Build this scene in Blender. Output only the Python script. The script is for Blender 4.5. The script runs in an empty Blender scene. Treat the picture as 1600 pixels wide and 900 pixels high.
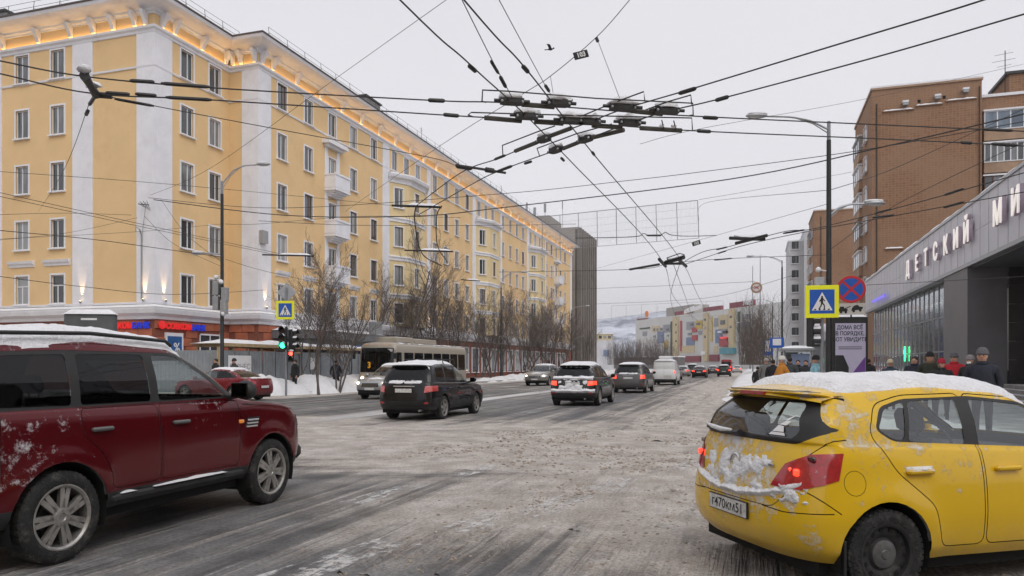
import bpy, bmesh, math, random
import numpy as np
from mathutils import Vector, Matrix, noise
from mathutils.bvhtree import BVHTree
R = math.radians; PI = math.pi
scn = bpy.context.scene
COL = scn.collection
# ------------------------------------------------------------------ camera
YAW = R(17.9); FPX = 1170.0; HORY = 570.0; CAMZ = 1.6
cam = bpy.data.cameras.new('camera'); camo = bpy.data.objects.new('camera', cam); COL.objects.link(camo)
camo.location = (0, 0, CAMZ); camo.rotation_euler = (R(90), 0, YAW)
cam.sensor_width = 36; cam.lens = 36*FPX/1600; cam.shift_y = (HORY-450)/1600; cam.clip_end = 4000; cam.clip_start = .05
scn.camera = camo
# ------------------------------------------------------------------ overcast sky and weak sun
wd = bpy.data.worlds.new('World'); scn.world = wd; wd.use_nodes = True
nt = wd.node_tree; nt.nodes.clear()
sky = nt.nodes.new('ShaderNodeTexSky'); sky.sky_type = 'NISHITA'; sky.sun_disc = False
sky.sun_elevation = R(50); sky.sun_rotation = R(135); sky.dust_density = 4
b1 = nt.nodes.new('ShaderNodeBackground'); b1.inputs[1].default_value = .05
b2 = nt.nodes.new('ShaderNodeBackground')
tc = nt.nodes.new('ShaderNodeTexCoord'); nz = nt.nodes.new('ShaderNodeTexNoise'); nz.inputs['Scale'].default_value = 1.6; nz.inputs['Detail'].default_value = 4
rp = nt.nodes.new('ShaderNodeValToRGB'); rp.color_ramp.elements[0].position = .3; rp.color_ramp.elements[1].position = .72
rp.color_ramp.elements[0].color = (.71, .70, .75, 1); rp.color_ramp.elements[1].color = (.775, .765, .805, 1)
ad = nt.nodes.new('ShaderNodeAddShader'); wo = nt.nodes.new('ShaderNodeOutputWorld')
L = nt.links.new
L(tc.outputs['Generated'], nz.inputs['Vector']); L(nz.outputs[0], rp.inputs[0]); L(rp.outputs[0], b2.inputs[0]); b2.inputs[1].default_value = .80
hs = nt.nodes.new('ShaderNodeHueSaturation'); hs.inputs['Saturation'].default_value = .12; L(sky.outputs[0], hs.inputs['Color']); L(hs.outputs[0], b1.inputs[0]); L(b1.outputs[0], ad.inputs[0]); L(b2.outputs[0], ad.inputs[1]); L(ad.outputs[0], wo.inputs[0])
sl = bpy.data.lights.new('sun', 'SUN'); sl.energy = .6; sl.angle = R(40); sl.color = (1, .96, .9)
so = bpy.data.objects.new('sun', sl); COL.objects.link(so); so.rotation_euler = (R(40), 0, R(45))
scn.view_settings.view_transform = 'Standard'; scn.view_settings.look = 'None'; scn.view_settings.gamma = 1; scn.view_settings.exposure = 0.1
scn.render.film_transparent = False
cy = scn.cycles; cy.max_bounces = 6; cy.diffuse_bounces = 3; cy.glossy_bounces = 3; cy.transmission_bounces = 4; cy.transparent_max_bounces = 12; cy.volume_bounces = 0; cy.caustics_reflective = False; cy.caustics_refractive = False
# ------------------------------------------------------------------ helpers
SN, CS = math.sin(YAW), math.cos(YAW)
def ray(px, py):
    u = (px-800)/FPX; v = (HORY-py)/FPX
    return Vector((-SN+u*CS, CS+u*SN, v))
def PZ(px, py, z): d = ray(px, py); return Vector((0, 0, CAMZ))+d*((z-CAMZ)/d.z)
def PD(px, py, D): return Vector((0, 0, CAMZ))+ray(px, py)*D
def PX(px, py, x): d = ray(px, py); return Vector((0, 0, CAMZ))+d*(x/d.x)
def PY(px, py, y): d = ray(px, py); return Vector((0, 0, CAMZ))+d*(y/d.y)
def tag(o, label=None, cat=None, group=None, kind=None):
    if label: o['label'] = label
    if cat: o['category'] = cat
    if group: o['group'] = group
    if kind: o['kind'] = kind
    return o
def thing(name, label, cat, loc=(0, 0, 0), rz=0, group=None):
    o = bpy.data.objects.new(name, None); COL.objects.link(o); o.location = loc; o.rotation_euler = (0, 0, rz); o.empty_display_size = .2
    return tag(o, label, cat, group)
def link(name, me, parent=None, loc=None, rot=None, scale=None):
    o = bpy.data.objects.new(name, me); COL.objects.link(o)
    if parent is not None: o.parent = parent
    if loc is not None: o.location = loc
    if rot is not None: o.rotation_euler = rot
    if scale is not None: o.scale = scale
    return o
def copy_tree(o, parent=None):
    c = o.copy(); COL.objects.link(c); c.parent = parent
    for ch in list(o.children): copy_tree(ch, c)
    return c
def smooth(me, ang=None):
    me.polygons.foreach_set('use_smooth', [True]*len(me.polygons))
    if ang is not None: me.set_sharp_from_angle(angle=R(ang))
class MB:
    def __init__(s): s.v = []; s.f = []; s.mi = []; s.cur = 0
    def add(s, vs, fs):
        b = len(s.v); s.v += [tuple(p) for p in vs]; s.f += [tuple(b+i for i in f) for f in fs]; s.mi += [s.cur]*len(fs)
    def box(s, x0, y0, z0, x1, y1, z1, rot=None, c=None):
        vs = [Vector(p) for p in ((x0, y0, z0), (x1, y0, z0), (x1, y1, z0), (x0, y1, z0), (x0, y0, z1), (x1, y0, z1), (x1, y1, z1), (x0, y1, z1))]
        if rot is not None:
            m = Matrix.Rotation(rot, 3, 'Z'); c = Vector(c) if c else Vector(((x0+x1)/2, (y0+y1)/2, 0)); vs = [m @ (p-c)+c for p in vs]
        s.add(vs, ((0, 3, 2, 1), (4, 5, 6, 7), (0, 1, 5, 4), (1, 2, 6, 5), (2, 3, 7, 6), (3, 0, 4, 7))); return s
    def bbox(s, x0, y0, z0, x1, y1, z1, b=.01):   # bevelled box
        xs = ((x0, x0+b, x1-b, x1), (y0, y0+b, y1-b, y1), (z0, z0+b, z1-b, z1)); vs = []; ix = {}
        for i in (0, 1):
            for j in (0, 1):
                for k in (0, 1):
                    o = (0, 3)[i], (0, 3)[j], (0, 3)[k]; n = (1, 2)[i], (1, 2)[j], (1, 2)[k]
                    ix[i, j, k, 0] = len(vs); vs.append((xs[0][o[0]], xs[1][n[1]], xs[2][n[2]]))
                    ix[i, j, k, 1] = len(vs); vs.append((xs[0][n[0]], xs[1][o[1]], xs[2][n[2]]))
                    ix[i, j, k, 2] = len(vs); vs.append((xs[0][n[0]], xs[1][n[1]], xs[2][o[2]]))
        g = lambda i, j, k, a: ix[i, j, k, a]; fs = []
        for i in (0, 1):
            q = [(i, 0, 0), (i, 1, 0), (i, 1, 1), (i, 0, 1)]; q = q if i else q[::-1]; fs.append([g(*p, 0) for p in q])
            q = [(0, i, 0), (1, i, 0), (1, i, 1), (0, i, 1)]; q = q[::-1] if i else q; fs.append([g(*p, 1) for p in q])
            q = [(0, 0, i), (1, 0, i), (1, 1, i), (0, 1, i)]; q = q if i else q[::-1]; fs.append([g(*p, 2) for p in q])
        for a in (0, 1):
            for c in (0, 1):
                fs.append([g(a, c, 0, 0), g(a, c, 1, 0), g(a, c, 1, 1), g(a, c, 0, 1)])
                fs.append([g(a, 0, c, 0), g(a, 1, c, 0), g(a, 1, c, 2), g(a, 0, c, 2)])
                fs.append([g(0, a, c, 1), g(1, a, c, 1), g(1, a, c, 2), g(0, a, c, 2)])
                for d in (0, 1): fs.append([g(a, c, d, 0), g(a, c, d, 1), g(a, c, d, 2)])
        s.add(vs, fs); return s
    def tube(s, pts, r, n=6, caps=True):
        pts = [Vector(p) for p in pts]; rs = r if isinstance(r, (list, tuple)) else [r]*len(pts); vs = []; fs = []; pu = None
        for i, p in enumerate(pts):
            t = (pts[min(i+1, len(pts)-1)]-pts[max(i-1, 0)]).normalized()
            if pu is None: pu = t.orthogonal().normalized()
            u = (pu-t*pu.dot(t)); u = u.normalized() if u.length > 1e-6 else t.orthogonal().normalized(); pu = u; w = t.cross(u)
            for k in range(n):
                a = 2*PI*k/n; vs.append(p+(u*math.cos(a)+w*math.sin(a))*rs[i])
        for i in range(len(pts)-1):
            for k in range(n): fs.append((i*n+k, i*n+(k+1) % n, (i+1)*n+(k+1) % n, (i+1)*n+k))
        if caps: fs.append(tuple(range(n))[::-1]); fs.append(tuple((len(pts)-1)*n+k for k in range(n)))
        s.add(vs, fs); return s
    def lathe(s, prof, n=24, M=None):     # prof [(r, h)] about local z
        vs = []; fs = []; m = len(prof)
        for k in range(n):
            a = 2*PI*k/n
            for (r, h) in prof: vs.append(Vector((r*math.cos(a), r*math.sin(a), h)))
        for k in range(n):
            for j in range(m-1): fs.append((k*m+j, ((k+1) % n)*m+j, ((k+1) % n)*m+j+1, k*m+j+1))
        if M is not None: vs = [M @ v for v in vs]
        s.add(vs, fs); return s
    def prism(s, poly, h0, h1, M=None):   # 2D polygon extruded along local z
        n = len(poly); vs = [Vector((x, y, h0)) for x, y in poly]+[Vector((x, y, h1)) for x, y in poly]
        fs = [tuple(range(n))[::-1], tuple(range(n, 2*n))]+[(i, (i+1) % n, n+(i+1) % n, n+i) for i in range(n)]
        if M is not None: vs = [M @ v for v in vs]
        s.add(vs, fs); return s
    def grid(s, fn, nu, nv):
        s.add([fn(i/nu, j/nv) for i in range(nu+1) for j in range(nv+1)], [(i*(nv+1)+j, (i+1)*(nv+1)+j, (i+1)*(nv+1)+j+1, i*(nv+1)+j+1) for i in range(nu) for j in range(nv)]); return s
    def blob(s, c, r, sub=1, amp=.25, sq=(1, 1, 1), seed=0):
        bm = bmesh.new(); bmesh.ops.create_icosphere(bm, subdivisions=sub, radius=1)
        c = Vector(c); vs = []
        for v in bm.verts:
            k = r*(1+amp*noise.noise(v.co*1.7+c*7.3+Vector((seed, 0, 0)))*1.6); vs.append(c+Vector((v.co.x*sq[0], v.co.y*sq[1], v.co.z*sq[2]))*k)
        s.add(vs, [[v.index for v in f.verts] for f in bm.faces]); bm.free(); return s
    def mesh(s, name, mat=None, sm=None):
        me = bpy.data.meshes.new(name); me.from_pydata(s.v, [], s.f)
        for m in (mat if isinstance(mat, (list, tuple)) else [mat]):
            if m: me.materials.append(m)
        if any(s.mi): me.polygons.foreach_set('material_index', s.mi)
        if sm is not None: smooth(me, sm)
        me.update(); return me
    def build(s, name, mat=None, parent=None, sm=None, **k): return link(name, s.mesh(name, mat, sm), parent, **k)
def solo(name, mb, mat, label, cat, group=None, sm=None, **k): return tag(mb.build(name, mat, None, sm, **k), label, cat, group)
def struct(name, mb, mat, sm=None): return tag(mb.build(name, mat, None, sm), kind='structure')
RX90 = Matrix.Rotation(R(90), 4, 'X')
def frame(o, xd, yd):                      # matrix with local x,y axes given
    x = Vector(xd).normalized(); y = Vector(yd).normalized(); z = x.cross(y)
    m = Matrix((x, y, z)).transposed().to_4x4(); m.translation = Vector(o); return m
def text_mesh(txt, size, depth=.0, align='LEFT', bold=0.0, shear=0):
    cu = bpy.data.curves.new('text', 'FONT'); cu.body = txt; cu.size = size; cu.extrude = depth; cu.align_x = align; cu.offset = bold; cu.shear = shear; cu.resolution_u = 3
    o = bpy.data.objects.new('text', cu); COL.objects.link(o); dg = bpy.context.evaluated_depsgraph_get()
    me = bpy.data.meshes.new_from_object(o.evaluated_get(dg)); bpy.data.objects.remove(o); bpy.data.curves.remove(cu); return me
def text(name, txt, size, mat, M, parent=None, depth=.004, align='CENTER', bold=0, shear=0, sx=1):
    me = text_mesh(txt, size, depth, align, bold, shear); me.materials.clear(); me.materials.append(mat)
    me.transform(M @ Matrix.Diagonal((sx, 1, 1, 1))); me.name = name
    return link(name, me, parent)
# ------------------------------------------------------------------ materials
MATS = {}
def mat(name, col, rough=.6, metal=0, var=.12, scale=4, bump=0, bscale=25, top=0, coat=0, obj=False, spec=.5, emit=None, es=1, dirt=None):
    if name in MATS: return MATS[name]
    m = bpy.data.materials.new(name); m.use_nodes = True; t = m.node_tree; N = t.nodes.new; lk = t.links.new; b = t.nodes['Principled BSDF']
    b.inputs['Roughness'].default_value = rough; b.inputs['Metallic'].default_value = metal; b.inputs['Coat Weight'].default_value = coat; b.inputs['Specular IOR Level'].default_value = spec
    b.inputs['Coat Roughness'].default_value = .08
    if obj: src = N('ShaderNodeTexCoord').outputs['Object']
    else: src = N('ShaderNodeNewGeometry').outputs['Position']
    cc = None
    if var > 0:
        n1 = N('ShaderNodeTexNoise'); n1.inputs['Scale'].default_value = scale; n1.inputs['Detail'].default_value = 6; n1.inputs['Roughness'].default_value = .62; lk(src, n1.inputs['Vector'])
        r1 = N('ShaderNodeValToRGB'); r1.color_ramp.elements[0].position = .32; r1.color_ramp.elements[1].position = .7
        r1.color_ramp.elements[0].color = (*[c*(1-var) for c in col], 1); r1.color_ramp.elements[1].color = (*[min(1, c*(1+var)) for c in col], 1)
        lk(n1.outputs[0], r1.inputs[0]); cc = r1.outputs[0]
    else: b.inputs['Base Color'].default_value = (*col, 1)
    if dirt:                               # grime colour, scale, low, high
        n2 = N('ShaderNodeTexNoise'); n2.inputs['Scale'].default_value = dirt[1]; n2.inputs['Detail'].default_value = 8; n2.inputs['Roughness'].default_value = .7; lk(src, n2.inputs['Vector'])
        mr = N('ShaderNodeMapRange'); mr.inputs[1].default_value = dirt[2]; mr.inputs[2].default_value = dirt[3]; lk(n2.outputs[0], mr.inputs[0])
        mx = N('ShaderNodeMix'); mx.data_type = 'RGBA'; mx.inputs[7].default_value = (*dirt[0], 1); lk(mr.outputs[0], mx.inputs[0])
        if cc: lk(cc, mx.inputs[6])
        else: mx.inputs[6].default_value = (*col, 1)
        cc = mx.outputs[2]
    if top:                                # snow lying on upward faces
        g = N('ShaderNodeNewGeometry'); sx = N('ShaderNodeSeparateXYZ'); lk(g.outputs['Normal'], sx.inputs[0])
        n3 = N('ShaderNodeTexNoise'); n3.inputs['Scale'].default_value = 9; n3.inputs['Detail'].default_value = 4; lk(src, n3.inputs['Vector'])
        a = N('ShaderNodeMath'); a.operation = 'MULTIPLY_ADD'; a.inputs[1].default_value = .7; lk(n3.outputs[0], a.inputs[0]); lk(sx.outputs[2], a.inputs[2])
        mr = N('ShaderNodeMapRange'); mr.inputs[1].default_value = 1.35-top; mr.inputs[2].default_value = 1.5-top; lk(a.outputs[0], mr.inputs[0])
        mx = N('ShaderNodeMix'); mx.data_type = 'RGBA'; mx.inputs[7].default_value = (.8, .81, .84, 1); lk(mr.outputs[0], mx.inputs[0])
        if cc: lk(cc, mx.inputs[6])
        else: mx.inputs[6].default_value = (*col, 1)
        cc = mx.outputs[2]
    if cc: lk(cc, b.inputs['Base Color'])
    if bump:
        n4 = N('ShaderNodeTexNoise'); n4.inputs['Scale'].default_value = bscale; n4.inputs['Detail'].default_value = 6; lk(src, n4.inputs['Vector'])
        bp = N('ShaderNodeBump'); bp.inputs['Strength'].default_value = min(1, bump); bp.inputs['Distance'].default_value = .03*max(1, bump); lk(n4.outputs[0], bp.inputs['Height']); lk(bp.outputs[0], b.inputs['Normal'])
    if emit: b.inputs['Emission Color'].default_value = (*emit, 1); b.inputs['Emission Strength'].default_value = es
    MATS[name] = m; return m
def glass(name, tint, gl=(.9, .92, .95), rough=.02, ior=1.5, ext=.0):
    if name in MATS: return MATS[name]
    m = bpy.data.materials.new(name); m.use_nodes = True; t = m.node_tree; t.nodes.clear(); N = t.nodes.new; lk = t.links.new
    o = N('ShaderNodeOutputMaterial'); mx = N('ShaderNodeMixShader'); tr = N('ShaderNodeBsdfTransparent'); g = N('ShaderNodeBsdfGlossy'); fr = N('ShaderNodeLayerWeight'); pw5 = N('ShaderNodeMath'); pw5.operation = 'POWER'; pw5.inputs[1].default_value = 5
    tr.inputs[0].default_value = (*tint, 1); g.inputs[0].default_value = (*gl, 1); g.inputs['Roughness'].default_value = rough; fr.inputs[0].default_value = .5; lk(fr.outputs['Facing'], pw5.inputs[0])
    ge = N('ShaderNodeNewGeometry'); n1 = N('ShaderNodeTexNoise'); n1.inputs['Scale'].default_value = 1.2; lk(ge.outputs['Position'], n1.inputs['Vector'])
    bp = N('ShaderNodeBump'); bp.inputs['Strength'].default_value = .05; bp.inputs['Distance'].default_value = .2; lk(n1.outputs[0], bp.inputs['Height']); lk(bp.outputs[0], g.inputs['Normal']); 
    a = N('ShaderNodeMath'); a.operation = 'ADD'; a.use_clamp = True; a.inputs[1].default_value = ext+.04; lk(pw5.outputs[0], a.inputs[0])
    lk(a.outputs[0], mx.inputs[0]); lk(tr.outputs[0], mx.inputs[1]); lk(g.outputs[0], mx.inputs[2]); lk(mx.outputs[0], o.inputs[0]); MATS[name] = m; return m
SNOW = mat('snow', (.80, .805, .83), .8, var=.07, scale=6, bump=.9, bscale=34)
DSNOW = mat('dirty_snow', (.72, .715, .72), .8, var=.12, scale=1.3, bump=.8, bscale=9, dirt=((.40, .35, .31), 1.1, .56, .72))
BLACKP = mat('black_plastic', (.02, .02, .021), .55, var=.2, scale=8)
DARKM = mat('dark_metal', (.035, .034, .033), .5, .3, var=.25, scale=6)
WIREM = mat('wire_black', (.03, .028, .027), .6, var=.2)
GREYM = mat('grey_metal', (.30, .31, .32), .45, .5, var=.12, scale=5)
GALV = mat('galvanised', (.42, .43, .45), .4, .6, var=.1, scale=7)
WHITEP = mat('white_paint', (.78, .78, .79), .6, var=.06, scale=2)
SEAM = mat('panel_gap', (.006, .006, .006), .9, var=0)
# ================================================================== ground
def nodes_mat(name):
    m = bpy.data.materials.new(name); m.use_nodes = True; t = m.node_tree; b = t.nodes['Principled BSDF']; N = t.nodes.new; lk = t.links.new
    class G: pass
    g = G(); g.m = m; g.b = b; g.t = t; g.N = N; g.lk = lk
    def inp(q, i, v):
        if isinstance(v, (int, float)): q.inputs[i].default_value = v
        elif isinstance(v, tuple): q.inputs[i].default_value = (*v, 1) if len(v) == 3 and q.inputs[i].type == 'RGBA' else v
        else: lk(v, q.inputs[i])
    def mth(op, a, c=0, cl=False):
        q = N('ShaderNodeMath'); q.operation = op; q.use_clamp = cl; inp(q, 0, a); inp(q, 1, c); return q.outputs[0]
    def noi(src, sc, det=6, ro=.6, mp=None, rot=0, loc=(0, 0, 0)):
        n = N('ShaderNodeTexNoise'); n.inputs['Scale'].default_value = sc; n.inputs['Detail'].default_value = det; n.inputs['Roughness'].default_value = ro
        if mp:
            r_ = N('ShaderNodeVectorRotate'); r_.rotation_type = 'Z_AXIS'; r_.inputs['Angle'].default_value = rot; lk(src, r_.inputs[0])
            q = N('ShaderNodeMapping'); q.inputs['Scale'].default_value = mp; q.inputs['Location'].default_value = loc; lk(r_.outputs[0], q.inputs[0]); src = q.outputs[0]
        lk(src, n.inputs['Vector']); return n.outputs[0]
    def rng(v, a, c, d=0, e=1):
        q = N('ShaderNodeMapRange'); q.interpolation_type = 'SMOOTHSTEP'; inp(q, 0, v); q.inputs[1].default_value = a; q.inputs[2].default_value = c; q.inputs[3].default_value = d; q.inputs[4].default_value = e; return q.outputs[0]
    def mix(f, a, c):
        q = N('ShaderNodeMix'); q.data_type = 'RGBA'; inp(q, 0, f); inp(q, 6, a); inp(q, 7, c); return q.outputs[2]
    g.mth, g.noi, g.rng, g.mix = mth, noi, rng, mix
    g.pos = N('ShaderNodeNewGeometry').outputs['Position']; sx = N('ShaderNodeSeparateXYZ'); lk(g.pos, sx.inputs[0]); g.x, g.y, g.z = sx.outputs
    return g
def road_material():
    g = nodes_mat('winter_asphalt'); m_, n_, r_, x_ = g.mth, g.noi, g.rng, g.mix
    sY = n_(g.pos, 1, 6, .62, (1.7, .07, 1)); sYf = n_(g.pos, 1, 5, .6, (7.0, .14, 1)); sC = n_(g.pos, 1, 6, .62, (.10, 1.5, 1), R(-28)); sCf = n_(g.pos, 1, 5, .6, (.22, 5.5, 1), R(-22))
    big = n_(g.pos, .33, 5, .6); med = n_(g.pos, 1.6, 6, .65); gr = n_(g.pos, 26, 6, .75); gr2 = n_(g.pos, 90, 3, .7)
    yy = m_('ADD', m_('ADD', g.y, m_('MULTIPLY', g.x, -.12)), m_('MULTIPLY', m_('SUBTRACT', n_(g.pos, .22, 4, .6), .5), 9))
    cross = m_('MULTIPLY', r_(yy, 23, 16), r_(yy, 8.0, 13))                     # turning tracks sweep across here
    st = m_('ADD', m_('MULTIPLY', sY, m_('SUBTRACT', 1, cross)), m_('MULTIPLY', sC, cross)); stf = m_('ADD', m_('MULTIPLY', sYf, m_('SUBTRACT', 1, cross)), m_('MULTIPLY', sCf, cross))
    base = x_(r_(m_('ADD', m_('MULTIPLY', st, .65), m_('MULTIPLY', med, .35)),   .40, .60), (.062, .062, .064), (.205, .2, .197))
    # tan slush: thick on the right lanes and where traffic turns
    right = m_('MULTIPLY', r_(g.x, -6.2, -1.2), r_(g.y, 4.2, 8)); band = m_('MULTIPLY', r_(yy, 8.5, 14.5), r_(yy, 25, 15.5))
    lane = m_('MULTIPLY', r_(g.x, -20, -23.2), r_(g.y, 20, 26)); farb = r_(g.y, 24, 60, 0, .35)
    bias = m_('ADD', m_('MAXIMUM', m_('MULTIPLY', right, .21), m_('MULTIPLY', band, .235)), m_('ADD', m_('MULTIPLY', lane, .22), m_('MULTIPLY', farb, .18)))
    tf = m_('ADD', m_('ADD', m_('MULTIPLY', st, .45), m_('MULTIPLY', stf, .25)), m_('ADD', m_('MULTIPLY', big, .3), bias))
    tan = r_(tf, .505, .665); c = x_(m_('MULTIPLY', tan, .92), base, x_(r_(med, .35, .7), (.50, .445, .395), (.74, .685, .635)))
    cl = m_('MULTIPLY', r_(n_(g.pos, 11, 8, .75), .56, .68), r_(m_('ADD', tan, m_('MULTIPLY', big, .6)), .75, 1.2)); c = x_(m_('MULTIPLY', cl, .6), c, (.25, .20, .165))
    pt = r_(m_('ADD', m_('MULTIPLY', n_(g.pos, 2.6, 8, .72, (1, .45, 1)), .7), m_('MULTIPLY', stf, .3)), .52, .60); c = x_(m_('MULTIPLY', pt, .42), c, (.20, .195, .192))
    # dry salt and packed snow streaks
    wf = r_(m_('ADD', m_('MULTIPLY', stf, .6), m_('MULTIPLY', n_(g.pos, .8, 6, .6), .4)), .56, .66)
    left = m_('MULTIPLY', r_(g.x, -1.5, -3.2), .45); c = x_(m_('MULTIPLY', wf, m_('ADD', left, .18)), c, (.56, .55, .55))
    mid = m_('MULTIPLY', m_('MULTIPLY', r_(m_('ABSOLUTE', m_('ADD', g.x, 11.9)), .75, .25), r_(g.y, 17.5, 21)), r_(n_(g.pos, 1, 5, .6, (1.2, .12, 1)), .3, .5)); c = x_(mid, c, (.60, .59, .59))
    # wheel ruts polished dark in the lanes
    rut = m_('MULTIPLY', r_(n_(g.pos, 1, 3, .5, (1.15, .018, 1), 0, (3.7, 0, 0)), .56, .66), r_(g.y, 19, 26)); c = x_(m_('MULTIPLY', rut, .5), c, (.17, .165, .16))
    gg = m_('ADD', m_('MULTIPLY', gr, .75), m_('MULTIPLY', gr2, .25)); sh = r_(gg, .30, .70, .56, 1.42)
    mul = g.N('ShaderNodeMix'); mul.data_type = 'RGBA'; mul.blend_type = 'MULTIPLY'; mul.inputs[0].default_value = 1; g.lk(c, mul.inputs[6]); g.lk(sh, mul.inputs[7]); g.lk(mul.outputs[2], g.b.inputs['Base Color'])
    g.lk(r_(m_('ADD', tan, m_('MULTIPLY', med, .5)), .1, .8, .55, .9), g.b.inputs['Roughness']); g.b.inputs['Specular IOR Level'].default_value = .35
    h = m_('ADD', m_('MULTIPLY', gg, .016), m_('MULTIPLY', tan, m_('ADD', m_('MULTIPLY', n_(g.pos, 5, 8, .72), .13), m_('MULTIPLY', stf, .12))))
    bp = g.N('ShaderNodeBump'); bp.inputs['Strength'].default_value = .9; bp.inputs['Distance'].default_value = 1; g.lk(h, bp.inputs['Height']); g.lk(bp.outputs[0], g.b.inputs['Normal'])
    return g.m
ROAD = road_material()
mb = MB(); mb.grid(lambda a, b: (-700+1400*a, -80+1100*b, 0), 40, 40); struct('road', mb, ROAD)
PAVE = mat('trodden_snow', (.55, .54, .54), .85, var=.2, scale=.8, bump=.7, bscale=5, dirt=((.36, .33, .31), .7, .45, .65)); KERB = mat('kerb_stone', (.33, .325, .32), .85, var=.2, scale=5, bump=.3, top=.3)
def pavement(name, poly):
    mb = MB(); mb.prism(poly, -.05, .14); struct(name, mb, PAVE)
def arc(cx, cy, r, a0, a1, n=10): return [(cx+r*math.cos(R(a0+(a1-a0)*k/n)), cy+r*math.sin(R(a0+(a1-a0)*k/n))) for k in range(n+1)]
left_edge = [(-300, 31.2)]+arc(-28, 36.2, 5, -90, 0)+[(-23, 300)]
right_edge = [(.5, 400), (.5, 26)]+arc(8.5, 26, 8, 180, 270)+[(120, 18)]
pavement('pavement_left', left_edge+[(-300, 300)]); pavement('pavement_right', right_edge+[(120, 400)])
def kerb(name, path, side_):
    n = 0
    mb = MB()
    for i in range(len(path)-1):
        a, b = Vector(path[i]), Vector(path[i+1]); d = (b-a); nn = Vector((d.y, -d.x)).normalized()*side_*.16
        a3, b3 = a+nn, b+nn; mb.add([(a.x, a.y, -.02), (b.x, b.y, -.02), (b3.x, b3.y, -.02), (a3.x, a3.y, -.02), (a.x, a.y, .148), (b.x, b.y, .148), (b3.x, b3.y, .148), (a3.x, a3.y, .148)], ((4, 5, 6, 7), (0, 1, 5, 4), (3, 2, 6, 7), (0, 3, 7, 4), (1, 2, 6, 5)))
    struct(name, mb, KERB)
kerb('kerb_left', left_edge, 1); kerb('kerb_right', right_edge, 1)
# faded crossing bars
WORN = nodes_mat('worn_white_paint')
g = WORN; a_ = g.rng(g.mth('ADD', g.mth('MULTIPLY', g.noi(g.pos, 1, 7, .7, (5, .9, 1)), .55), g.mth('MULTIPLY', g.noi(g.pos, 9, 7, .75), .45)), .47, .58, 0, .8); g.b.inputs['Base Color'].default_value = (.62, .61, .60, 1); g.b.inputs['Roughness'].default_value = .8; g.lk(a_, g.b.inputs['Alpha'])
for (cx, cy, l, w, a) in ((-3.25, 5.35, 1.6, .42, 78), (-2.72, 6.75, 1.5, .42, 76), (-2.15, 8.3, 1.5, .40, 80), (-1.75, 10.0, 1.4, .4, 80), (-4.35, 8.4, 1.5, .35, 82), (-4.0, 10.6, 1.2, .35, 80), (-1.0, 12.2, 1.2, .4, 82)):
    mb = MB(); d = Vector((math.cos(R(a)), math.sin(R(a)))); n = Vector((-d.y, d.x)); c = Vector((cx, cy)); q = [c+d*l/2*i+n*w/2*j for i, j in ((-1, -1), (1, -1), (1, 1), (-1, 1))]; mb.add([(p.x, p.y, .005) for p in q], [(0, 3, 2, 1)]); struct('road_marking', mb, WORN.m)
# snow banks
BANKM = mat('bank_snow', (.78, .785, .80), .8, var=.08, scale=1.5, bump=1, bscale=8, dirt=((.50, .46, .43), .9, .60, .74))
def bank(name, label, path, h, w, seed, mt=None, n=160, m=14):
    P = [Vector(p) for p in path]; Ls = [0]
    for a, b in zip(P, P[1:]): Ls.append(Ls[-1]+(b-a).length)
    mb = MB()
    def f(a, b):
        s = a*Ls[-1]; i = max(j for j in range(len(P)-1) if Ls[j] <= s+1e-6); d = (P[i+1]-P[i]).normalized(); c = P[i]+d*(s-Ls[i]); nn = Vector((d.y, -d.x))
        k = noise.fractal(Vector((c.x*.5, c.y*.5, seed)), .8, 2, 4); fine = noise.fractal(Vector((c.x*2.5+b*3, c.y*2.5, seed+b*4)), .7, 2, 4)
        ww = w*(1+.25*k); pr = math.sin(PI*b)**.75*(1-.25*b); e = min(1, 6*min(a, 1-a))
        q = c+nn*(ww*(b-.5)); return (q.x, q.y, -.03+h*e*pr*(1+.38*k)+.10*fine*pr)
    mb.grid(f, n, m); bm_ = mb.build(name, mt or DSNOW, None, 60); return tag(bm_, label, 'snowbank')
bank('snowbank', 'white snowbank along the left kerb in front of the metal hoarding', [(-27.6, 31.7), (-25.2, 32.9), (-23.9, 35.2), (-23.45, 39), (-23.4, 49)], 1.1, 2.6, 3, BANKM)
bank('snowbank', 'long snowbank along the left kerb under the bare trees', [(-23.6, 52.5), (-23.6, 90), (-23.6, 190)], .75, 1.8, 9)
bank('snowbank', 'ragged snowbank along the right kerb beside the pedestrian railing', [(.3, 29), (.05, 45), (-.2, 70), (-.4, 110), (-.6, 240)], .75, 3.0, 5, BANKM)
bank('snowbank', 'low snow heap at the right corner behind the yellow hatchback', [(6.5, 18.2), (2.6, 20.5), (1.2, 24), (.8, 29)], .4, 1.5, 7, n=60)
mb = MB(); random.seed(7)
for k in range(9): mb.blob((1.05+.25*random.random()+k*.04-1.6, 10.9+.5*random.random(), .0), .07+.13*random.random(), 2, .35, (1.6, 1, .5), k)
tag(mb.build('snow_patch', SNOW, None, 60), 'small patch of fresh snow on the road left of the yellow hatchback', 'snow')
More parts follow.
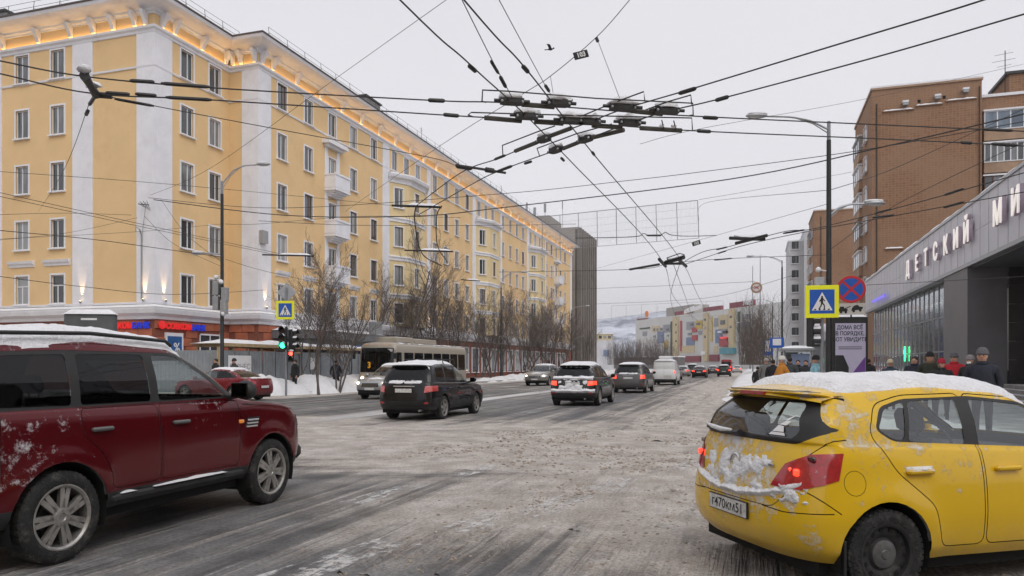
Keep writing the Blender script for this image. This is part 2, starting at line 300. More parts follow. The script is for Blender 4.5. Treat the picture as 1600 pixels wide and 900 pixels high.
# slush crumbs kicked up on the road
mb = MB(); random.seed(3); ico = bmesh.new(); bmesh.ops.create_icosphere(ico, subdivisions=1, radius=1); iv = [v.co.copy() for v in ico.verts]; iff = [[v.index for v in f.verts] for f in ico.faces]
for k in range(4600):
    zone = random.random()
    if zone < .40: x = random.uniform(-6, .3); y = random.uniform(11.5, 18)+.1*x
    elif zone < .65: x = random.gauss(-.6, 1.5); y = random.uniform(5.5, 13)
    elif zone < .80: t_ = random.random(); x = -2.9+1.5*t_+random.gauss(0, .28); y = 4.8+6.5*t_
    else: x = random.gauss(-2.0, 1.3); y = random.uniform(16, 45)
    if noise.noise(Vector((x*.9, y*.5, 2))) < -.12: continue
    s = random.choice((.007, .009, .012, .015, .020))*(1+.7*random.random())*(1 if y > 9 else .65); b_ = Vector((x, y, s*.15)); sq = Vector((1.2, 1.2, .6))*s
    jit = [Vector((random.uniform(.7, 1.3), random.uniform(.7, 1.3), random.uniform(.7, 1.3))) for _ in range(3)]
    mb.add([b_+Vector((v.x*sq.x*jit[i % 3].x, v.y*sq.y*jit[i % 3].y, v.z*sq.z*jit[i % 3].z)) for i, v in enumerate(iv)], iff)
tag(mb.build('slush_crumbs', mat('slush', (.33, .275, .225), .9, var=.25, scale=3, bump=.5, bscale=60), None, 60), 'scattered crumbs of tan slush on the road', 'slush', kind='stuff')
# ridges of packed slush left between tyre tracks
mb = MB()
for k, (pa, pb, h, w) in enumerate((((540, 898), (800, 790), .05, .20), ((575, 900), (830, 792), .06, .24), ((620, 902), (850, 796), .05, .20), ((690, 900), (900, 800), .04, .18), ((620, 712), (1080, 722), .05, .35), ((560, 700), (1085, 708), .05, .35), ((700, 735), (1090, 745), .05, .3), ((860, 795), (1085, 760), .04, .22), ((900, 830), (1085, 790), .04, .25), ((980, 800), (1085, 740), .04, .2), ((1010, 660), (1130, 600), .09, .5), ((940, 680), (1120, 625), .08, .45), ((1030, 690), (1140, 640), .09, .5), ((780, 690), (1060, 668), .05, .4))):
    a, b = PZ(*pa, 0), PZ(*pb, 0); d = (b-a); n_ = Vector((-d.y, d.x, 0)).normalized(); L_ = d.length
    def f(u, v, a=a, d=d, n_=n_, h=h, w=w, k=k, L_=L_):
        q = a+d*u; wob = noise.noise(Vector((u*L_*.7, k*3.1, 0)))*.12; br = noise.fractal(Vector((u*L_*1.6, v*2, k*5.0)), .7, 2, 4); fine = noise.noise(Vector((q.x*14+v*3, q.y*14, k)))
        return q+n_*(w*(v-.5)*(1+.4*br)+wob)+Vector((0, 0, -.012+h*math.sin(PI*v)*max(0, .35+.9*br)+.012*fine*math.sin(PI*v)))
    mb.grid(f, min(420, int(L_*30)), 7)
tag(mb.build('slush_ridges', ROAD, None, 60), 'low ridges of tan slush between the tyre tracks', 'slush', kind='stuff')
# far hill
HILL = mat('snowy_hill', (.50, .53, .60), .9, var=.4, scale=.012, dirt=((.16, .18, .23), .022, .46, .60))
mb = MB()
def hillf(a, b):
    x = -900+1500*a; y = 950+900*b; k = noise.fractal(Vector((x*.003, y*.003, 1)), .9, 2, 5)
    return (x, y, -5+(46+66*math.exp(-((x+170)/230)**2)+60*math.exp(-((x-500)/300)**2))*math.sin(PI*min(1, b*1.3)/1.0*.5)*1.0+22*k*min(1, b*4))
mb.grid(hillf, 90, 40); struct('hill', mb, HILL, 60)
# ================================================================== buildings
STUC = mat('ochre_stucco', (.78, .545, .285), .85, var=.05, scale=.5, bump=.25, bscale=20, dirt=((.69, .47, .235), .35, .55, .75)); STUC2 = mat('pale_yellow_stucco', (.72, .57, .32), .85, var=.06, scale=.6)
WTRIM = mat('white_trim', (.80, .80, .84), .75, var=.06, scale=1.2, bump=.2, bscale=16, dirt=((.66, .65, .67), .8, .52, .8)); TERRA = mat('terracotta', (.44, .135, .07), .8, var=.2, scale=1.5, bump=.3)
TERRAJ = mat('terracotta_joint', (.24, .08, .05), .9, var=.1); PVC = mat('white_pvc', (.70, .71, .73), .4, var=.04); WOODF = mat('brown_frame', (.10, .045, .025), .6, var=.3)
ROOFM = mat('roof_edge', (.12, .10, .10), .5, .3, var=.2); LEDM = mat('led_strip', (1, .7, .2), .5, var=0, emit=(1, .56, .12), es=13)
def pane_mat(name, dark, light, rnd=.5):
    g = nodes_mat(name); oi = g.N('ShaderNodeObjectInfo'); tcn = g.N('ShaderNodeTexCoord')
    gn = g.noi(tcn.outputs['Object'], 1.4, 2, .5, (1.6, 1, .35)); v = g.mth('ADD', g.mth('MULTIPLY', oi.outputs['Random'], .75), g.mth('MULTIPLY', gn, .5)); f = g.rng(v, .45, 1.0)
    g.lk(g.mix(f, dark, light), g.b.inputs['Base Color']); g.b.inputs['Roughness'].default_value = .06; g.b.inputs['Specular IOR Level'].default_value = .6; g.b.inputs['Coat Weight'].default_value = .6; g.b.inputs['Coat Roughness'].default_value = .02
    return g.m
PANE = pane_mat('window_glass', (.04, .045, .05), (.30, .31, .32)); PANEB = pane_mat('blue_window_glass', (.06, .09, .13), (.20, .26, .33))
PANED = mat('dark_pane', (.05, .055, .06), .2, var=.4, scale=.4, spec=.3)
class Face:      # a vertical wall plane: origin, direction along, outward normal = right of direction
    def __init__(s, p0, p1): s.o = Vector((p0[0], p0[1], 0)); d = Vector((p1[0]-p0[0], p1[1]-p0[1], 0)); s.L = d.length; s.d = d.normalized(); s.n = Vector((s.d.y, -s.d.x, 0)); s.rz = math.atan2(s.d.y, s.d.x)
    def p(s, a, z, o=0): return s.o+s.d*a+s.n*o+Vector((0, 0, z))
    def wall(s, mb, z0, z1, holes, depth=.2, a0=0, a1=None):
        a1 = s.L if a1 is None else a1
        A = sorted({a0, a1} | {h[0] for h in holes} | {h[1] for h in holes}); Z = sorted({z0, z1} | {h[2] for h in holes} | {h[3] for h in holes})
        A = [a for a in A if a0-1e-6 <= a <= a1+1e-6]; Z = [z for z in Z if z0-1e-6 <= z <= z1+1e-6]
        for i in range(len(A)-1):
            for j in range(len(Z)-1):
                ca, cz = (A[i]+A[i+1])/2, (Z[j]+Z[j+1])/2
                if any(h[0] < ca < h[1] and h[2] < cz < h[3] for h in holes): continue
                mb.add([s.p(A[i], Z[j]), s.p(A[i+1], Z[j]), s.p(A[i+1], Z[j+1]), s.p(A[i], Z[j+1])], [(0, 1, 2, 3)])
        for h in holes:
            q = [(h[0], h[2]), (h[1], h[2]), (h[1], h[3]), (h[0], h[3])]
            for k in range(4):
                b, c = q[k], q[(k+1) % 4]; mb.add([s.p(b[0], b[1]), s.p(b[0], b[1], -depth), s.p(c[0], c[1], -depth), s.p(c[0], c[1])], [(0, 1, 2, 3)])
    def box(s, mb, a0, a1, z0, z1, o0, o1):
        vs = [s.p(a, z, o) for z in (z0, z1) for a, o in ((a0, o0), (a1, o0), (a1, o1), (a0, o1))]; mb.add(vs, ((0, 1, 2, 3), (7, 6, 5, 4), (0, 4, 5, 1), (1, 5, 6, 2), (2, 6, 7, 3), (3, 7, 4, 0)))
WMESH = {}
def window(parent, face, a, z, w, h, fm=None, pm=None, sur=.10, mull=.62, sill=True, trans=0, out=0):
    """window (surround) > frame, pane, sill ; a = centre along the wall, z = bottom"""
    fm = fm or PVC; pm = pm or PANE; key = (round(w, 2), round(h, 2), fm.name, pm.name, sur, mull, sill, trans)
    if key not in WMESH:
        hw = w/2; m1 = MB()
        for x0, x1, z0, z1 in ((-hw-sur, -hw, -.02, h+sur), (hw, hw+sur, -.02, h+sur), (-hw, hw, h, h+sur)): m1.box(x0, -.035, z0, x1, .02, z1)
        f = MB(); t_ = .055
        for x0, x1, z0, z1 in ((-hw, -hw+t_, 0, h), (hw-t_, hw, 0, h), (-hw+t_, hw-t_, 0, t_), (-hw+t_, hw-t_, h-t_, h)): f.box(x0, .08, z0, x1, .15, z1)
        xm = -hw+w*mull; f.box(xm-.04, .085, t_, xm+.04, .145, (h-t_) if not trans else h*trans)
        if trans: f.box(-hw+t_, .086, h*trans, hw-t_, .144, h*trans+.07)
        pn = MB(); pn.box(-hw+.03, .105, .03, hw-.03, .125, h-.03)
        sl = MB(); sl.box(-hw-sur-.04, -.16, -.09, hw+sur+.04, .08, -.021)
        sn = MB(); sn.grid(lambda a_, b_: (-hw-sur+(w+2*sur)*a_, -.15+.2*b_, -.022+.05*math.sin(PI*b_)*min(1, 8*min(a_, 1-a_))), 6, 4); sl.cur = 1; sl.add(sn.v, sn.f)
        WMESH[key] = (m1.mesh('window', WTRIM), f.mesh('frame', fm), pn.mesh('pane', pm), sl.mesh('sill', [WTRIM, SNOW]))
    m1, f, pn, sl = WMESH[key]; o = link('window', m1, parent, face.p(a, z, out), (0, 0, face.rz)); link('frame', f, o); link('pane', pn, o)
    if sill: link('sill', sl, o)
    return o
def sweep(mb, prof, path, closed=False):
    """profile [(outward, z)] swept along a plan path with mitred corners (outward = right of travel)"""
    P = [Vector((p[0], p[1])) for p in path]; n = len(P); cols = []
    for i in range(n):
        d0 = (P[i]-P[i-1]).normalized() if i > 0 else (P[1]-P[0]).normalized(); d1 = (P[i+1]-P[i]).normalized() if i < n-1 else d0
        n0 = Vector((d0.y, -d0.x)); n1 = Vector((d1.y, -d1.x)); m = (n0+n1); m = m/(m.dot(n0))
        cols.append([(P[i].x+m.x*o, P[i].y+m.y*o, z) for o, z in prof])
    k = len(prof)
    for i in range(n-1): mb.add(cols[i]+cols[i+1], [(j, k+j, k+j+1, j+1) for j in range(k-1)])
    mb.add(cols[0], [tuple(range(k))[::-1]]); mb.add(cols[-1], [tuple(range(k))])
# ------------------------------------------------------------------ the ochre corner block
YB = thing('apartment_block', 'long ochre apartment block with white trim and glowing cornice on the left', 'building', (-32, 33.8, 0))
class Loc:                 # children of YB are written in world coordinates through this parent inverse
    pass
def yp(o): o.parent = YB; o.matrix_parent_inverse = Matrix.Translation((32, -33.8, 0)); return o
XA, YA, XB, YC, XD, YE = -62, 33.8, -32, 40.1, -29.8, 125.5
FA, FB, FC, FD, FE = Face((XA, YA), (XB, YA)), Face((XB, YA), (XB, YC)), Face((XB, YC), (XD, YC)), Face((XD, YC), (XD, YE)), Face((XD, YE), (-48, YE))
PATH = [(XA, YA), (XB, YA), (XB, YC), (XD, YC), (XD, YE), (-48, YE)]
ROWS = [5.22, 8.5, 11.85, 15.2, 18.5]; WH = 1.68; ZT = 20.62
colA = [-39.08, -41.87, -46.2, -49, -53, -56]; colB = [36.35, 38.75]
colD = [42.6, 45.7, 48.8, 51.9, 55.2, 67.6, 70.4, 73.3, 76.3, 88.5, 91.5, 94.3, 97.1, 109.2, 112.1, 115, 117.8, 120.8]; bays = [61.3, 82.3, 103.0]; bayc = [c+d for c in bays for d in (-2.35, 0, 2.35)]
def hole(a, z, w=1.0, h=WH): return (a-w/2, a+w/2, z, z+h)
walls = MB(); FA.wall(walls, 4.9, ZT, [hole(c-XA, z) for c in colA for z in ROWS]); FB.wall(walls, 4.9, ZT, [hole(c-YA, z) for c in colB for z in ROWS]); FC.wall(walls, 4.9, ZT, [])
FD.wall(walls, 4.9, ZT, [hole(c-YC, z) for c in colD for z in ROWS]+[hole(c-YC, ROWS[4]) for c in bayc]); FE.wall(walls, 4.9, ZT, [])
sweep(walls, [(-.01, ZT-.05), (.0, 21.6)], PATH); yp(walls.build('wall', STUC))
# low storey
gf = MB()
for F in (FA, FB, FC, FD, FE): F.wall(gf, -.1, 4.2, [])
yp(gf.build('ground_floor', TERRAJ))
random.seed(2)
bl = MB(); bl.bbox(-.47, -.07, 0, .47, .05, .46, .025); blm = bl.mesh('block', TERRA); bl2 = MB(); bl2.bbox(-.22, -.07, 0, .22, .05, .46, .025); blm2 = bl2.mesh('block', TERRA)
for F, a0, a1 in ((FA, 26.5, 30), (FB, 0, 6.3), (FC, 0, 2.2), (FD, 0, 10)):
    for r_ in range(5):
        z = 1.72+r_*.487; a = a0+.02+(.48 if r_ % 2 else 0)+.46
        while a < a1-.45:
            if not (F is FB and 3.3 < a < 5.6 and z < 3.6) and not (F is FB and .6 < a < 2.2 and z < 3.5): yp(link('block', blm, None, F.p(a, z), (0, 0, F.rz)))
            a += .965
for F, a, L, z, h, m in ((FB, 4.45, 1.7, .3, 3.1, mat('shop_door_glass', (.05, .06, .07), .1, var=.3)),):
    mb = MB(); F.box(mb, a-L/2, a+L/2, z, z+h, -.02, .04); o = yp(mb.build('shop_door', m)); mb = MB()
    for q in (-L/2-.06, -.03, L/2): F.box(mb, a+q, a+q+.06, z, z+h, .04, .09)
    mb2 = MB(); F.box(mb2, a-L/2, a+L/2, z+h, z+h+.09, .04, .1); mb.add(mb2.v, mb2.f); q = mb.build('frame', WTRIM); q.parent = o; q.matrix_parent_inverse = Matrix()
BLUEP = mat('poster_blue', (.02, .11, .33), .5, var=.3, scale=3); REDL = mat('sign_red', (.62, .015, .02), .4, var=0, emit=(1, .03, .03), es=.35); BLUEL = mat('sign_blue', (.01, .03, .35), .4, var=0, emit=(.02, .05, .8), es=.35)
def on_face(F, a, z, o): return frame(F.p(a, z, o), F.d, (0, 0, 1))
mb = MB(); FB.box(mb, .75, 2.15, 1.6, 3.45, -.02, .09); yp(mb.build('poster_frame', WTRIM)); mb = MB(); FB.box(mb, .9, 2.0, 1.7, 3.25, .09, .11); yp(mb.build('poster', BLUEP)); yp(text('poster_text', '%', .75, WHITEP, on_face(FB, 1.6, 2.35, .115), None, .005, bold=.012))
for F, a, s_ in ((FB, .25, 1), (FA, 26.15, 1)):
    yp(text('sign_lettering', '\u0421\u041e\u0412\u041a\u041e\u041c', .46, REDL, on_face(F, a+.45, 3.66, .16), None, .04, 'LEFT', .012)); yp(text('sign_lettering', '\u0411\u0410\u041d\u041a', .46, BLUEL, on_face(F, a+2.42, 3.66, .16), None, .04, 'LEFT', .012))
    mb = MB(); mb.lathe([(.0, .03), (.14, .03), (.24, .02), (.24, -.03)], 20, on_face(F, a+.18, 3.86, .16)); yp(mb.build('sign_emblem', REDL))
# plain shop windows along the low storey of the main front
for k in range(22):
    a = 13.4+3.15*k
    if a > 84: break
    mb = MB(); FD.box(mb, a-.95, a+.95, .9, 3.4, -.02, .05); o_ = yp(mb.build('shop_window', PANE)); mb = MB(); FD.box(mb, a-1.1, a-.95, .8, 3.55, -.02, .1); FD.box(mb, a+.95, a+1.1, .8, 3.55, -.02, .1); FD.box(mb, a-.95, a+.95, 3.4, 3.55, -.02, .1); FD.box(mb, a-1.15, a+1.15, .7, .8, -.02, .16); q = mb.build('frame', WTRIM); q.parent = o_; q.matrix_parent_inverse = Matrix()
# pilasters
pil = [(FA, -37.9-XA, -36.4-XA), (FA, -45.0-XA, -43.5-XA), (FA, -33.2-XA, 30), (FB, 0, 1.3), (FD, 0, 1.25), (FC, 1.0, 2.2), (FD, 16.6, 17.8), (FD, 25.6, 26.4), (FD, 37.8, 38.8), (FD, 47.4, 48.0), (FD, 58.8, 59.7), (FD, 68.2, 68.8), (FD, 84.5, 85.4)]
for F, a, b in pil:
    mb = MB(); e0 = a-(.06 if a < .05 else 0); e1 = b+(.055 if b > F.L-.05 else 0); e0 = a+(.002 if a < .05 else 0); F.box(mb, e0, e1, 4.96+.003*(a < .05), 20.42+.003*(a < .05), -.05, .06); yp(mb.build('pilaster', WTRIM))
# swept mouldings
for nm, pr, m in (('plinth_cornice', [(0, 4.15), (.16, 4.18), (.2, 4.34), (.42, 4.5), (.48, 4.72), (.48, 4.8), (0, 4.93)], WTRIM), ('plinth_snow', [(-.02, 4.90), (.1, 5.0), (.36, 4.95), (.5, 4.84), (.49, 4.80), (-.02, 4.88)], SNOW), ('sill_band', [(0, 5.02), (.1, 5.03), (.12, 5.14), (0, 5.16)], WTRIM),
                  ('string_course', [(0, 18.36), (.07, 18.37), (.09, 18.47), (0, 18.50)], WTRIM), ('light_ledge', [(0, 20.28), (.08, 20.3), (.11, 20.42), (.22, 20.5), (.24, 20.62), (0, 20.625)], WTRIM),
                  ('cornice', [(0, 21.34), (.06, 21.34), (.08, 21.42), (.2, 21.47), (.22, 21.56), (.34, 21.60), (.62, 21.66), (.92, 21.72), (1.1, 21.80), (1.16, 21.92), (1.16, 21.99), (0, 22.1)], WTRIM), ('roof_edge', [(1.1, 21.992), (1.24, 21.995), (1.25, 22.06), (.2, 22.25)], ROOFM), ('roof', [(1.18, 22.07), (1.1, 22.15), (-1, 22.5), (-6, 24.4), (-12, 22.4)], SNOW)):
    mb = MB(); sweep(mb, pr, PATH); yp(mb.build(nm, m, None, 30 if nm == 'cornice' else None))
# corbels and LED strips between them
cb = MB(); cb.prism([(.01, 20.72), (.14, 20.74), (.20, 20.95), (.34, 21.15), (.44, 21.28), (.46, 21.5), (.01, 21.5)], -.12, .12, Matrix(((0, 0, 1, 0), (-1, 0, 0, 0), (0, 1, 0, 0), (0, 0, 0, 1)))); cbm = cb.mesh('corbel', WTRIM)
LEDC = {}
def corb(F, a): yp(link('corbel', cbm, None, F.p(a, 0), (0, 0, F.rz)))
def led(F, a, b):
    L_ = round(b-a-.06, 2)
    if L_ < .15: return
    if L_ not in LEDC: m_ = MB(); m_.box(-L_/2, -.10, 20.632, L_/2, -.06, 20.66); LEDC[L_] = m_.mesh('led_strip', LEDM)
    yp(link('led_strip', LEDC[L_], None, F.p((a+b)/2, 0), (0, 0, F.rz)))
def run(F, pts):
    pts = sorted(pts)
    for a in pts: corb(F, a)
    for a, b in zip(pts, pts[1:]):
        n = max(1, int((b-a)/1.3))
        for k in range(n): led(F, a+.02+(b-a-.04)*k/n, a+.02+(b-a-.04)*(k+1)/n)
run(FA, [x-XA for x in (-61.6, -58, -55, -52, -49, -46, -45.2, -43.3, -40.5, -38.0, -36.3, -34.85, -33.3, -32.55)]); run(FB, [.55, 1.5, 3.75, 5.9]); run(FC, [.35, .95, 2.0]); run(FD, [.3, 1.4]+[4.05+2.95*k for k in range(28)]+[85])
# windows
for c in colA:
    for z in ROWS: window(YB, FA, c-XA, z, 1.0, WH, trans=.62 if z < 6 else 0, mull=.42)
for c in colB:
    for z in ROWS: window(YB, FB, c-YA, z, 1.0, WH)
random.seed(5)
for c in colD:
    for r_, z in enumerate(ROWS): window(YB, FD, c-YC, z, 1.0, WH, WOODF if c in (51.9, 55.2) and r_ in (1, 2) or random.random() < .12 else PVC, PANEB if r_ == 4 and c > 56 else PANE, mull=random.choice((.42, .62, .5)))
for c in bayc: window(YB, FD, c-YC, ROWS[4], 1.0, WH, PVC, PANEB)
for o in [o for o in YB.children if o.name.startswith('window')]: yp(o)
for c in colA+colD[:5]:        # moulded hoods over the lowest row
    F, a = (FA, c-XA) if c < 0 else (FD, c-YC); mb = MB(); mb.prism([(0, 0), (.06, 0), (.08, .12), (.18, .2), (.22, .34), (0, .38)], -1.0 if c < 0 else -.75, 1.0 if c < 0 else .75, frame(F.p(a, ROWS[0]+WH+.55, 0), F.n, (0, 0, 1))); yp(mb.build('window_hood', WTRIM))
# balconies on one column
def balcony(F, a, z, w=2.1, d=.95):
    mb = MB(); F.box(mb, a-w/2, a+w/2, z-.32, z-.16, 0, d); F.box(mb, a-w/2+.05, a+w/2-.05, z-.16, z-.1, 0, d-.05)
    for k in range(3): F.box(mb, a-w/2+.15+.12*k, a+w/2-.15-.12*k, z-.44-.12*k, z-.32-.12*k, 0, d-.2-.2*k)
    o = yp(mb.build('balcony', WTRIM)); 
    for q in ((a-w/2+.02, a+w/2-.02, d-.12, d-.03), (a-w/2+.02, a-w/2+.1, 0, d-.12), (a+w/2-.1, a+w/2-.02, 0, d-.12)):
        m2 = MB(); F.box(m2, q[0], q[1], z-.1, z+.78, q[2], q[3]); p_ = m2.build('parapet', WTRIM); p_.parent = o; p_.matrix_parent_inverse = Matrix()
    m2 = MB(); F.box(m2, a-w/2-.02, a+w/2+.02, z+.78, z+.88, d-.16, d+.02); F.box(m2, a-w/2-.02, a-w/2+.13, z+.78, z+.88, 0, d-.16); F.box(m2, a+w/2-.13, a+w/2+.02, z+.78, z+.88, 0, d-.16); p_ = m2.build('coping', WTRIM); p_.parent = o; p_.matrix_parent_inverse = Matrix()
    m2 = MB(); F.box(m2, a-w/2, a+w/2, z+.881, z+.95, d-.14, d+.0); p_ = m2.build('snow', SNOW); p_.parent = o; p_.matrix_parent_inverse = Matrix()
for c in (48.8, 114.9):
    a = c-YC; mb = MB(); FD.box(mb, a-1.0, a-.62, 5.4, 17.6, 0, .05); FD.box(mb, a+.62, a+1.0, 5.4, 17.6, 0, .05); yp(mb.build('balcony_surround', WTRIM))
    mb = MB(); FD.box(mb, a-1.15, a+1.15, 17.55, 17.72, 0, .35); FD.box(mb, a-1.35, a+1.35, 17.72, 17.95, 0, .6); yp(mb.build('balcony_pediment', WTRIM)); mb = MB(); FD.box(mb, a-1.3, a+1.3, 17.952, 18.03, 0, .55); yp(mb.build('pediment_snow', SNOW))
    for z in ROWS[1:4]: balcony(FD, a, z-.55)
# bay windows
for c in bays:
    a = c-YC; W, V, D_ = 3.55, 1.25, 1.05; y0, y1, y2, y3 = c-W, c-V-.35, c+V+.35, c+W; xo = XD+D_
    seg = [Face((XD, y0), (xo, y1)), Face((xo, y1), (xo, y2)), Face((xo, y2), (XD, y3))]; mb = MB()
    for k, F in enumerate(seg): F.wall(mb, 4.95, 17.45, [hole(F.L/2, z, .9, WH) for z in ROWS[:4]])
    bay = yp(mb.build('bay', STUC2))
    for F in seg:
        for z in ROWS[:4]: w_ = window(YB, F, F.L/2, z, .9, WH, random.choice((PVC, PVC, WOODF)), sur=.09); yp(w_)
    pth = [(XD, y0), (xo, y1), (xo, y2), (XD, y3)]
    for z in ROWS[:4]:
        mb = MB(); sweep(mb, [(0, z+WH+.42), (.08, z+WH+.43), (.1, z+WH+.62), (.18, z+WH+.7), (.18, z+WH+.8), (0, z+WH+.86)], pth); q = mb.build('bay_band', WTRIM); q.parent = bay; q.matrix_parent_inverse = Matrix()
    mb = MB(); sweep(mb, [(-.05, 17.4), (.1, 17.42), (.15, 17.62), (.42, 17.74), (.5, 17.95), (.5, 18.02), (-1.2, 18.2)], pth); q = mb.build('bay_cornice', WTRIM); q.parent = bay; q.matrix_parent_inverse = Matrix()
    mb = MB(); sweep(mb, [(.48, 18.022), (.4, 18.1), (-1.2, 18.28)], pth); q = mb.build('bay_snow', SNOW); q.parent = bay; q.matrix_parent_inverse = Matrix()
# roof railing, chimneys, antenna
mb = MB()
for F, m in ((FA, 15), (FB, 4), (FD, 43)):
    n = m
    for k in range(n+1): a = F.L*k/n; mb.tube([F.p(a, 22.05, .85), F.p(a, 22.85, .75)], .015, 4); mb.tube([F.p(a, 22.45, .8), F.p(a, 22.3, .3)], .012, 4)
    for z in (22.5, 22.82): mb.tube([F.p(0, z, .78), F.p(F.L, z, .78)], .012, 4)
yp(mb.build('roof_railing', DARKM))
for x, y, w, l, z in ((-32.4, 58.8, 1.2, 2.6, 24.9), (-32.5, 102, 1.0, 2.2, 24.3), (-46, 37, 1.4, 3.2, 24.2), (-32.2, 80, .8, 1.4, 24.0)):
    mb = MB(); mb.box(x-w/2, y-l/2, 22.3, x+w/2, y+l/2, z-.15); c_ = yp(mb.build('chimney', mat('chimney_sheet', (.22, .22, .22), .6, .3, var=.25, scale=2))); mb = MB(); mb.bbox(x-w/2-.15, y-l/2-.15, z-.15, x+w/2+.15, y+l/2+.15, z, .03); q = mb.build('chimney_cap', DARKM); q.parent = c_; q.matrix_parent_inverse = Matrix()
for y, h in ((66, 1.3), (70.5, .9), (90, 1.2)):
    mb = MB(); mb.tube([(-30.5, y, 22.2), (-30.5, y, 23.2+h)], .02, 4); mb.tube([(-30.5, y-.4, 23+h), (-30.5, y+.4, 23+h)], .012, 4); mb.tube([(-30.5, y-.3, 22.8+h), (-30.5, y+.3, 22.8+h)], .012, 4); yp(mb.build('aerial', DARKM))
# up-lights at the pilasters: lamp body, lit lens and the light they throw
UPL = mat('uplight_lens', (1, .8, .5), .4, var=0, emit=(1, .62, .28), es=12)
for F, a in ((FA, -37.15-XA), (FA, 29.4), (FB, .65), (FD, .6), (FD, 17.2), (FD, 26.0)):
    mb = MB(); mb.lathe([(.05, -.12), (.07, 0), (.055, .02), (.0, .02)], 10, Matrix.Translation(F.p(a, 5.28, .2))); u_ = yp(mb.build('uplight', GREYM)); mb = MB(); mb.lathe([(.05, .025), (0, .035)], 10, Matrix.Translation(F.p(a, 5.28, .2))); q = mb.build('uplight_lens', UPL); q.parent = u_; q.matrix_parent_inverse = Matrix()
    ld = bpy.data.lights.new('uplight_beam', 'SPOT'); ld.energy = 170; ld.color = (1, .62, .28); ld.spot_size = R(34); ld.spot_blend = .8; ld.shadow_soft_size = .03; lo = bpy.data.objects.new('uplight_beam', ld); COL.objects.link(lo); lo.location = F.p(a, 5.34, .2); lo.rotation_euler = Vector(F.n*-.10+Vector((0, 0, 1))).to_track_quat('-Z', 'Y').to_euler()
# downpipe cable and junction box at the corner
mb = MB(); c = FA.p(29.2, 8.9, .1); mb.tube([FA.p(29.2, 5.3, .1), c, FA.p(29.2, 9.2, .25)], .04, 6); mb.tube([FA.p(29.2, 9.2, .25), FA.p(29.0, 9.35, .3), FA.p(28.9, 9.1, .2)], .02, 5); mb.tube([FA.p(29.3, 9.0, .15), FA.p(29.6, 9.9, .3), FA.p(29.8, 10.6, .4)], .015, 4)
yp(mb.build('cable_mast', GREYM)); mb = MB(); FD.box(mb, -.0, .55, 9.3, 10.1, .061, .35); yp(mb.build('junction_box', GALV))
mb = MB()
for k in range(6): mb.tube([FA.p(29.3+.1*k, 10.5-.05*k, .1), FA.p(29.25+.12*k, 10.65+.08*(k % 2), .4)], .012, 4)
mb.tube([FA.p(29.2, 10.6, .3), FA.p(29.95, 10.5, .35)], .025, 5); yp(mb.build('cable_bracket', DARKM))
# grey shop pavilion in front of the low storey
PAV = thing('shop_pavilion', 'grey shop pavilion with a snow-covered roof against the ochre block', 'building', (-28.4, 47, 0)); pl = Matrix.Translation((28.4, -47, 0))
def pp(o, P=PAV, m=pl): o.parent = P; o.matrix_parent_inverse = m; return o
GRC = mat('grey_cladding', (.10, .105, .11), .6, var=.2, scale=2); mb = MB(); mb.box(-29.78, 41.6, .1, -27.2, 52.2, 3.3); pp(mb.build('wall', GRC)); mb = MB(); mb.bbox(-29.9, 41.4, 3.3, -27.0, 52.4, 3.85, .03); pp(mb.build('fascia', mat('fascia_grey', (.16, .165, .175), .5, var=.15)))
mb = MB(); mb.grid(lambda a, b: (-29.8+2.85*b, 41.35+11.1*a, 3.85+.32*math.sin(PI*min(1, .25+b*.75))*min(1, 12*min(a, 1-a))*(1+.25*noise.noise(Vector((a*9, b*3, 0))))), 50, 8); pp(mb.build('roof_snow', SNOW, None, 60))
for k, (y, w, m) in enumerate(((43.2, 1.5, BLUEP), (45.6, 1.6, mat('poster_orange', (.45, .14, .05), .5, var=.3)), (47.9, 1.6, BLUEP), (50.2, 1.7, TERRA))):
    mb = MB(); mb.box(-27.2, y-w/2, .9, -27.16, y+w/2, 3.0); pp(mb.build('poster', m))
mb = MB(); mb.lathe([(.0, .03), (.26, .03), (.34, .0), (.34, -.05)], 18, Matrix.Translation((-26.98, 42.6, 3.57)) @ Matrix.Rotation(R(90), 4, 'Y')); pp(mb.build('round_sign', mat('sign_dullred', (.42, .16, .15), .5, var=.3)))
# ------------------------------------------------------------------ ribbed grey-brown block behind
def block_thing(name, label, c): t = thing(name, label, 'building', c); m = Matrix.Translation(Vector(c)*-1); return t, (lambda o: (setattr(o, 'parent', t), setattr(o, 'matrix_parent_inverse', m), o)[2])
RIB = mat('ribbed_concrete', (.20, .175, .155), .85, var=.15, scale=.3, bump=.2, dirt=((.13, .11, .10), .25, .5, .75)); RIBF = mat('concrete_end', (.30, .275, .25), .85, var=.1, scale=.3)
t, q = block_thing('office_block', 'tall grey-brown office block with vertical ribs behind the ochre block', (-36, 139, 0))
mb = MB(); mb.box(-50, 131.8, 0, -30.6, 146.8, 26.0); q(mb.build('wall', RIBF)); mb = MB(); mb.box(-50, 131.78, 26.0, -30, 147, 26.4); q(mb.build('parapet', RIBF))
for k in range(8): mb = MB(); mb.box(-30.6, 131.9+k*1.9, 0, -29.55, 132.8+k*1.9, 26.3); q(mb.build('rib', RIB))
mb = MB(); mb.box(-30.62, 131.8, 0, -30.35, 146.8, 26.0); q(mb.build('dark_infill', mat('rib_infill', (.09, .08, .075), .7, var=.2)))
mb = MB(); mb.box(-46, 134, 26.4, -36, 143, 29.3); q(mb.build('roof_cabin', RIBF))
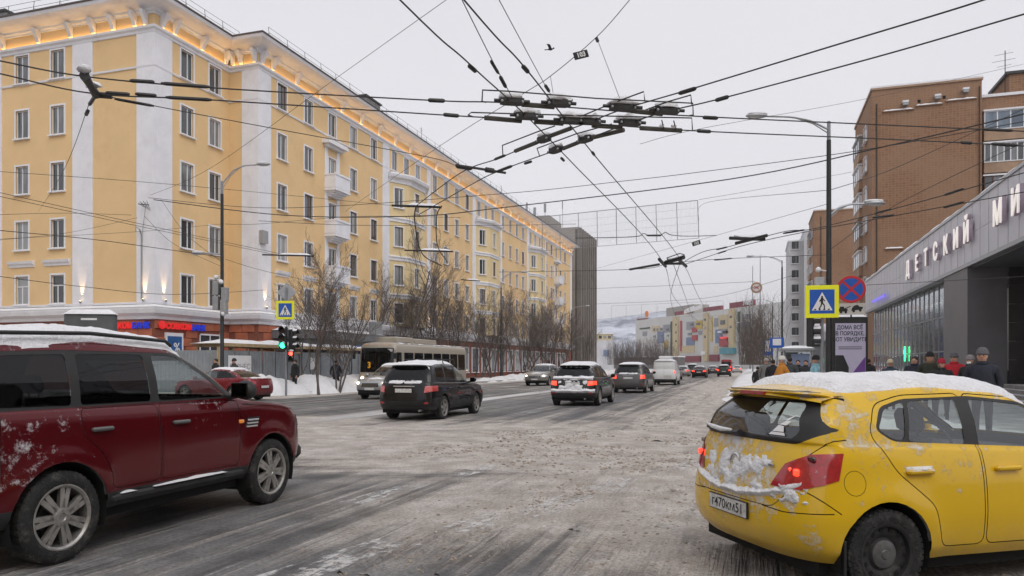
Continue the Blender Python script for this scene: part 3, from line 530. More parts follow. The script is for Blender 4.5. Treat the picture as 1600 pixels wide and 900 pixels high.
for x, y, h, r_ in ((-44, 134.5, 3, .1), (-42.5, 134.5, 2.6, .16), (-40.5, 134.5, 3.2, .12), (-39, 134.6, 2.2, .22), (-37, 134.6, 2.8, .2), (-34, 136, 3.5, .06)): mb = MB(); mb.tube([(x, y, 26.4), (x, y, 28.2+h)], .05, 5); mb.box(x-r_, y-.2, 27.2+h, x+r_, y+.1, 28.8+h); q(mb.build('antenna', GREYM))
# ------------------------------------------------------------------ brick blocks on the right
def brick_mat():
    g = nodes_mat('banded_brick'); s = g.N('ShaderNodeSeparateXYZ'); g.lk(g.pos, s.inputs[0]); al = g.mth('ADD', s.outputs[0], g.mth('MULTIPLY', s.outputs[1], 1.0)); cv = g.N('ShaderNodeCombineXYZ'); g.lk(al, cv.inputs[0]); g.lk(s.outputs[2], cv.inputs[1])
    br = g.N('ShaderNodeTexBrick'); g.lk(cv.outputs[0], br.inputs['Vector']); br.inputs['Scale'].default_value = 1.0; br.inputs['Brick Width'].default_value = .30; br.inputs['Row Height'].default_value = .22; br.inputs['Mortar Size'].default_value = .022; br.offset = .0
    br.inputs['Color1'].default_value = (.29, .15, .082, 1); br.inputs['Color2'].default_value = (.225, .112, .06, 1); br.inputs['Mortar'].default_value = (.30, .195, .125, 1)
    n = g.noi(g.pos, .16, 3, .4); f = g.rng(g.mth('ADD', n, g.mth('MULTIPLY', g.rng(g.z, 16.5, 12), .22)), .52, .60); n2 = g.noi(g.pos, .9, 6, .7)
    c = g.mix(g.mth('MULTIPLY', f, .55), br.outputs[0], (.31, .19, .118)); c = g.mix(g.rng(n2, .5, .8, 0, .45), c, (.20, .10, .055)); g.lk(c, g.b.inputs['Base Color']); g.b.inputs['Roughness'].default_value = .9
    bp = g.N('ShaderNodeBump'); bp.inputs['Strength'].default_value = .5; bp.inputs['Distance'].default_value = .02; g.lk(br.outputs['Fac'], bp.inputs['Height']); bp.invert = True; g.lk(bp.outputs[0], g.b.inputs['Normal']); return g.m
BRICK = brick_mat(); CONCB = mat('balcony_panel', (.36, .24, .16), .85, var=.2, scale=1)
def gl_balc(q, F, a0, a1, z, h, fm, pm, proud=.5, n=4, nm='loggia'):
    mb = MB(); F.box(mb, a0, a1, z-.95, z, -.1, proud-.05); q(mb.build('loggia_panel', CONCB)); o = None; mb = MB()
    F.box(mb, a0, a1, z, z+.08, proud-.1, proud); F.box(mb, a0, a1, z+h-.08, z+h, proud-.1, proud); F.box(mb, a0, a0+.08, z+.08, z+h-.08, 0, proud); F.box(mb, a1-.08, a1, z+.08, z+h-.08, 0, proud)
    for k in range(1, n): a = a0+(a1-a0)*k/n; F.box(mb, a-.05, a+.05, z+.08, z+h-.08, proud-.09, proud-.01)
    q(mb.build('glazing_frame', fm))
    for k in range(n): mb = MB(); F.box(mb, a0+(a1-a0)*k/n+.04, a0+(a1-a0)*(k+1)/n-.04, z+.05, z+h-.05, proud-.075, proud-.05); q(mb.build('pane', pm))
    mb = MB(); F.box(mb, a0-.1, a1+.1, z+h, z+h+.14, 0, proud+.1); q(mb.build('snow_ledge', SNOW))
def brick_block(name, label, x0, y0, x1, y1, H, x2=None):
    t, q = block_thing(name, label, (x0, y0, 0)); mb = MB(); mb.box(x0, y0, 0, x1, y1, H)
    q(mb.build('wall', BRICK)); mb = MB(); mb.box(x0-.12, y0-.12, H, x1+.1, y1+.1, H+.18); q(mb.build('parapet', CONCB)); mb = MB(); mb.box(x0-.1, y0-.1, H+.182, x1+.08, y1+.08, H+.34); q(mb.build('roof_snow', SNOW))
    F = Face((x0, y1), (x0, y0))     # street side, outward -x
    for k in range(8):
        z = H-3.9-k*3.02
        if z < 1: break
        gl_balc(q, F, 1.0, 5.6, z, 1.55, PVC if (k*7) % 3 else GREYM, PANE, .35, 3)
        window(t, F, 8.6, z, 1.7, 1.5, sur=.06, out=.16); 
    for o in [o for o in t.children if o.name.startswith('window')]: q(o)
    return t, q
t, q = brick_block('brick_block', 'tall brick apartment block with blank gable above the shop on the right', 10.8, 79, 20, 91.5, 27.9)
mb = MB(); mb.box(20, 80.3, 0, 44, 91.5, 26.6); q(mb.build('wing', BRICK)); mb = MB(); mb.box(19.9, 80.15, 26.6, 44, 91.5, 26.85); q(mb.build('wing_parapet', SNOW)); F = Face((20, 80.3), (44, 80.3))
for k, (fm, pm, n) in enumerate(((PVC, PANEB, 4), (PVC, PANE, 8), (WOODF, PANE, 6), (PVC, PANE, 4), (PVC, PANE, 5))):
    gl_balc(q, F, .35, 4.6, 23.35-k*3.0, 1.75, fm, pm, .7, n)
    for j in range(2): w_ = window(t, F, 6.5+3*j, 23.35-k*3.0, 1.6, 1.5, sur=.06, out=.16); q(w_)
mb = MB(); F0 = Face((10.8, 79), (20, 79))
mb.tube([F0.p(.4, 26.6, .08), F0.p(.4, 0, .08)], .05, 5); mb.tube([F0.p(9.0, 27.3, .08), F0.p(9.0, 8, .08)], .05, 5); q(mb.build('downpipe', DARKM))
for a, b_, z in ((.9, 3.6, 25.7), (3.7, 6.0, 25.95), (6.2, 8.8, 26.15), (1.1, 2.7, 12.6), (3.2, 4.8, 12.75)):
    mb = MB(); F0.box(mb, a, b_, z, z+.07, .005, .16); o_ = q(mb.build('brick_ledge', BRICK)); mb = MB(); mb.grid(lambda u, v: F0.p(a+(b_-a)*u, z+.07+.13*math.sin(PI*v)*min(1, 10*min(u, 1-u))*(1+.5*noise.noise(Vector((u*8, a, 0)))), .0+.18*v), 16, 4); q(mb.build('ledge_snow', SNOW))
for a, z in ((2.6, 26.1), (5.3, 26.4), (7.6, 26.75)): mb = MB(); F0.box(mb, a, a+.45, z, z+.25, .1, .5); q(mb.build('flood_lamp', GREYM)); mb = MB(); F0.box(mb, a-.03, a+.48, z+.25, z+.42, .08, .52); q(mb.build('lamp_snow', SNOW))
for a, z in ((3.9, 26.3), (6.0, 26.45)): mb = MB(); F0.box(mb, a, a+.25, z, z+.3, -.02, .02); q(mb.build('vent_hole', SEAM))
mb = MB(); mb.box(22.6, 80.5, 26.6, 30, 86, 28.6); q(mb.build('roof_cabin', BRICK)); mb = MB(); mb.box(22.3, 80.3, 28.6, 30, 86, 28.85); q(mb.build('cabin_roof', DARKM))
mb = MB(); mb.tube([(22.3, 80.6, 26.6), (22.3, 80.6, 30.9)], .04, 5)
for z, l in ((30.6, .9), (30.0, 1.1), (29.5, .7)): mb.tube([(22.3-l, 80.4, z-.15), (22.3+l*.8, 80.8, z+.15)], .018, 4)
q(mb.build('aerial', DARKM))
t, q = brick_block('brick_block', 'second brick apartment block farther down the right side of the street', 9.9, 138.8, 22, 151.5, 28.0)
F0 = Face((9.9, 138.8), (22, 138.8))
mb = MB(); F0.box(mb, 1, 1.12, 0, 27, 0, .1); q(mb.build('downpipe', DARKM))
# white tower
t, q = block_thing('white_tower', 'pale panel tower block far down the right side of the street', (8, 172, 0)); WT = mat('pale_panels', (.50, .50, .51), .8, var=.1, scale=.2); mb = MB(); mb.box(10.2, 171, 0, 16, 188, 30.0); mb.box(7.2, 173, 0, 10.2, 188, 28.3); q(mb.build('wall', WT))
mb = MB(); mb.box(10, 170.9, 30, 16.2, 188, 30.4); mb.box(7, 172.9, 28.3, 10.0, 188, 28.6); q(mb.build('parapet', SNOW)); F0, F1 = Face((10.2, 171), (16, 171)), Face((7.2, 173), (10.2, 173))
for k in range(9):
    for F, a in ((F0, 1.5), (F0, 4.2), (F1, 1.3)): q(window(t, F, a, 26.6-k*3.1, 1.5, 1.7, GREYM, PANED, .05, out=.16))
# ------------------------------------------------------------------ shop on the right
SH = thing('glass_shop', 'modern grey shop with glass front and large white letters on its fascia, right', 'shop', (9.3, 45, 0)); sm_ = Matrix.Translation((-9.3, -45, 0))
def qs(o): o.parent = SH; o.matrix_parent_inverse = sm_; return o
FS = Face((9.3, 72), (9.3, 16)); FASC = mat('fascia_panel', (.60, .60, .65), .45, .0, var=.06, scale=.6); COLG = mat('column_panel', (.17, .165, .17), .5, .2, var=.1, scale=.8); DKP = mat('dark_tile', (.045, .038, .036), .4, 0, var=.25, scale=1.2); ALU = mat('aluminium', (.36, .37, .39), .35, .7, var=.05)
mb = MB(); mb.box(9.42, 16, 6.2, 26, 72, 8.85); mb.box(12.6, 16, 0, 26, 43.5, 6.19); mb.box(14, 43.5, 0, 26, 72, 6.19); qs(mb.build('wall', mat('shop_inner', (.12, .12, .125), .8, var=.1)))
k = 0; a = 0.0
while a < 55.9:
    for z0, z1 in ((6.25, 7.5), (7.515, 8.8)):
        mb = MB(); FS.box(mb, a+.035, min(56, a+1.25)-.035, z0, z1, -.11, .0); qs(mb.build('fascia_panel', FASC))
    a += 1.25
mb = MB(); FS.box(mb, 0, 56, 6.08, 6.25, -.4, .05); qs(mb.build('fascia_trim', ALU)); mb = MB(); FS.box(mb, 0, 56, 8.8, 8.93, -.6, .06); qs(mb.build('coping', ALU)); mb = MB(); mb.grid(lambda u, v: FS.p(56*u, 8.93+.22*math.sin(PI*v)*(1+.6*noise.noise(Vector((u*40, v, 0)))), -.5+.55*v), 120, 5); qs(mb.build('coping_snow', SNOW, None, 60))
mb = MB(); mb.box(9.5, 16, 6.0, 12.7, 43.4, 6.07); qs(mb.build('soffit', mat('soffit', (.10, .10, .105), .5, .3, var=.1)))
n = 0; a = 0.3; SHG = glass('shop_glass', (.42, .46, .45), (.8, .83, .86), .01, 1.55, .36)
while a < 28.3:
    for z0, z1 in ((.35, 2.3), (2.36, 4.2), (4.26, 6.05)):
        mb = MB(); FS.box(mb, a+.05, a+1.23, z0, z1, -.62, -.6); qs(mb.build('pane', SHG))
    mb = MB(); FS.box(mb, a-.035, a+.035, .2, 6.08, -.62, -.56); qs(mb.build('mullion', ALU)); a += 1.28
for z in (.25, 2.33, 4.23): mb = MB(); FS.box(mb, .3, 28.4, z-.035, z+.035, -.66, -.56); qs(mb.build('transom', ALU))
mb = MB(); FS.box(mb, 28.5, 32.9, .1, 6.08, -1.6, -.02); qs(mb.build('column', COLG))
for a in range(5):
    for j in range(7): mb = MB(); mb.bbox(12.45+.0, 43.3-(a+1)*4.6+.01, .15+j*.84, 12.59, 43.3-a*4.6-.01, .98+j*.84, .006); qs(mb.build('wall_tile', DKP))
for j in range(7): mb = MB(); mb.bbox(10.95, 39.0, .15+j*.84, 12.44, 39.09, .98+j*.84, .006); qs(mb.build('wall_tile', DKP))
mb = MB(); mb.bbox(12.2, 30.2, 1.0, 12.44, 32.6, 2.5, .02); o_ = qs(mb.build('service_hatch', GREYM)); mb = MB(); mb.box(12.17, 30.4, 1.15, 12.2, 32.4, 2.3); q_ = qs(mb.build('hatch_panel', SEAM))
for k in range(4): mb = MB(); mb.box(9.0+.45*k, 16, .139, 12.6, 38.8, .14+.15*(k+1)); qs(mb.build('step', mat('step_stone', (.20, .19, .185), .8, var=.2, top=.1)))
mb = MB(); mb.box(13.9, 44, .2, 13.97, 71.6, 6.0); qs(mb.build('back_wall', mat('shop_back', (.55, .56, .55), .7, var=.2, scale=.6)))
for k in range(9): mb = MB(); mb.bbox(11.2, 45+3*k, 5.55, 11.5, 46.8+3*k, 5.62, .01); qs(mb.build('added_ceiling_light', mat('added_shop_lamp', (.9, .9, .9), .5, var=0, emit=(1, .97, .92), es=6)))  # glowing panels added inside to brighten the shop glass
# interior clutter that shows through the glass
random.seed(8); mb = MB(); mb.box(9.9, 44, .13, 13.9, 71.6, .2); qs(mb.build('shop_floor', mat('shop_floor', (.35, .34, .33), .4, var=.1)))
for k in range(16):
    mb = MB(); y = 45+1.6*k; h = 1.2+.9*random.random(); mb.bbox(11.2+random.random(), y, .2, 12.2+random.random(), y+1.1, h, .03); qs(mb.build('display', mat('display%d' % (k % 5), random.choice(((.3, .1, .08), (.12, .2, .35), (.4, .38, .3), (.15, .3, .14), (.35, .3, .1))), .6, var=.4, scale=3)))
GRN = mat('green_neon', (.02, .5, .1), .4, var=0, emit=(.03, 1, .25), es=3)
mb = MB(); c = PX(1413, 553, 9.75); mb.bbox(c.x, c.y-.12, c.z-.5, c.x+.05, c.y+.12, c.z+.5, .01); mb.bbox(c.x, c.y-.22, c.z+.0, c.x+.04, c.y+.22, c.z+.25, .01); qs(mb.build('pharmacy_cross', GRN))
for y, z in ((53, 4.8), (50, 4.9), (47, 5.2), (58, 3.6)): mb = MB(); mb.bbox(11, y, z, 11.1, y+.9, z+.25, .02); qs(mb.build('neon_sign', mat('lime_neon', (.3, .5, .05), .4, var=0, emit=(.4, 1, .1), es=.8)))
# big letters
LETW = mat('letter_white', (.74, .72, .70), .5, var=.05, emit=(1, .92, .85), es=.45); LETS = mat('letter_edge', (.52, .42, .50), .5, var=.1); LETP = mat('letter_violet', (.10, .08, .45), .4, var=0, emit=(.25, .2, 1), es=.6); LETR = mat('letter_red', (.6, .03, .04), .4, var=0, emit=(1, .1, .08), es=.4); LETY = mat('letter_amber', (.7, .4, .03), .4, var=0, emit=(1, .6, .1), es=.4)  # white letter faces given a glow so they look whiter
def letter(ch, px, m=LETW, size=1.28):
    c = PX(px, 400, 9.05); M = frame((9.12, c.y, 7.1), (0, -1, 0), (0, 0, 1)); o_ = qs(text('letter', ch, size, m, M @ Matrix.Translation((0, 0, .06)), None, .03, 'CENTER', .02)); b_ = qs(text('letter_side', ch, size, LETS, M @ Matrix.Translation((0, 0, -.03)), None, .075, 'CENTER', .022))
    b_.parent = o_; b_.matrix_parent_inverse = sm_ if False else Matrix(); o_.matrix_parent_inverse = sm_
for ch, px in zip('\u0414\u0415\u0422\u0421\u041a\u0418\u0419', (1418, 1432, 1446, 1461, 1477, 1493, 1509)): letter(ch, px)
letter('\u041c', 1558, LETW, 1.35); letter('\u0418', 1586, LETW, 1.35); letter('\u0420', 1614, LETW, 1.35)
mb = MB(); mb.box(9.0, 60, 6.55, 9.1, 66, 6.75); qs(mb.build('violet_sign', LETP))
# low shop farther on
t, q = block_thing('corner_shop', 'low glass shop beyond the bus stop with a raked white fascia', (9, 95, 0)); mb = MB(); mb.box(8.2, 93, 0, 20, 118, 4.4); q(mb.build('wall', mat('dark_glass_wall', (.09, .11, .12), .15, var=.3, scale=.5))); mb = MB(); mb.prism([(93, 4.4), (118, 4.4), (118, 7.6), (110, 7.0), (93, 5.4)], -20, -7.8, Matrix(((0, 0, -1, 0), (1, 0, 0, 0), (0, 1, 0, 0), (0, 0, 0, 1)))); q(mb.build('fascia', mat('violet_white', (.52, .50, .56), .6, var=.1)))
mb = MB(); mb.box(7.7, 95, 4.5, 7.78, 99, 5.1); q(mb.build('violet_sign', LETP)); mb = MB(); mb.box(8.1, 100, 1.9, 8.19, 103, 2.4); q(mb.build('green_sign', GRN))
for k in range(12): mb = MB(); mb.box(8.12, 93.4+2.05*k, .3, 8.19, 93.5+2.05*k, 4.3); q(mb.build('mullion', ALU))
# ------------------------------------------------------------------ colourful mall closing the street
A0 = PD(993, 570, 380); A1 = PD(1195, 570, 276); FM = Face((A0.x, A0.y), (A1.x, A1.y)); MW = mat('mall_white', (.58, .58, .57), .7, var=.06, scale=.1)
t, q = block_thing('shopping_mall', 'large white mall with red, blue and yellow panels closing the street', (A0.x, A0.y, 0))
def sm_px(px):
    d = ray(px, 570); s_ = ((FM.o.y-d.y*FM.o.x/d.x))/((d.y/d.x)*FM.d.x-FM.d.y); return s_
def zm(px, py): s_ = sm_px(px); P = FM.p(s_, 0); D = -SN*P.x+CS*P.y; return CAMZ+(HORY-py)*D/FPX
mb = MB(); FM.box(mb, 0, FM.L+25, 0, 24, -30, 0); q(mb.build('wall', MW))
CRM = mat('mall_cream', (.55, .46, .29), .7, var=.06); MRED = mat('mall_dark_red', (.22, .045, .06), .6, var=.1); MBLU = mat('mall_blue', (.17, .22, .34), .6, var=.1); MYEL = mat('mall_yellow', (.54, .39, .10), .6, var=.1); MGRY = mat('mall_grey', (.27, .28, .31), .6, var=.1); MR2 = mat('mall_red', (.38, .07, .08), .6, var=.1); TEAL = mat('teal_sign', (.08, .28, .34), .5, var=.1); MGN = mat('mall_green', (.05, .09, .05), .6, var=.1)
def mp(x0, y0, x1, y1, m, o=.25, nm='panel'): mb = MB(); FM.box(mb, sm_px(x0), sm_px(x1), zm(x1, y1), zm(x1, y0), .0, o); q(mb.build(nm, m))
Z4 = lambda x: 900+x/4.5; Y4 = lambda y: 420+y/4.5
for (x0, y0, x1, y1, m, o) in ((690, 335, 725, 650, CRM, .9), (905, 310, 935, 650, CRM, .9), (1085, 280, 1120, 600, CRM, .9), (535, 400, 590, 440, CRM, .2), (575, 440, 620, 520, MBLU, .3), (615, 390, 665, 445, MGRY, .2), (625, 505, 650, 560, MYEL, .4), (735, 365, 747, 580, MR2, .3), (780, 370, 832, 425, MGRY, .25), (842, 362, 890, 422, MYEL, .4), (778, 480, 835, 535, MBLU, .3), (820, 412, 853, 445, MR2, .45), (820, 465, 857, 503, MR2, .45), (860, 435, 888, 462, MGRY, .2), (740, 540, 835, 590, CRM, .2), (950, 335, 962, 510, MYEL, .3),
                              (975, 345, 1003, 405, MGRY, .25), (1005, 320, 1070, 420, CRM, .25), (983, 425, 1030, 520, MBLU, .3), (1015, 485, 1070, 545, MR2, .6), (1030, 425, 1065, 455, MGRY, .7), (1030, 555, 1128, 597, TEAL, 1.5), (735, 612, 880, 655, MRED, .6), (945, 603, 1010, 650, MRED, .6), (970, 540, 1000, 590, CRM, .2), (1170, 315, 1230, 350, MGRY, .2), (450, 410, 520, 420, MGN, .3), (668, 370, 680, 620, MGN, .3), (1090, 390, 1102, 540, MGN, .3), (1140, 300, 1155, 450, MGN, .3), (1170, 370, 1230, 420, MBLU, .2), (1165, 440, 1240, 520, MGRY, .2), (470, 440, 500, 470, MGRY, .2)):
    mp(Z4(x0), Y4(y0), Z4(x1), Y4(y1), m, o)
for x0, y0, x1, y1 in ((548, 420, 560, 435), (570, 418, 582, 435), (595, 415, 608, 432), (640, 420, 655, 432), (600, 465, 615, 480), (642, 462, 655, 476), (548, 468, 560, 482), (790, 385, 805, 400), (812, 383, 827, 398), (852, 378, 880, 395), (1020, 360, 1052, 390), (1040, 432, 1060, 447), (790, 450, 815, 465), (712, 385, 720, 400), (712, 440, 720, 455), (712, 500, 720, 515), (915, 350, 926, 366), (915, 410, 926, 426), (915, 470, 926, 486), (1095, 330, 1110, 346), (1095, 400, 1110, 416)): mp(Z4(x0), Y4(y0), Z4(x1), Y4(y1), PANE, 1.0 if x0 in (712, 915, 1095) else .45, 'window')
for x0, y0, x1, y1 in ((425, 362, 490, 390), (690, 315, 745, 340), (890, 278, 1015, 312), (1075, 240, 1240, 285)): mb = MB(); z0 = 24.0; FM.box(mb, sm_px(Z4(x0)), sm_px(Z4(x1)), z0, zm(Z4(x1), Y4(y0))+1.2, -1.5, -.2); q(mb.build('roof_screen', MRED))
mb = MB(); FM.box(mb, sm_px(Z4(505)), sm_px(Z4(690)), 24, 29.5, -18, -10); q(mb.build('roof_cabin', mat('mall_plant', (.33, .31, .29), .8, var=.1)))
s_ = sm_px(1168); q(text('sign_lettering', '\u041c\u0438\u0440', 3.0, WHITEP, on_face(FM, s_, 24.6, .0), None, .1, 'CENTER', .06, .25)); mb = MB(); s_ = sm_px(1070); mb.prism([(0, 0), (15, 1.2), (15.5, 3.2), (9, 2.2), (8, 2.9), (.6, 1.8)], -.1, .1, on_face(FM, s_, 24.2, .4)); q(mb.build('white_sign', WHITEP))
mb = MB(); s_ = sm_px(1010); mb.lathe([(.0, .2), (1.6, .2), (1.6, -.2)], 20, on_face(FM, s_, 26.6, -.2)); q(mb.build('orange_sign', mat('sign_orange', (.75, .20, .02), .5, var=0)))
for px, m in ((1036, MBLU), (1041, MYEL), (1046, MR2), (1051, MGN)): mb = MB(); s_ = sm_px(px); FM.box(mb, s_, s_+2.2, 25, 27, -9.5, -9); q(mb.build('roof_letter', m))
for px, py, w, h, m in ((1099, 549, 6, 5, WHITEP), (1125, 517, 5, 3, WHITEP), (1133, 517, 5, 3, BLACKP), (1129, 526, 8, 3, LETR), (1134, 533, 7, 7, MR2)): mp(px, py, px+w, py+h, m, 1.2, 'sign')
# small pale building left of the mall
t, q = block_thing('pale_house', 'small pale building with a yellow top between the office block and the mall', (-16, 250, 0)); a = PD(931, 570, 262); b = PD(957, 570, 261); F = Face((a.x, a.y), (b.x, b.y)); mb = MB(); F.box(mb, -8, F.L, 0, 10.2, -14, 0); q(mb.build('wall', mat('pale_wall', (.55, .55, .57), .8, var=.1, scale=.3))); mb = MB(); F.box(mb, -8, F.L-.5, 10.2, 12.4, -14, -1); q(mb.build('upper_storey', CRM)); mb = MB(); F.box(mb, -8.2, F.L+.2, 12.4, 12.8, -14, -.7); q(mb.build('roof_snow', SNOW))
for k in range(3): mb = MB(); F.box(mb, 1+k*1.6, 2+k*1.6, 10.8, 11.8, -1, -.95); q(mb.build('window', PANE))
mb = MB(); F.box(mb, F.L*.45, F.L*.8, 4.5, 6.8, 0, .1); q(mb.build('sign', MBLU))
# long low dark wall of hedge-backed building in the centre distance
t, q = block_thing('grey_hall', 'long low grey hall behind the shrubs, centre distance', (-8, 300, 0)); a = PD(955, 570, 290); b = PD(1045, 570, 270); F = Face((a.x, a.y), (b.x, b.y)); mb = MB(); F.box(mb, 0, F.L, 0, 4.4, -10, 0); q(mb.build('wall', mat('hall_grey', (.14, .13, .13), .8, var=.2, scale=.3))); mb = MB(); F.box(mb, -.2, F.L+.2, 4.4, 4.8, -10, .3); q(mb.build('roof_snow', SNOW))

# ------------------------------------------------------------------ blocks added out of view behind the camera to darken reflections and skylight
def plain_block(label, x0, y0, x1, y1, H, m, faces):
    t, q = block_thing('unseen_corner_block', label, ((x0+x1)/2, (y0+y1)/2, 0)); mb = MB(); mb.box(x0, y0, 0, x1, y1, H); q(mb.build('wall', m)); mb = MB(); mb.box(x0-.3, y0-.3, H, x1+.3, y1+.3, H+.5); q(mb.build('cornice', WTRIM))
    for F in faces:
        for k in range(int((F.L-2)/3.2)):
            for r_ in range(5): q(window(t, F, 2.2+3.2*k, 2.2+3.3*r_, 1.2, 1.7, PVC, PANED, out=.16))
plain_block('unseen ochre block added on the near right corner behind the camera', 13, -46, 62, -9, 19, STUC, [Face((62, -9), (13, -9)), Face((13, -9), (13, -46))])
plain_block('unseen pale block added on the near left corner behind the camera', -75, -50, -26, -8, 20, STUC2, [Face((-26, -8), (-75, -8)), Face((-26, -50), (-26, -8))])
# ================================================================== vehicles
def car_paint(name, col, snow=0.0, metal=.35, rough=.22, dirtz=.75, zone=None, dcol=(.22, .20, .185)):
    if name in MATS: return MATS[name]
    m = bpy.data.materials.new(name); m.use_nodes = True; t = m.node_tree; N = t.nodes.new; lk = t.links.new; b = t.nodes['Principled BSDF']
    b.inputs['Metallic'].default_value = metal; b.inputs['Specular IOR Level'].default_value = .35; b.inputs['Coat Weight'].default_value = .7; b.inputs['Coat Roughness'].default_value = .04
    src = N('ShaderNodeTexCoord').outputs['Object']; sx = N('ShaderNodeSeparateXYZ'); lk(src, sx.inputs[0])
    def math_(op, a, c, cl=False):
        q = N('ShaderNodeMath'); q.operation = op; q.use_clamp = cl
        for i, v in enumerate((a, c)):
            if isinstance(v, (int, float)): q.inputs[i].default_value = v
            else: lk(v, q.inputs[i])
        return q.outputs[0]
    def noi(sc, det=6, ro=.65, mp=None):
        n = N('ShaderNodeTexNoise'); n.inputs['Scale'].default_value = sc; n.inputs['Detail'].default_value = det; n.inputs['Roughness'].default_value = ro
        if mp: g = N('ShaderNodeMapping'); g.inputs['Scale'].default_value = mp; lk(src, g.inputs[0]); lk(g.outputs[0], n.inputs['Vector'])
        else: lk(src, n.inputs['Vector'])
        return n.outputs[0]
    def rng(v, lo, hi):
        q = N('ShaderNodeMapRange'); q.inputs[1].default_value = lo; q.inputs[2].default_value = hi; lk(v, q.inputs[0]); return q.outputs[0]
    def mix(f, a, c):
        q = N('ShaderNodeMix'); q.data_type = 'RGBA'; lk(f, q.inputs[0])
        for i, v in ((6, a), (7, c)):
            if isinstance(v, tuple): q.inputs[i].default_value = (*v, 1)
            else: lk(v, q.inputs[i])
        return q.outputs[2]
    # road grime thrown up from the wheels
    dz = rng(sx.outputs[2], dirtz, .15); dn = noi(3.2, 8, .7, (1, 1, .6)); dm = math_('MULTIPLY', dz, rng(dn, .3, .75))
    c = mix(math_('MULTIPLY', dm, .7), col, dcol)
    # snow stuck to the panels
    sn = noi(6.5, 10, .78); fine = noi(38, 3, .6)
    s2 = math_('ADD', sn, math_('MULTIPLY', math_('SUBTRACT', fine, .5), .18))
    gz = N('ShaderNodeNewGeometry'); sy = N('ShaderNodeSeparateXYZ'); lk(gz.outputs['Normal'], sy.inputs[0])
    up = math_('MULTIPLY', math_('MAXIMUM', sy.outputs[2], 0), .16)
    s2 = math_('ADD', s2, up)
    if zone:   # extra snow inside soft boxes (centre, radius, gain)
        for (cx, cy, cz), rad, gain in zone:
            vm = N('ShaderNodeVectorMath'); vm.operation = 'DISTANCE'; lk(src, vm.inputs[0]); vm.inputs[1].default_value = (cx, cy, cz)
            s2 = math_('ADD', s2, math_('MULTIPLY', rng(vm.outputs['Value'], rad, rad*.35), gain))
    sm = rng(s2, .70-snow, .86-snow)
    c = mix(sm, c, (.78, .79, .82)); lk(c, b.inputs['Base Color'])
    ro = math_('ADD', math_('MULTIPLY', sm, .5), math_('ADD', math_('MULTIPLY', dm, .5), rough), True); lk(ro, b.inputs['Roughness'])
    lk(math_('MULTIPLY', math_('SUBTRACT', 1, math_('MAXIMUM', sm, dm), True), .4), b.inputs['Coat Weight'])
    lk(math_('MULTIPLY', math_('SUBTRACT', 1, math_('MAXIMUM', sm, dm), True), metal), b.inputs['Metallic'])
    bp = N('ShaderNodeBump'); bp.inputs['Strength'].default_value = .6; bp.inputs['Distance'].default_value = .012; lk(math_('MULTIPLY', sm, math_('ADD', fine, .6)), bp.inputs['Height']); lk(bp.outputs[0], b.inputs['Normal'])
    MATS[name] = m; return m
TYRE = mat('tyre_rubber', (.018, .018, .018), .85, var=.3, scale=14, obj=True, dirt=((.12, .11, .10), 9, .5, .8), bump=.5, bscale=60)
ALLOY = mat('alloy', (.42, .41, .39), .38, .7, var=.2, scale=12, obj=True, dirt=((.10, .085, .07), 7, .5, .75))
STEELW = mat('steel_wheel', (.028, .028, .028), .6, .2, var=.3, scale=12, obj=True, dirt=((.16, .15, .14), 8, .55, .85))
LINING = mat('cabin_lining', (.26, .26, .26), .9, var=.15)
SEAT = mat('seat_fabric', (.06, .06, .065), .95, var=.2, scale=20)
GLASS_C = glass('clear_auto_glass', (.80, .86, .84), ext=.07); GLASS_D = glass('dark_auto_glass', (.055, .06, .065), ext=.0); GLASS_B = glass('black_glass', (.012, .012, .014))

CHROME = mat('chrome', (.62, .62, .63), .16, 1, var=.05)
def lampmat(name, col, e, es, rough=.12): return mat(name, col, rough, 0, var=.25, scale=30, obj=True, coat=1, emit=e, es=es)
RED_OFF = lampmat('red_lens', (.28, .006, .01), (.6, .01, .01), .05); RED_ON = lampmat('red_lens_lit', (.6, .02, .015), (1, .05, .02), 2.2)
CLEARL = mat('clear_lens', (.55, .57, .6), .08, .3, var=.2, scale=25, obj=True, coat=1); HEAD_ON = lampmat('head_lamp_lit', (.9, .85, .7), (1, .78, .48), 9)
ORANGEL = lampmat('orange_lens', (.8, .25, .03), (1, .3, .02), .2); PLATEW = mat('plate_white', (.62, .62, .60), .5, var=.25, scale=30, obj=True, dirt=((.3, .28, .26), 12, .5, .75)); INK = mat('ink_black', (.012, .012, .013), .7, var=0)

def roundpoly(pts, r, seg=4):
    out = []; n = len(pts)
    for i in range(n):
        p = Vector(pts[i]); a = Vector(pts[i-1]); b = Vector(pts[(i+1) % n]); da = (a-p); db = (b-p); k = min(r, da.length*.45, db.length*.45)
        s = p+da.normalized()*k; e = p+db.normalized()*k
        for j in range(seg+1): t = j/seg; q = s.lerp(p, t).lerp(p.lerp(e, t), t); out.append((q.x, q.y))
    return out
def shrink(poly, d):
    n = len(poly); A = sum(poly[i][0]*poly[(i+1) % n][1]-poly[(i+1) % n][0]*poly[i][1] for i in range(n)); sg = 1 if A > 0 else -1; out = []
    for i in range(n):
        p = Vector(poly[i]); a = Vector(poly[i-1]); b = Vector(poly[(i+1) % n]); e1 = (p-a); e2 = (b-p)
        if e1.length < 1e-6: e1 = e2
        if e2.length < 1e-6: e2 = e1
        n1 = Vector((-e1.y, e1.x)).normalized(); n2 = Vector((-e2.y, e2.x)).normalized(); m = (n1+n2)
        m = m.normalized() if m.length > .01 else n1
        out.append(tuple(p+m*(sg*d/max(.4, m.dot(n1)))))
    return out
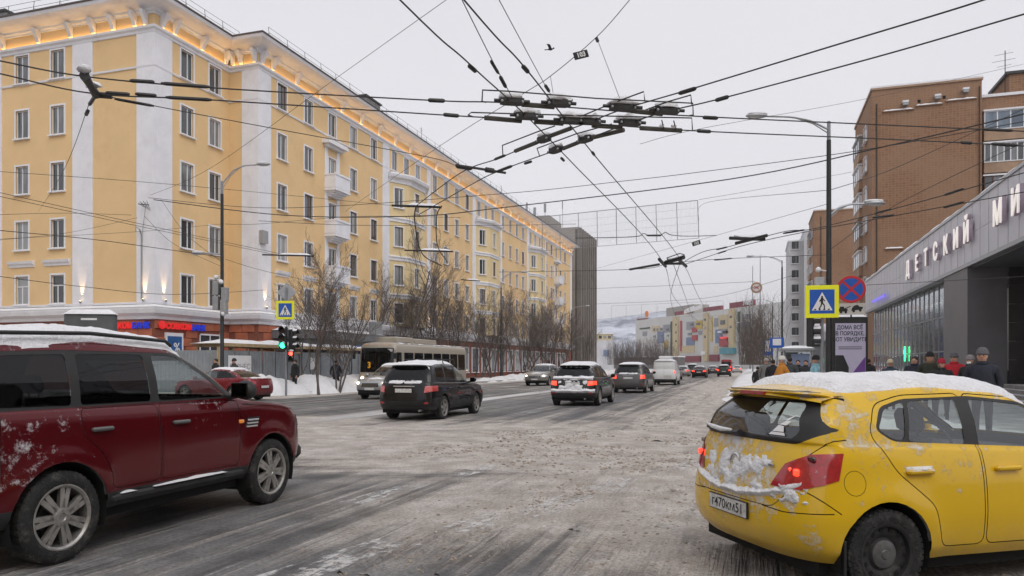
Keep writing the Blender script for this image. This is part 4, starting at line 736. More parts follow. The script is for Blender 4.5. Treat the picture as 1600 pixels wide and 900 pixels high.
def inpoly(x, y, poly):
    c = False; j = len(poly)-1
    for i in range(len(poly)):
        xi, yi = poly[i]; xj, yj = poly[j]
        if (yi > y) != (yj > y) and x < (xj-xi)*(y-yi)/(yj-yi)+xi: c = not c
        j = i
    return c
class Shell:
    def __init__(s, rings, nR=9, nS=30, nF=9, sub=4, bar=.03):
        K = []
        for r in rings:
            xr, xf, w = r['x'][0], r['x'][1], r['w']; ar, af = r.get('a', (.32, .45)); nr, nf = r.get('n', (3.2, 2.6)); zl = r['z']; zl = [(xr, zl), (xf, zl)] if isinstance(zl, (int, float)) else zl
            zx = [q[0] for q in zl]; zz = [q[1] for q in zl]; P = []; sp = xf-xr
            if ar+af > sp*.9: k = sp*.9/(ar+af); ar *= k; af *= k
            for i in range(nR): a = PI/2*i/nR; P.append((xr+ar*(1-math.cos(a)**(2/nr)), w*math.sin(a)**(2/nr)))
            for i in range(nS+1): P.append((xr+ar+(xf-af-xr-ar)*i/nS, w))
            for i in range(1, nF+1): a = PI/2*(1-i/nF); P.append((xf-af*(1-math.cos(a)**(2/nf)) if i < nF else xf, w*math.sin(a)**(2/nf) if i < nF else 0))
            xc = r.get('xc', 0); K.append([(x, y*(1-bar*((x-xc)/2.0)**2), float(np.interp(x, zx, zz))) for x, y in P])
        K = np.array(K); m = len(K); rows = []
        for k in range(m-1):
            p0, p1, p2, p3 = K[max(k-1, 0)], K[k], K[k+1], K[min(k+2, m-1)]; tn = .42
            for j in range(sub):
                t = j/sub; m1 = (p2-p0)*tn; m2 = (p3-p1)*tn
                rows.append((2*t**3-3*t*t+1)*p1+(t**3-2*t*t+t)*m1+(-2*t**3+3*t*t)*p2+(t**3-t*t)*m2)
        rows.append(K[-1]); s.rows = np.array(rows)
        s.bm = bm = bmesh.new(); V = []; N = s.rows.shape[1]
        for rw in s.rows: V.append([bm.verts.new(p) for p in rw]+[bm.verts.new((p[0], -p[1], p[2])) for p in rw[1:-1][::-1]])
        T = 2*N-2
        for a, b in zip(V, V[1:]):
            for i in range(T):
                try: bm.faces.new((a[i], b[i], b[(i+1) % T], a[(i+1) % T]))
                except ValueError: pass
        bmesh.ops.remove_doubles(bm, verts=bm.verts, dist=.0004); bmesh.ops.recalc_face_normals(bm, faces=bm.faces); bm.normal_update(); s.ids = {'body': 0}
        bm.faces.ensure_lookup_table()
        for f in bm.faces: f.material_index = 0
    def flare(s, axles, zc, rad, amt, wid=.09, ymin=.6):
        for v in s.bm.verts:
            if abs(v.co.y) > ymin:
                for ax in axles:
                    d = math.hypot(v.co.x-ax, v.co.z-zc); k = amt*math.exp(-((d-rad)/wid)**2)
                    if v.co.z < zc+rad+.25: v.co.y += math.copysign(k, v.co.y)
        s.bm.normal_update()
    def rid(s, n):
        if n not in s.ids: s.ids[n] = len(s.ids)
        return s.ids[n]
    def cut(s, poly, axis, name, filt, only=('body',)):
        bm = s.bm; rid = s.rid(name); on = {s.rid(o) for o in only}; ia, ib = (0, 2) if axis == 'y' else (1, 2)
        ux = [p[0] for p in poly]; uy = [p[1] for p in poly]; bb = (min(ux)-.01, max(ux)+.01, min(uy)-.01, max(uy)+.01); cand = set()
        for f in bm.faces:
            if f.material_index not in on: continue
            a = [v.co[ia] for v in f.verts]; b = [v.co[ib] for v in f.verts]
            if min(a) > bb[1] or max(a) < bb[0] or min(b) > bb[3] or max(b) < bb[2]: continue
            if filt(f.calc_center_median(), f.normal): cand.add(f)
        if not cand: return
        sub = bmesh.new(); vm = {}
        for f in cand:
            q = []
            for v in f.verts:
                if v not in vm: vm[v] = sub.verts.new(v.co)
                q.append(vm[v])
            sub.faces.new(q).material_index = f.material_index
        bmesh.ops.delete(bm, geom=list(cand), context='FACES'); sub.normal_update(); n = len(poly)
        for i in range(n):
            p = poly[i]; q = poly[(i+1) % n]; x0, x1 = sorted((p[0], q[0])); y0, y1 = sorted((p[1], q[1]))
            if math.hypot(p[0]-q[0], p[1]-q[1]) < 1e-5: continue
            sel = []
            for f in sub.faces:
                a = [v.co[ia] for v in f.verts]; b = [v.co[ib] for v in f.verts]
                if min(a) > x1+.003 or max(a) < x0-.003 or min(b) > y1+.003 or max(b) < y0-.003: continue
                sel.append(f)
            if not sel: continue
            nx, ny = -(q[1]-p[1]), q[0]-p[0]; co = [0, 0, 0]; no = [0, 0, 0]; co[ia] = p[0]; co[ib] = p[1]; no[ia] = nx; no[ib] = ny
            es = {e for f in sel for e in f.edges}; vs = {v for f in sel for v in f.verts}
            bmesh.ops.bisect_plane(sub, geom=list(vs)+list(es)+sel, dist=1e-5, plane_co=co, plane_no=Vector(no).normalized())
        sub.normal_update(); vm = {}
        for f in sub.faces:
            q = []
            for v in f.verts:
                if v not in vm: vm[v] = bm.verts.new(v.co)
                q.append(vm[v])
            c = f.calc_center_median(); g = bm.faces.new(q); g.smooth = True
            g.material_index = rid if filt(c, f.normal) and inpoly(c[ia], c[ib], poly) else f.material_index; g.normal = f.normal
        sub.free()
    def seamed(s, poly, axis, name, filt, only=('body',), w=.007):
        s.cut(poly, axis, '_'+name, filt, only); s.cut(shrink(poly, w), axis, name, filt, ('_'+name,))
        g = s.rid('seam'); o = s.rid('_'+name)
        for f in s.bm.faces:
            if f.material_index == o: f.material_index = g
    def out(s, name, rid, mt, parent, off=0, test=None, flip=False, sm=40, also=()):
        ids = {s.rid(rid)} | {s.rid(a) for a in also}; vm = {}; vs = []; fs = []
        for f in s.bm.faces:
            if f.material_index in ids and (test is None or test(f.calc_center_median())):
                q = []
                for v in f.verts:
                    if v not in vm: vm[v] = len(vs); vs.append(tuple(v.co+v.normal*off))
                    q.append(vm[v])
                fs.append(q[::-1] if flip else q)
        if not fs: return None
        me = bpy.data.meshes.new(name); me.from_pydata(vs, [], fs); me.materials.append(mt); smooth(me, sm); return link(name, me, parent)
    def bvh(s): bmesh.ops.remove_doubles(s.bm, verts=s.bm.verts, dist=.00005); s.bm.normal_update(); s.bm.faces.ensure_lookup_table(); return BVHTree.FromBMesh(s.bm)
def side(sg, ymin=.35, ny=.25): return lambda c, n: c.y*sg > ymin and n.y*sg > ny
def back(x): return lambda c, n: c.x < x and n.x < -.05
def fore(x): return lambda c, n: c.x > x and n.x > .05
def snow_patch(bvh, axis, u0, u1, v0, v1, hfn, name, parent, nu=26, nv=26, org=3.0, mt=None):
    """snow lying on (axis z) or stuck to (axis x/y) a body, built on the surface found by casting along the axis"""
    d = {'z': Vector((0, 0, -1)), 'x': Vector((1, 0, 0)), '-x': Vector((-1, 0, 0)), 'y': Vector((0, 1, 0)), '-y': Vector((0, -1, 0))}[axis]; vs = []; idx = {}; hs = {}
    for i in range(nu+1):
        for j in range(nv+1):
            u = u0+(u1-u0)*i/nu; v = v0+(v1-v0)*j/nv
            o = {'z': (u, v, org), 'x': (-org-2, u, v), '-x': (org+2, u, v), 'y': (u, -org, v), '-y': (u, org, v)}[axis]; hit = bvh.ray_cast(Vector(o), d)
            if hit[0] is None: continue
            h = hfn(u, v, (u-u0)/(u1-u0), (v-v0)/(v1-v0))
            if h <= 0: h = max(-.012, h)
            hs[i, j] = h; idx[i, j] = len(vs); vs.append(hit[0]-d*h)
    fs = []
    for i in range(nu):
        for j in range(nv):
            q = [(i, j), (i+1, j), (i+1, j+1), (i, j+1)]
            if all(k in idx for k in q) and max(hs[k] for k in q) > 0: 
                p = [vs[idx[k]] for k in q]
                if max((p[a]-p[a-1]).length for a in range(4)) < .35: fs.append([idx[k] for k in q])
    if not fs: return None
    me = bpy.data.meshes.new(name); me.from_pydata(vs, [], fs); me.materials.append(mt or SNOW); bm = bmesh.new(); bm.from_mesh(me)
    bmesh.ops.delete(bm, geom=[v for v in bm.verts if not v.link_faces], context='VERTS'); bmesh.ops.recalc_face_normals(bm, faces=bm.faces); 
    if bm.faces and sum(f.normal.dot(d) for f in bm.faces) > 0: bmesh.ops.reverse_faces(bm, faces=bm.faces)
    bm.to_mesh(me); bm.free(); smooth(me); return link(name, me, parent)
def roof_h(th, sd, edge=.12, lump=.4):
    def f(u, v, a, b):
        e = min(a, 1-a)*1.0; g = min(b, 1-b); nn = noise.fractal(Vector((u*2.2+sd, v*2.2, sd)), 1, 2, 4); n2 = noise.noise(Vector((u*7+sd, v*7, 3)))
        k = min(1, max(0, (min(e*1.6, g)-.02-.05*nn)/edge)); k = k*(2-k)
        return th*k*(1+lump*nn)+.010*n2*k+.006*k*noise.noise(Vector((u*19, v*19, sd)))-.008*(1-k)
    return f
def patch_h(th, sd, thr=.5, sc=6, soft=.25):
    def f(u, v, a, b):
        e = min(1, 4*min(a, 1-a))*min(1, 4*min(b, 1-b)); n = .5+.5*noise.fractal(Vector((u*sc+sd, v*sc, sd*1.7)), .8, 2.2, 5)
        return th*min(1, (e*n-thr)/soft*1.0)
    return f
WCACHE = {}
def wheel(parent, x, y, r, wd, style, sg):
    """sg: +1 outer face to +y. wheel (disc) > tyre, rim"""
    key = (round(r, 3), wd, style)
    if key not in WCACHE:
        rr = r*.70; hw = wd/2
        ty = MB(); ty.lathe([(rr-.01, hw*.86), (rr+.005, hw*.96), (rr+.03, hw), (r-.045, hw*1.02), (r-.014, hw*.88), (r-.002, hw*.72), (r, hw*.3), (r, -hw*.3), (r-.002, -hw*.72), (r-.02, -hw*.9), (r-.05, -hw), (rr, -hw*.9)], 40, RX90)
        # tread blocks
        for k in range(44):
            a = 2*PI*k/44
            for s_ in (-1, 1):
                c = Vector((math.cos(a), math.sin(a), 0)); 
                M = Matrix.Rotation(a, 4, 'Z'); b = MB(); b.box(r-.02, -.016, s_*hw*.5-.035, r+.006, .016, s_*hw*.5+.035); b.v = [(x_-.004, y_, z_) for x_, y_, z_ in b.v]; ty.add([RX90 @ (M @ Vector(p)) for p in b.v], b.f)
        rim = MB(); rim.lathe([(rr-.012, hw*.75), (rr+.004, hw*.93), (rr+.006, hw*.98), (rr-.006, hw*.99), (rr-.022, hw*.88), (rr-.03, hw*.5), (rr-.035, -hw*.8)], 36, RX90)
        disc = MB()
        if style == 'steel':
            disc.lathe([(rr-.03, hw*.35), (rr*.86, hw*.62), (rr*.70, hw*.66), (rr*.52, hw*.42), (rr*.40, hw*.52), (rr*.2, hw*.55), (.0, hw*.55)], 36, RX90)
            cap = MB(); cap.lathe([(rr*.46, hw*.50), (rr*.45, hw*.64), (rr*.34, hw*.74), (rr*.16, hw*.72), (rr*.13, hw*.80), (0, hw*.82)], 28, RX90)
            hol = MB()
            for k in range(14):
                a = 2*PI*k/14; M = RX90 @ Matrix.Rotation(a, 4, 'Z'); hol.prism([(rr*.70, -.013), (rr*.84, -.017), (rr*.84, .017), (rr*.70, .013)], hw*.60, hw*.685, M)
            WCACHE[key] = [disc.mesh('wheel', STEELW, 40), ty.mesh('tyre', TYRE, 40), rim.mesh('rim', STEELW, 40), cap.mesh('hub_cap', mat('hub_grey', (.13, .13, .13), .5, .3, var=.3, scale=12, obj=True), 40), hol.mesh('vent', SEAM)]
        else:
            disc.lathe([(rr-.03, -.01), (.06, -.02), (.06, -.05)], 30, RX90)   # dark backing, brake
            disc.lathe([(rr*.62, .02), (rr*.60, .035), (.05, .03)], 30, RX90)
            sp = MB(); n = {'five': 5, 'twin': 7, 'ten': 10}[style]
            for k in range(n):
                for off in ((-.16, .16) if style == 'twin' else (0,)):
                    a = 2*PI*k/n; M = RX90 @ Matrix.Rotation(a, 4, 'Z'); w0, w1 = (.024, .020) if style == 'twin' else (.05, .035) if style == 'five' else (.03, .025)
                    r1 = rr-.015; o = off*r1*.75; p = [(.05, o*.25-w0), (r1, o-w1), (r1, o+w1), (.05, o*.25+w0)]; 
                    b = MB(); b.prism(p, hw*.55, hw*.80); b.v = [(x_, y_, z_+(hw*.12*(1-x_/r1) if z_ > hw*.6 else 0)) for x_, y_, z_ in b.v]; sp.add([M @ Vector(q) for q in b.v], b.f)
            sp.lathe([(.085, hw*.55), (.085, hw*.84), (.07, hw*.9), (.035, hw*.92), (.03, hw*.86), (0, hw*.86)], 20, RX90)
            for k in range(5):
                a = 2*PI*(k+.5)/5; sp.lathe([(.011, hw*.8), (.011, hw*.93), (0, hw*.93)], 6, RX90 @ Matrix.Translation((.056*math.cos(a), .056*math.sin(a), 0)))
            rim.add(sp.v, sp.f); WCACHE[key] = [disc.mesh('wheel', STEELW, 40), ty.mesh('tyre', TYRE, 40), rim.mesh('rim', ALLOY, 35)]
    ms = WCACHE[key]; rz = PI if sg > 0 else 0
    w = link('wheel', ms[0], parent, (x, y, r), (0, random.random()*6, rz))
    for m_ in ms[1:]: link(m_.name.split('.')[0], m_, w)
    return w
def seat(mb, x, y, z, w=.5, back=.62, head=True):
    mb.bbox(x-.1, y-w/2, z, x+.42, y+w/2, z+.16, .04)
    b = MB(); b.bbox(-.07, -w/2, 0, .07, w/2, back, .05)
    if head: b.bbox(-.05, -.13, back+.04, .05, .13, back+.22, .04); b.tube([(0, -.06, back-.05), (0, -.06, back+.08)], .008, 5); b.tube([(0, .06, back-.05), (0, .06, back+.08)], .008, 5)
    M = Matrix.Translation((x-.12, y, z+.08)) @ Matrix.Rotation(R(-14), 4, 'Y'); mb.add([M @ Vector(p) for p in b.v], b.f)
def cabin(parent, p):
    mb = MB(); zs = p.get('seatz', p['belt']-.62)
    for y in (-.37, .37): seat(mb, p['ws'][0]-.62, y, zs)
    seat(mb, p['ws'][0]-1.55, 0, zs, 1.2, .6, False)
    for y in (-.38, .38): mb.bbox(p['ws'][0]-1.78, y-.12, zs+.62, p['ws'][0]-1.68, y+.12, zs+.84, .04)
    mb.build('seat', SEAT, parent, 40)
    d = MB(); d.bbox(p['ws'][0]+.12, -p['hw']+.14, p['belt']-.3, p['cowl']-.05, p['hw']-.14, p['beltf']-.02, .06)
    d.lathe([(.165, .0), (.185, .014), (.185, -.014), (.165, 0)], 20, Matrix.Translation((p['ws'][0]+.03, .36, p['belt']-.06)) @ Matrix.Rotation(R(65), 4, 'Y')); d.build('dashboard', SEAT, parent, 40)
def make_car(name, label, cat, p, loc, rz, group=None):
    """p: xr xf hw zb belt beltr beltf hood cowl ws(top x) rgb(rear glass base x) rgt(rear glass top x) rail(w,z) roof ..."""
    t = thing(name, label, cat, loc, rz, group); g = p.get; xr, xf, hw, zb = p['xr'], p['xf'], p['hw'], g('zb', .26)
    bl, br, bf, hz = p['belt'], g('beltr', p['belt']), p['beltf'], p['hood']; rw, rz_ = p['rail']; roof = p['roof']; hi = g('hi', 1); rr0 = g('rk', (.03, .07, .11)); wst = p['ws'][0]; cw = p['cowl']
    rzr, rzm, rzf = g('railz', (rz_-.03, rz_, rz_-.03)); xm = (p['rgt']+wst)/2
    RG = [dict(x=(xr+.12, xf-.12), w=hw-.07, z=zb), dict(x=(xr+.04, xf-.05), w=hw-.025, z=zb+.08), dict(x=(xr, xf-.005), w=hw-.008, z=.44*g('zs', 1)), dict(x=(xr+.0, xf), w=hw, z=.58*g('zs', 1)),
          dict(x=(xr+rr0[0], xf-.02), w=hw-.010, z=[(xr, (bl*.78)), (0, bl*.77), (xf, hz*.86)]),
          dict(x=(xr+rr0[1], xf-.07), w=hw-.030, z=[(xr, br-.10), (cw, bf-.09), (xf, hz-.05)]),
          dict(x=(xr+rr0[2], xf-.2), w=hw-.058, z=[(xr, br), (cw, bf), (xf-.5, (hz+bf)/2), (xf, hz)]),
          dict(x=(p['rgb'], cw), w=hw-.025-g('tuck', .055), z=[(p['rgb'], br+.03), (cw, bf+.045)], a=(g('rga', .25), .42), n=(3.0, 2.4)),
          dict(x=(p['rgb']*.52+p['rgt']*.48+g('rbulge', -.03), (cw*.5+wst*.5)+.03), w=(hw-.055)*.52+rw*.48+.012, z=[(p['rgb'], (br+rzr)/2+.02), (cw, (bf+rzf)/2+.02)], a=(.24, .42), n=(3, 2.4)),
          dict(x=(p['rgt'], wst), w=rw, z=[(p['rgt'], rzr), (xm, rzm), (wst, rzf)], a=(.2, .4), n=(3.2, 2.5)),
          dict(x=(p['rgt']+.03-g('spoil', .04), wst-.08), w=rw-.075, z=[(p['rgt'], rzr+.05), (xm, roof-.045), (wst, rzf+.04)], a=(.2, .4), n=(3.4, 2.6)),
          dict(x=(p['rgt']+.12, wst-.2), w=rw*.55, z=[(p['rgt'], rzr+.085), (xm, roof-.01), (wst, rzf+.085)]),
          dict(x=(p['rgt']+.14, wst-.22), w=0.0, z=[(p['rgt'], rzr+.09), (xm, roof), (wst, rzf+.09)])]
    if g('corner'):
        for k in range(7): RG[k]['a'] = g('corner')
    S = Shell(RG, *(9, 40, 9, 5) if hi == 2 else (7, 26, 7, 3) if hi == 1 else (5, 16, 5, 2)); wr = p['wr']; ax = p['axles']; ar = g('arch', wr+.07)
    S.flare(ax, wr, ar+.02, g('flare', .015), ymin=hw*.6)
    # --- panels
    dl = g('dlo'); win = g('win', [])
    if g('sill'):
        for sg in (-1, 1): S.cut([(-9, 0), (9, 0), (9, g('sill')), (-9, g('sill'))], 'y', 'cladding', lambda c, n: c.z < 2, ())if 0 else None
        S.cut([(xr-.1, 0), (xf+.1, 0), (xf+.1, g('sill')), (xr-.1, g('sill'))], 'y', 'cladding', lambda c, n: True)
    for sg in (-1, 1):
        F = side(sg)
        for a_ in ax: S.cut([(a_+ar*math.cos(2*PI*k/32), wr+ar*math.sin(2*PI*k/32)) for k in range(32)], 'y', 'arch', lambda c, n, s_=sg: c.y*s_ > hw*.45, ('body', 'cladding'))
        q = 'R' if sg < 0 else 'L'
        if dl: S.cut(roundpoly(dl, .05), 'y', 'dlo'+q, F)
        src = ('dlo'+q,) if dl else ('body',)
        for i, wp in enumerate(win): S.cut(roundpoly(wp, g('wround', .04)), 'y', 'win%d%s' % (i, q), F, src)
        if hi:
            for i, dp in enumerate(g('doors', [])): S.seamed(roundpoly(dp, .07), 'y', 'door%d%s' % (i, q), F, ('body',))
        if g('flap') and sg == g('flap')[3]: S.seamed([(g('flap')[0]+g('flap')[2]*math.cos(k*PI/8), g('flap')[1]+g('flap')[2]*math.sin(k*PI/8)) for k in range(16)], 'y', 'flap', F, w=.004)
    for nm, poly, xl in g('lamps', []):
        for sg in (-1, 1):
            S.cut([(y*sg, z) for y, z in poly], 'x', nm, (lambda c, n, xl=xl, s_=sg: (c.x < xl if xl < 0 else c.x > xl) and c.y*s_ > 0), ('body', 'cladding'))
    if g('rglass'): S.cut(roundpoly(g('rglass'), .05), 'x', 'rglass', back(p['rgt']+.35))
    if g('rglass_in'): S.cut(roundpoly(g('rglass_in'), .05), 'x', 'rglass_in', back(p['rgt']+.35), ('rglass',))
    if g('fglass'): S.cut(roundpoly(g('fglass'), .06), 'x', 'fglass', lambda c, n: c.x > wst-.25 and n.x > .1 and c.z > bf)
    for axn, pts, sd_ in g('lines', []):
        for sg in ((-1, 1) if axn == 'y' else (1,)):
            for a_, b_ in zip(pts, pts[1:]):
                d_ = Vector((b_[0]-a_[0], b_[1]-a_[1])).normalized()*.0035; n_ = Vector((-d_.y, d_.x)); A_, B_ = Vector(a_)-d_, Vector(b_)+d_
                S.cut([tuple(A_+n_), tuple(A_-n_), tuple(B_-n_), tuple(B_+n_)], axn, 'seam', side(sg, .3, .12) if axn == 'y' else back(xr+.5))
    if g('hatch') and hi: S.seamed(roundpoly(g('hatch'), .06), 'x', 'hatch', lambda c, n: c.x < xr+.55 and n.x < -.05, w=.006)
    if g('rblack'): S.cut(g('rblack'), 'x', 'cladding', lambda c, n: c.x < xr+.5)
    if g('fblack'): S.cut(g('fblack'), 'x', 'grille', lambda c, n: c.x > xf-.4 and n.x > .1)
    # --- objects
    pm = p['paint']; TR = g('trim', BLACKP)
    bvh = S.bvh()
    body = S.out('body', 'body', pm, t)
    S.out('cladding', 'cladding', g('cladmat', BLACKP), t); S.out('panel_gap', 'seam', SEAM, t, -.006); S.out('grille', 'grille', BLACKP, t)
    S.out('fuel_flap', 'flap', pm, t); S.out('boot_lid', 'hatch', pm, t)
    for q, sg in (('R', -1), ('L', 1)):
        S.out('window_surround', 'dlo'+q, TR, t, -.002)
        ds = []
        for i in range(len(g('doors', []))):
            d = S.out('door', 'door%d%s' % (i, q), pm, t); ds.append(d)
            if d and g('handles'):
                hx, hzz = g('handles')[i]; h = bvh.ray_cast(Vector((hx, sg*3, hzz)), Vector((0, -sg, 0)))
                if h[0]:
                    y = h[0].y; mb = MB(); mb.bbox(hx-.11, min(y-.004*sg, y+.04*sg), hzz-.016, hx+.11, max(y-.004*sg, y+.04*sg), hzz+.02, .012); mb.build('handle', g('handlemat', pm), d, 40)
        for i in range(len(win)):
            gm = g('wmat', [GLASS_C]*9)[i]; di = g('wdoor', [None]*9)[i]; par = ds[di] if di is not None and di < len(ds) and ds[di] else t
            S.out('side_window', 'win%d%s' % (i, q), gm, par, -.006)
    S.out('rear_window_border' if g('rglass_in') else 'rear_window', 'rglass', g('rbmat', GLASS_D) if not g('rglass_in') else BLACKP, t, -.002)
    S.out('rear_window', 'rglass_in', g('rgmat', GLASS_C), t, -.004); S.out('windscreen', 'fglass', GLASS_C, t, -.004)
    for nm, poly, xl in g('lamps', []):
        mm = g('lampmats')[nm]; 
        for sg in (1, -1): S.out(nm.split('#')[0], nm, mm, t, .006, lambda c, s_=sg: c.y*s_ > 0)
    if hi: S.out('cabin_lining', 'body', LINING, t, -.03, lambda c: c.z > zb+.12, True, also=['seam', 'flap', 'hatch', 'cladding']+['door%d%s' % (i, q) for i in range(3) for q in 'RL'])
    # underbody, arch liners, wheels
    ub = MB(); ub.box(xr+.25, -hw+.16, zb-.10, xf-.25, hw-.12, zb+.12)  # floor box hung low to deepen the shade under the car
    ub.build('underbody', SEAM, t)
    for a_ in ax:
        for sg in (-1, 1):
            li = MB(); y0 = sg*(hw-.012); y1 = sg*(hw-.34); n = 18; pr = []
            for k in range(n+1):
                a = -.35+(PI+.7)*k/n; pr.append((a_+ar*math.cos(a), wr+ar*math.sin(a)))
            vs = [(x, y0-sg*.012, z) for x, z in pr]+[(x, y1, z) for x, z in pr]; li.add(vs, [(k, k+1, n+2+k, n+1+k) for k in range(n)]+[tuple(range(n+1, 2*n+2))]); li.build('arch_liner', SEAM, t, 60)
            wheel(t, a_, sg*(hw-g('wi', .11)), wr, g('ww', .2), g('wstyle', 'five'), sg)
    if hi: cabin(t, p)
    else:
        mb = MB(); mb.box(p['rgt']+.1, -hw+.2, zb, wst, hw-.2, bl-.05); mb.build('seat', SEAT, t)
    for sg in (-1, 1):      # mirrors
        if g('mirror'):
            mx, mz = g('mirror'); ms = g('mscale', 1); mb = MB(); y = sg*(hw-.03); mb.blob((mx, y+sg*.13*ms, mz+.03), .1*ms, 2, .05, (.75, 1.05, .85)); mb.tube([(mx, y-sg*.06, mz-.05), (mx, y+sg*.1, mz-.02)], .03, 6)
            o = mb.build('wing_mirror', g('mirmat', pm), t, 50); gm = MB(); gm.bbox(mx-.09*ms, min(y+sg*.05*ms, y+sg*.21*ms), mz-.03*ms, mx-.07*ms, max(y+sg*.05*ms, y+sg*.21*ms), mz+.09*ms, .008); gm.build('mirror_glass', GLASS_B, o)
    sn = g('snowcap', .08)
    if sn: snow_patch(bvh, 'z', p['rgt']+g('snowr', .02), wst-g('snowf', .12), -rw+.02, rw-.02, roof_h(sn, sum(map(ord, label)) % 97), 'roof_snow', t, 40 if hi == 2 else 20, 30 if hi == 2 else 14)
    return t, S, bvh
def plate(parent, x, y, z, facing=-1, txt='', w=.52, tilt=0):
    mb = MB(); mb.bbox(x-.008, y-w/2-.008, z-.062, x+.008, y+w/2+.008, z+.062, .004); o = mb.build('number_plate', BLACKP, parent)
    mb = MB(); mb.box(x+facing*.0085-.0012, y-w/2, z-.054, x+facing*.0085+.0012, y+w/2, z+.054); mb.build('plate_face', PLATEW, o)
    if txt:
        M = Matrix.Translation((x+facing*.0105, y, z-.034)) @ (Matrix.Rotation(R(-90), 4, 'Z') if facing < 0 else Matrix.Rotation(R(90), 4, 'Z')) @ RX90
        text('plate_text', txt, .105, INK, M, o, .0004, bold=.0008)
    return o
# ------------------------------------------------------------------ yellow hatchback, turning right
random.seed(4)
YEL = car_paint('paint_yellow', (.76, .475, .012), .045, 0, .22, .55, zone=[((-1.9, .1, .85), .60, .19), ((-1.85, -.5, .66), .30, .19), ((-1.3, -.8, 1.0), .4, .10), ((-.7, -.82, .98), .45, .09), ((-1.75, -.72, .42), .15, .17), ((-1.5, -.75, 1.2), .3, .07)])
YREAR = mat('red_lens_snowy', (.33, .008, .014), .15, 0, var=.3, scale=30, obj=True, coat=1, emit=(.7, .01, .02), es=.06, dirt=((.75, .75, .78), 6.0, .60, .68))
p = dict(xr=-1.94, xf=2.06, hw=.868, zb=.25, belt=.99, beltr=1.05, beltf=.92, hood=.78, cowl=1.08, ws=(.30,), rgb=-1.84, rgt=-1.60, rbulge=-.035, rail=(.615, 1.41), railz=(1.35, 1.415, 1.335), roof=1.485, rk=(.03, .075, .11), spoil=.16, tuck=.06,
         wr=.305, axles=(-1.255, 1.255), arch=.365, flare=.022, ww=.19, wstyle='steel', wi=.1, hi=2, paint=YEL, corner=(.42, .55), rga=.34,
         dlo=[(.88, .955), (.30, 1.275), (.12, 1.325), (-.36, 1.37), (-.95, 1.355), (-1.16, 1.30), (-1.26, 1.15), (-1.13, 1.065)],
         win=[[(.80, .97), (.28, 1.26), (.12, 1.305), (-.36, 1.352), (-.40, 1.015)], [(-.52, 1.025), (-.49, 1.352), (-.90, 1.34), (-1.0, 1.065)], [(-1.035, 1.07), (-.94, 1.335), (-1.13, 1.285), (-1.23, 1.15), (-1.13, 1.085)]],
         wmat=[GLASS_C]*3, wdoor=[0, 1, 1], doors=[[(.70, .33), (.74, .80), (.93, .95), (.31, 1.31), (.12, 1.355), (-.415, 1.395), (-.415, .33)], [(-.43, .33), (-.43, 1.395), (-.95, 1.385), (-1.2, 1.325), (-1.32, 1.13), (-1.16, .86), (-.86, .62), (-.80, .33)]],
         handles=[(-.22, .86), (-.98, .86)], flap=(-1.50, .80, .085, -1),
         lamps=[('tail_lamp', [(.46, .75), (.55, .91), (.70, .985), (.90, 1.01), (.90, .90), (.80, .79), (.70, .745)], -1.60), ('head_lamp', [(.42, .66), (.46, .76), (.9, .82), (.9, .68)], 1.5)],
         lampmats={'tail_lamp': YREAR, 'head_lamp': CLEARL},
         rglass=[(-.60, 1.045), (.60, 1.045), (.755, 1.14), (.70, 1.20), (.545, 1.345), (-.545, 1.345), (-.70, 1.20), (-.755, 1.14)], rglass_in=[(-.56, 1.085), (.56, 1.085), (.59, 1.14), (.47, 1.325), (-.47, 1.325), (-.59, 1.14)],
         hatch=[(-.50, .60), (.50, .60), (.62, .72), (.67, .95), (.80, 1.13), (.61, 1.375), (-.61, 1.375), (-.80, 1.13), (-.67, .95), (-.62, .72)],
         fglass=[(-.7, 1.0), (.7, 1.0), (.54, 1.36), (-.54, 1.36)], mirror=(.78, 1.0), snowcap=.065, snowf=.0, snowr=.13, lines=[('y', [(-1.80, .735), (-1.62, .60)], 0), ('x', [(-.84, .60), (-.60, .585), (-.40, .60)], 0), ('x', [(.84, .60), (.60, .585), (.40, .60)], 0)])
t, S, bv = make_car('hatchback', 'yellow hatchback with snow on its roof, turning in the right foreground', 'car', p, (1.45, 7.03, 0), R(33))
o = plate(t, -1.955, 0, .53, -1, 'г470км51')
# rear details
def on_rear(y, z): h = bv.ray_cast(Vector((-5, y, z)), Vector((1, 0, 0))); return h[0] or Vector((-1.93, y, z))
def on_side(x, z, sg=-1, b=None): h = (b or bv).ray_cast(Vector((x, sg*4, z)), Vector((0, -sg, 0))); return h[0] or Vector((x, sg*.85, z))
for sg in (-1, 1):
    mb = MB(); c = on_rear(sg*.62, .86); mb.bbox(c.x-.012, c.y-.055, c.z-.025, c.x+.02, c.y-.01, c.z+.025, .008); mb.build('brake_bulb', RED_ON, t, 60); mb = MB(); mb.bbox(c.x-.012, c.y+.01, c.z-.02, c.x+.02, c.y+.05, c.z+.03, .008); mb.build('brake_bulb', RED_ON, t, 60); mb = MB(); c2 = on_rear(sg*.70, .955); mb.bbox(c2.x-.012, c2.y-.05, c2.z-.02, c2.x+.02, c2.y+.05, c2.z+.02, .008); mb.build('lamp_segment', mat('dark_lens', (.05, .01, .012), .2, var=.2, coat=1, obj=True), t, 60)
mb = MB(); c = on_rear(.0, .86); mb.lathe([(.052, 0), (.062, .008), (.072, 0)], 28, Matrix.Translation((c.x-.002, 0, .86)) @ Matrix.Rotation(R(-90), 4, 'Y')); mb.tube([(c.x-.006, -.05, .862), (c.x-.006, .05, .858)], .006, 5); mb.build('badge', CHROME, t, 40)
c = on_rear(-.38, .885); mb = MB(); mb.bbox(c.x-.006, -.46, .875, c.x+.01, -.31, .897, .004); mb.build('name_badge', CHROME, t)
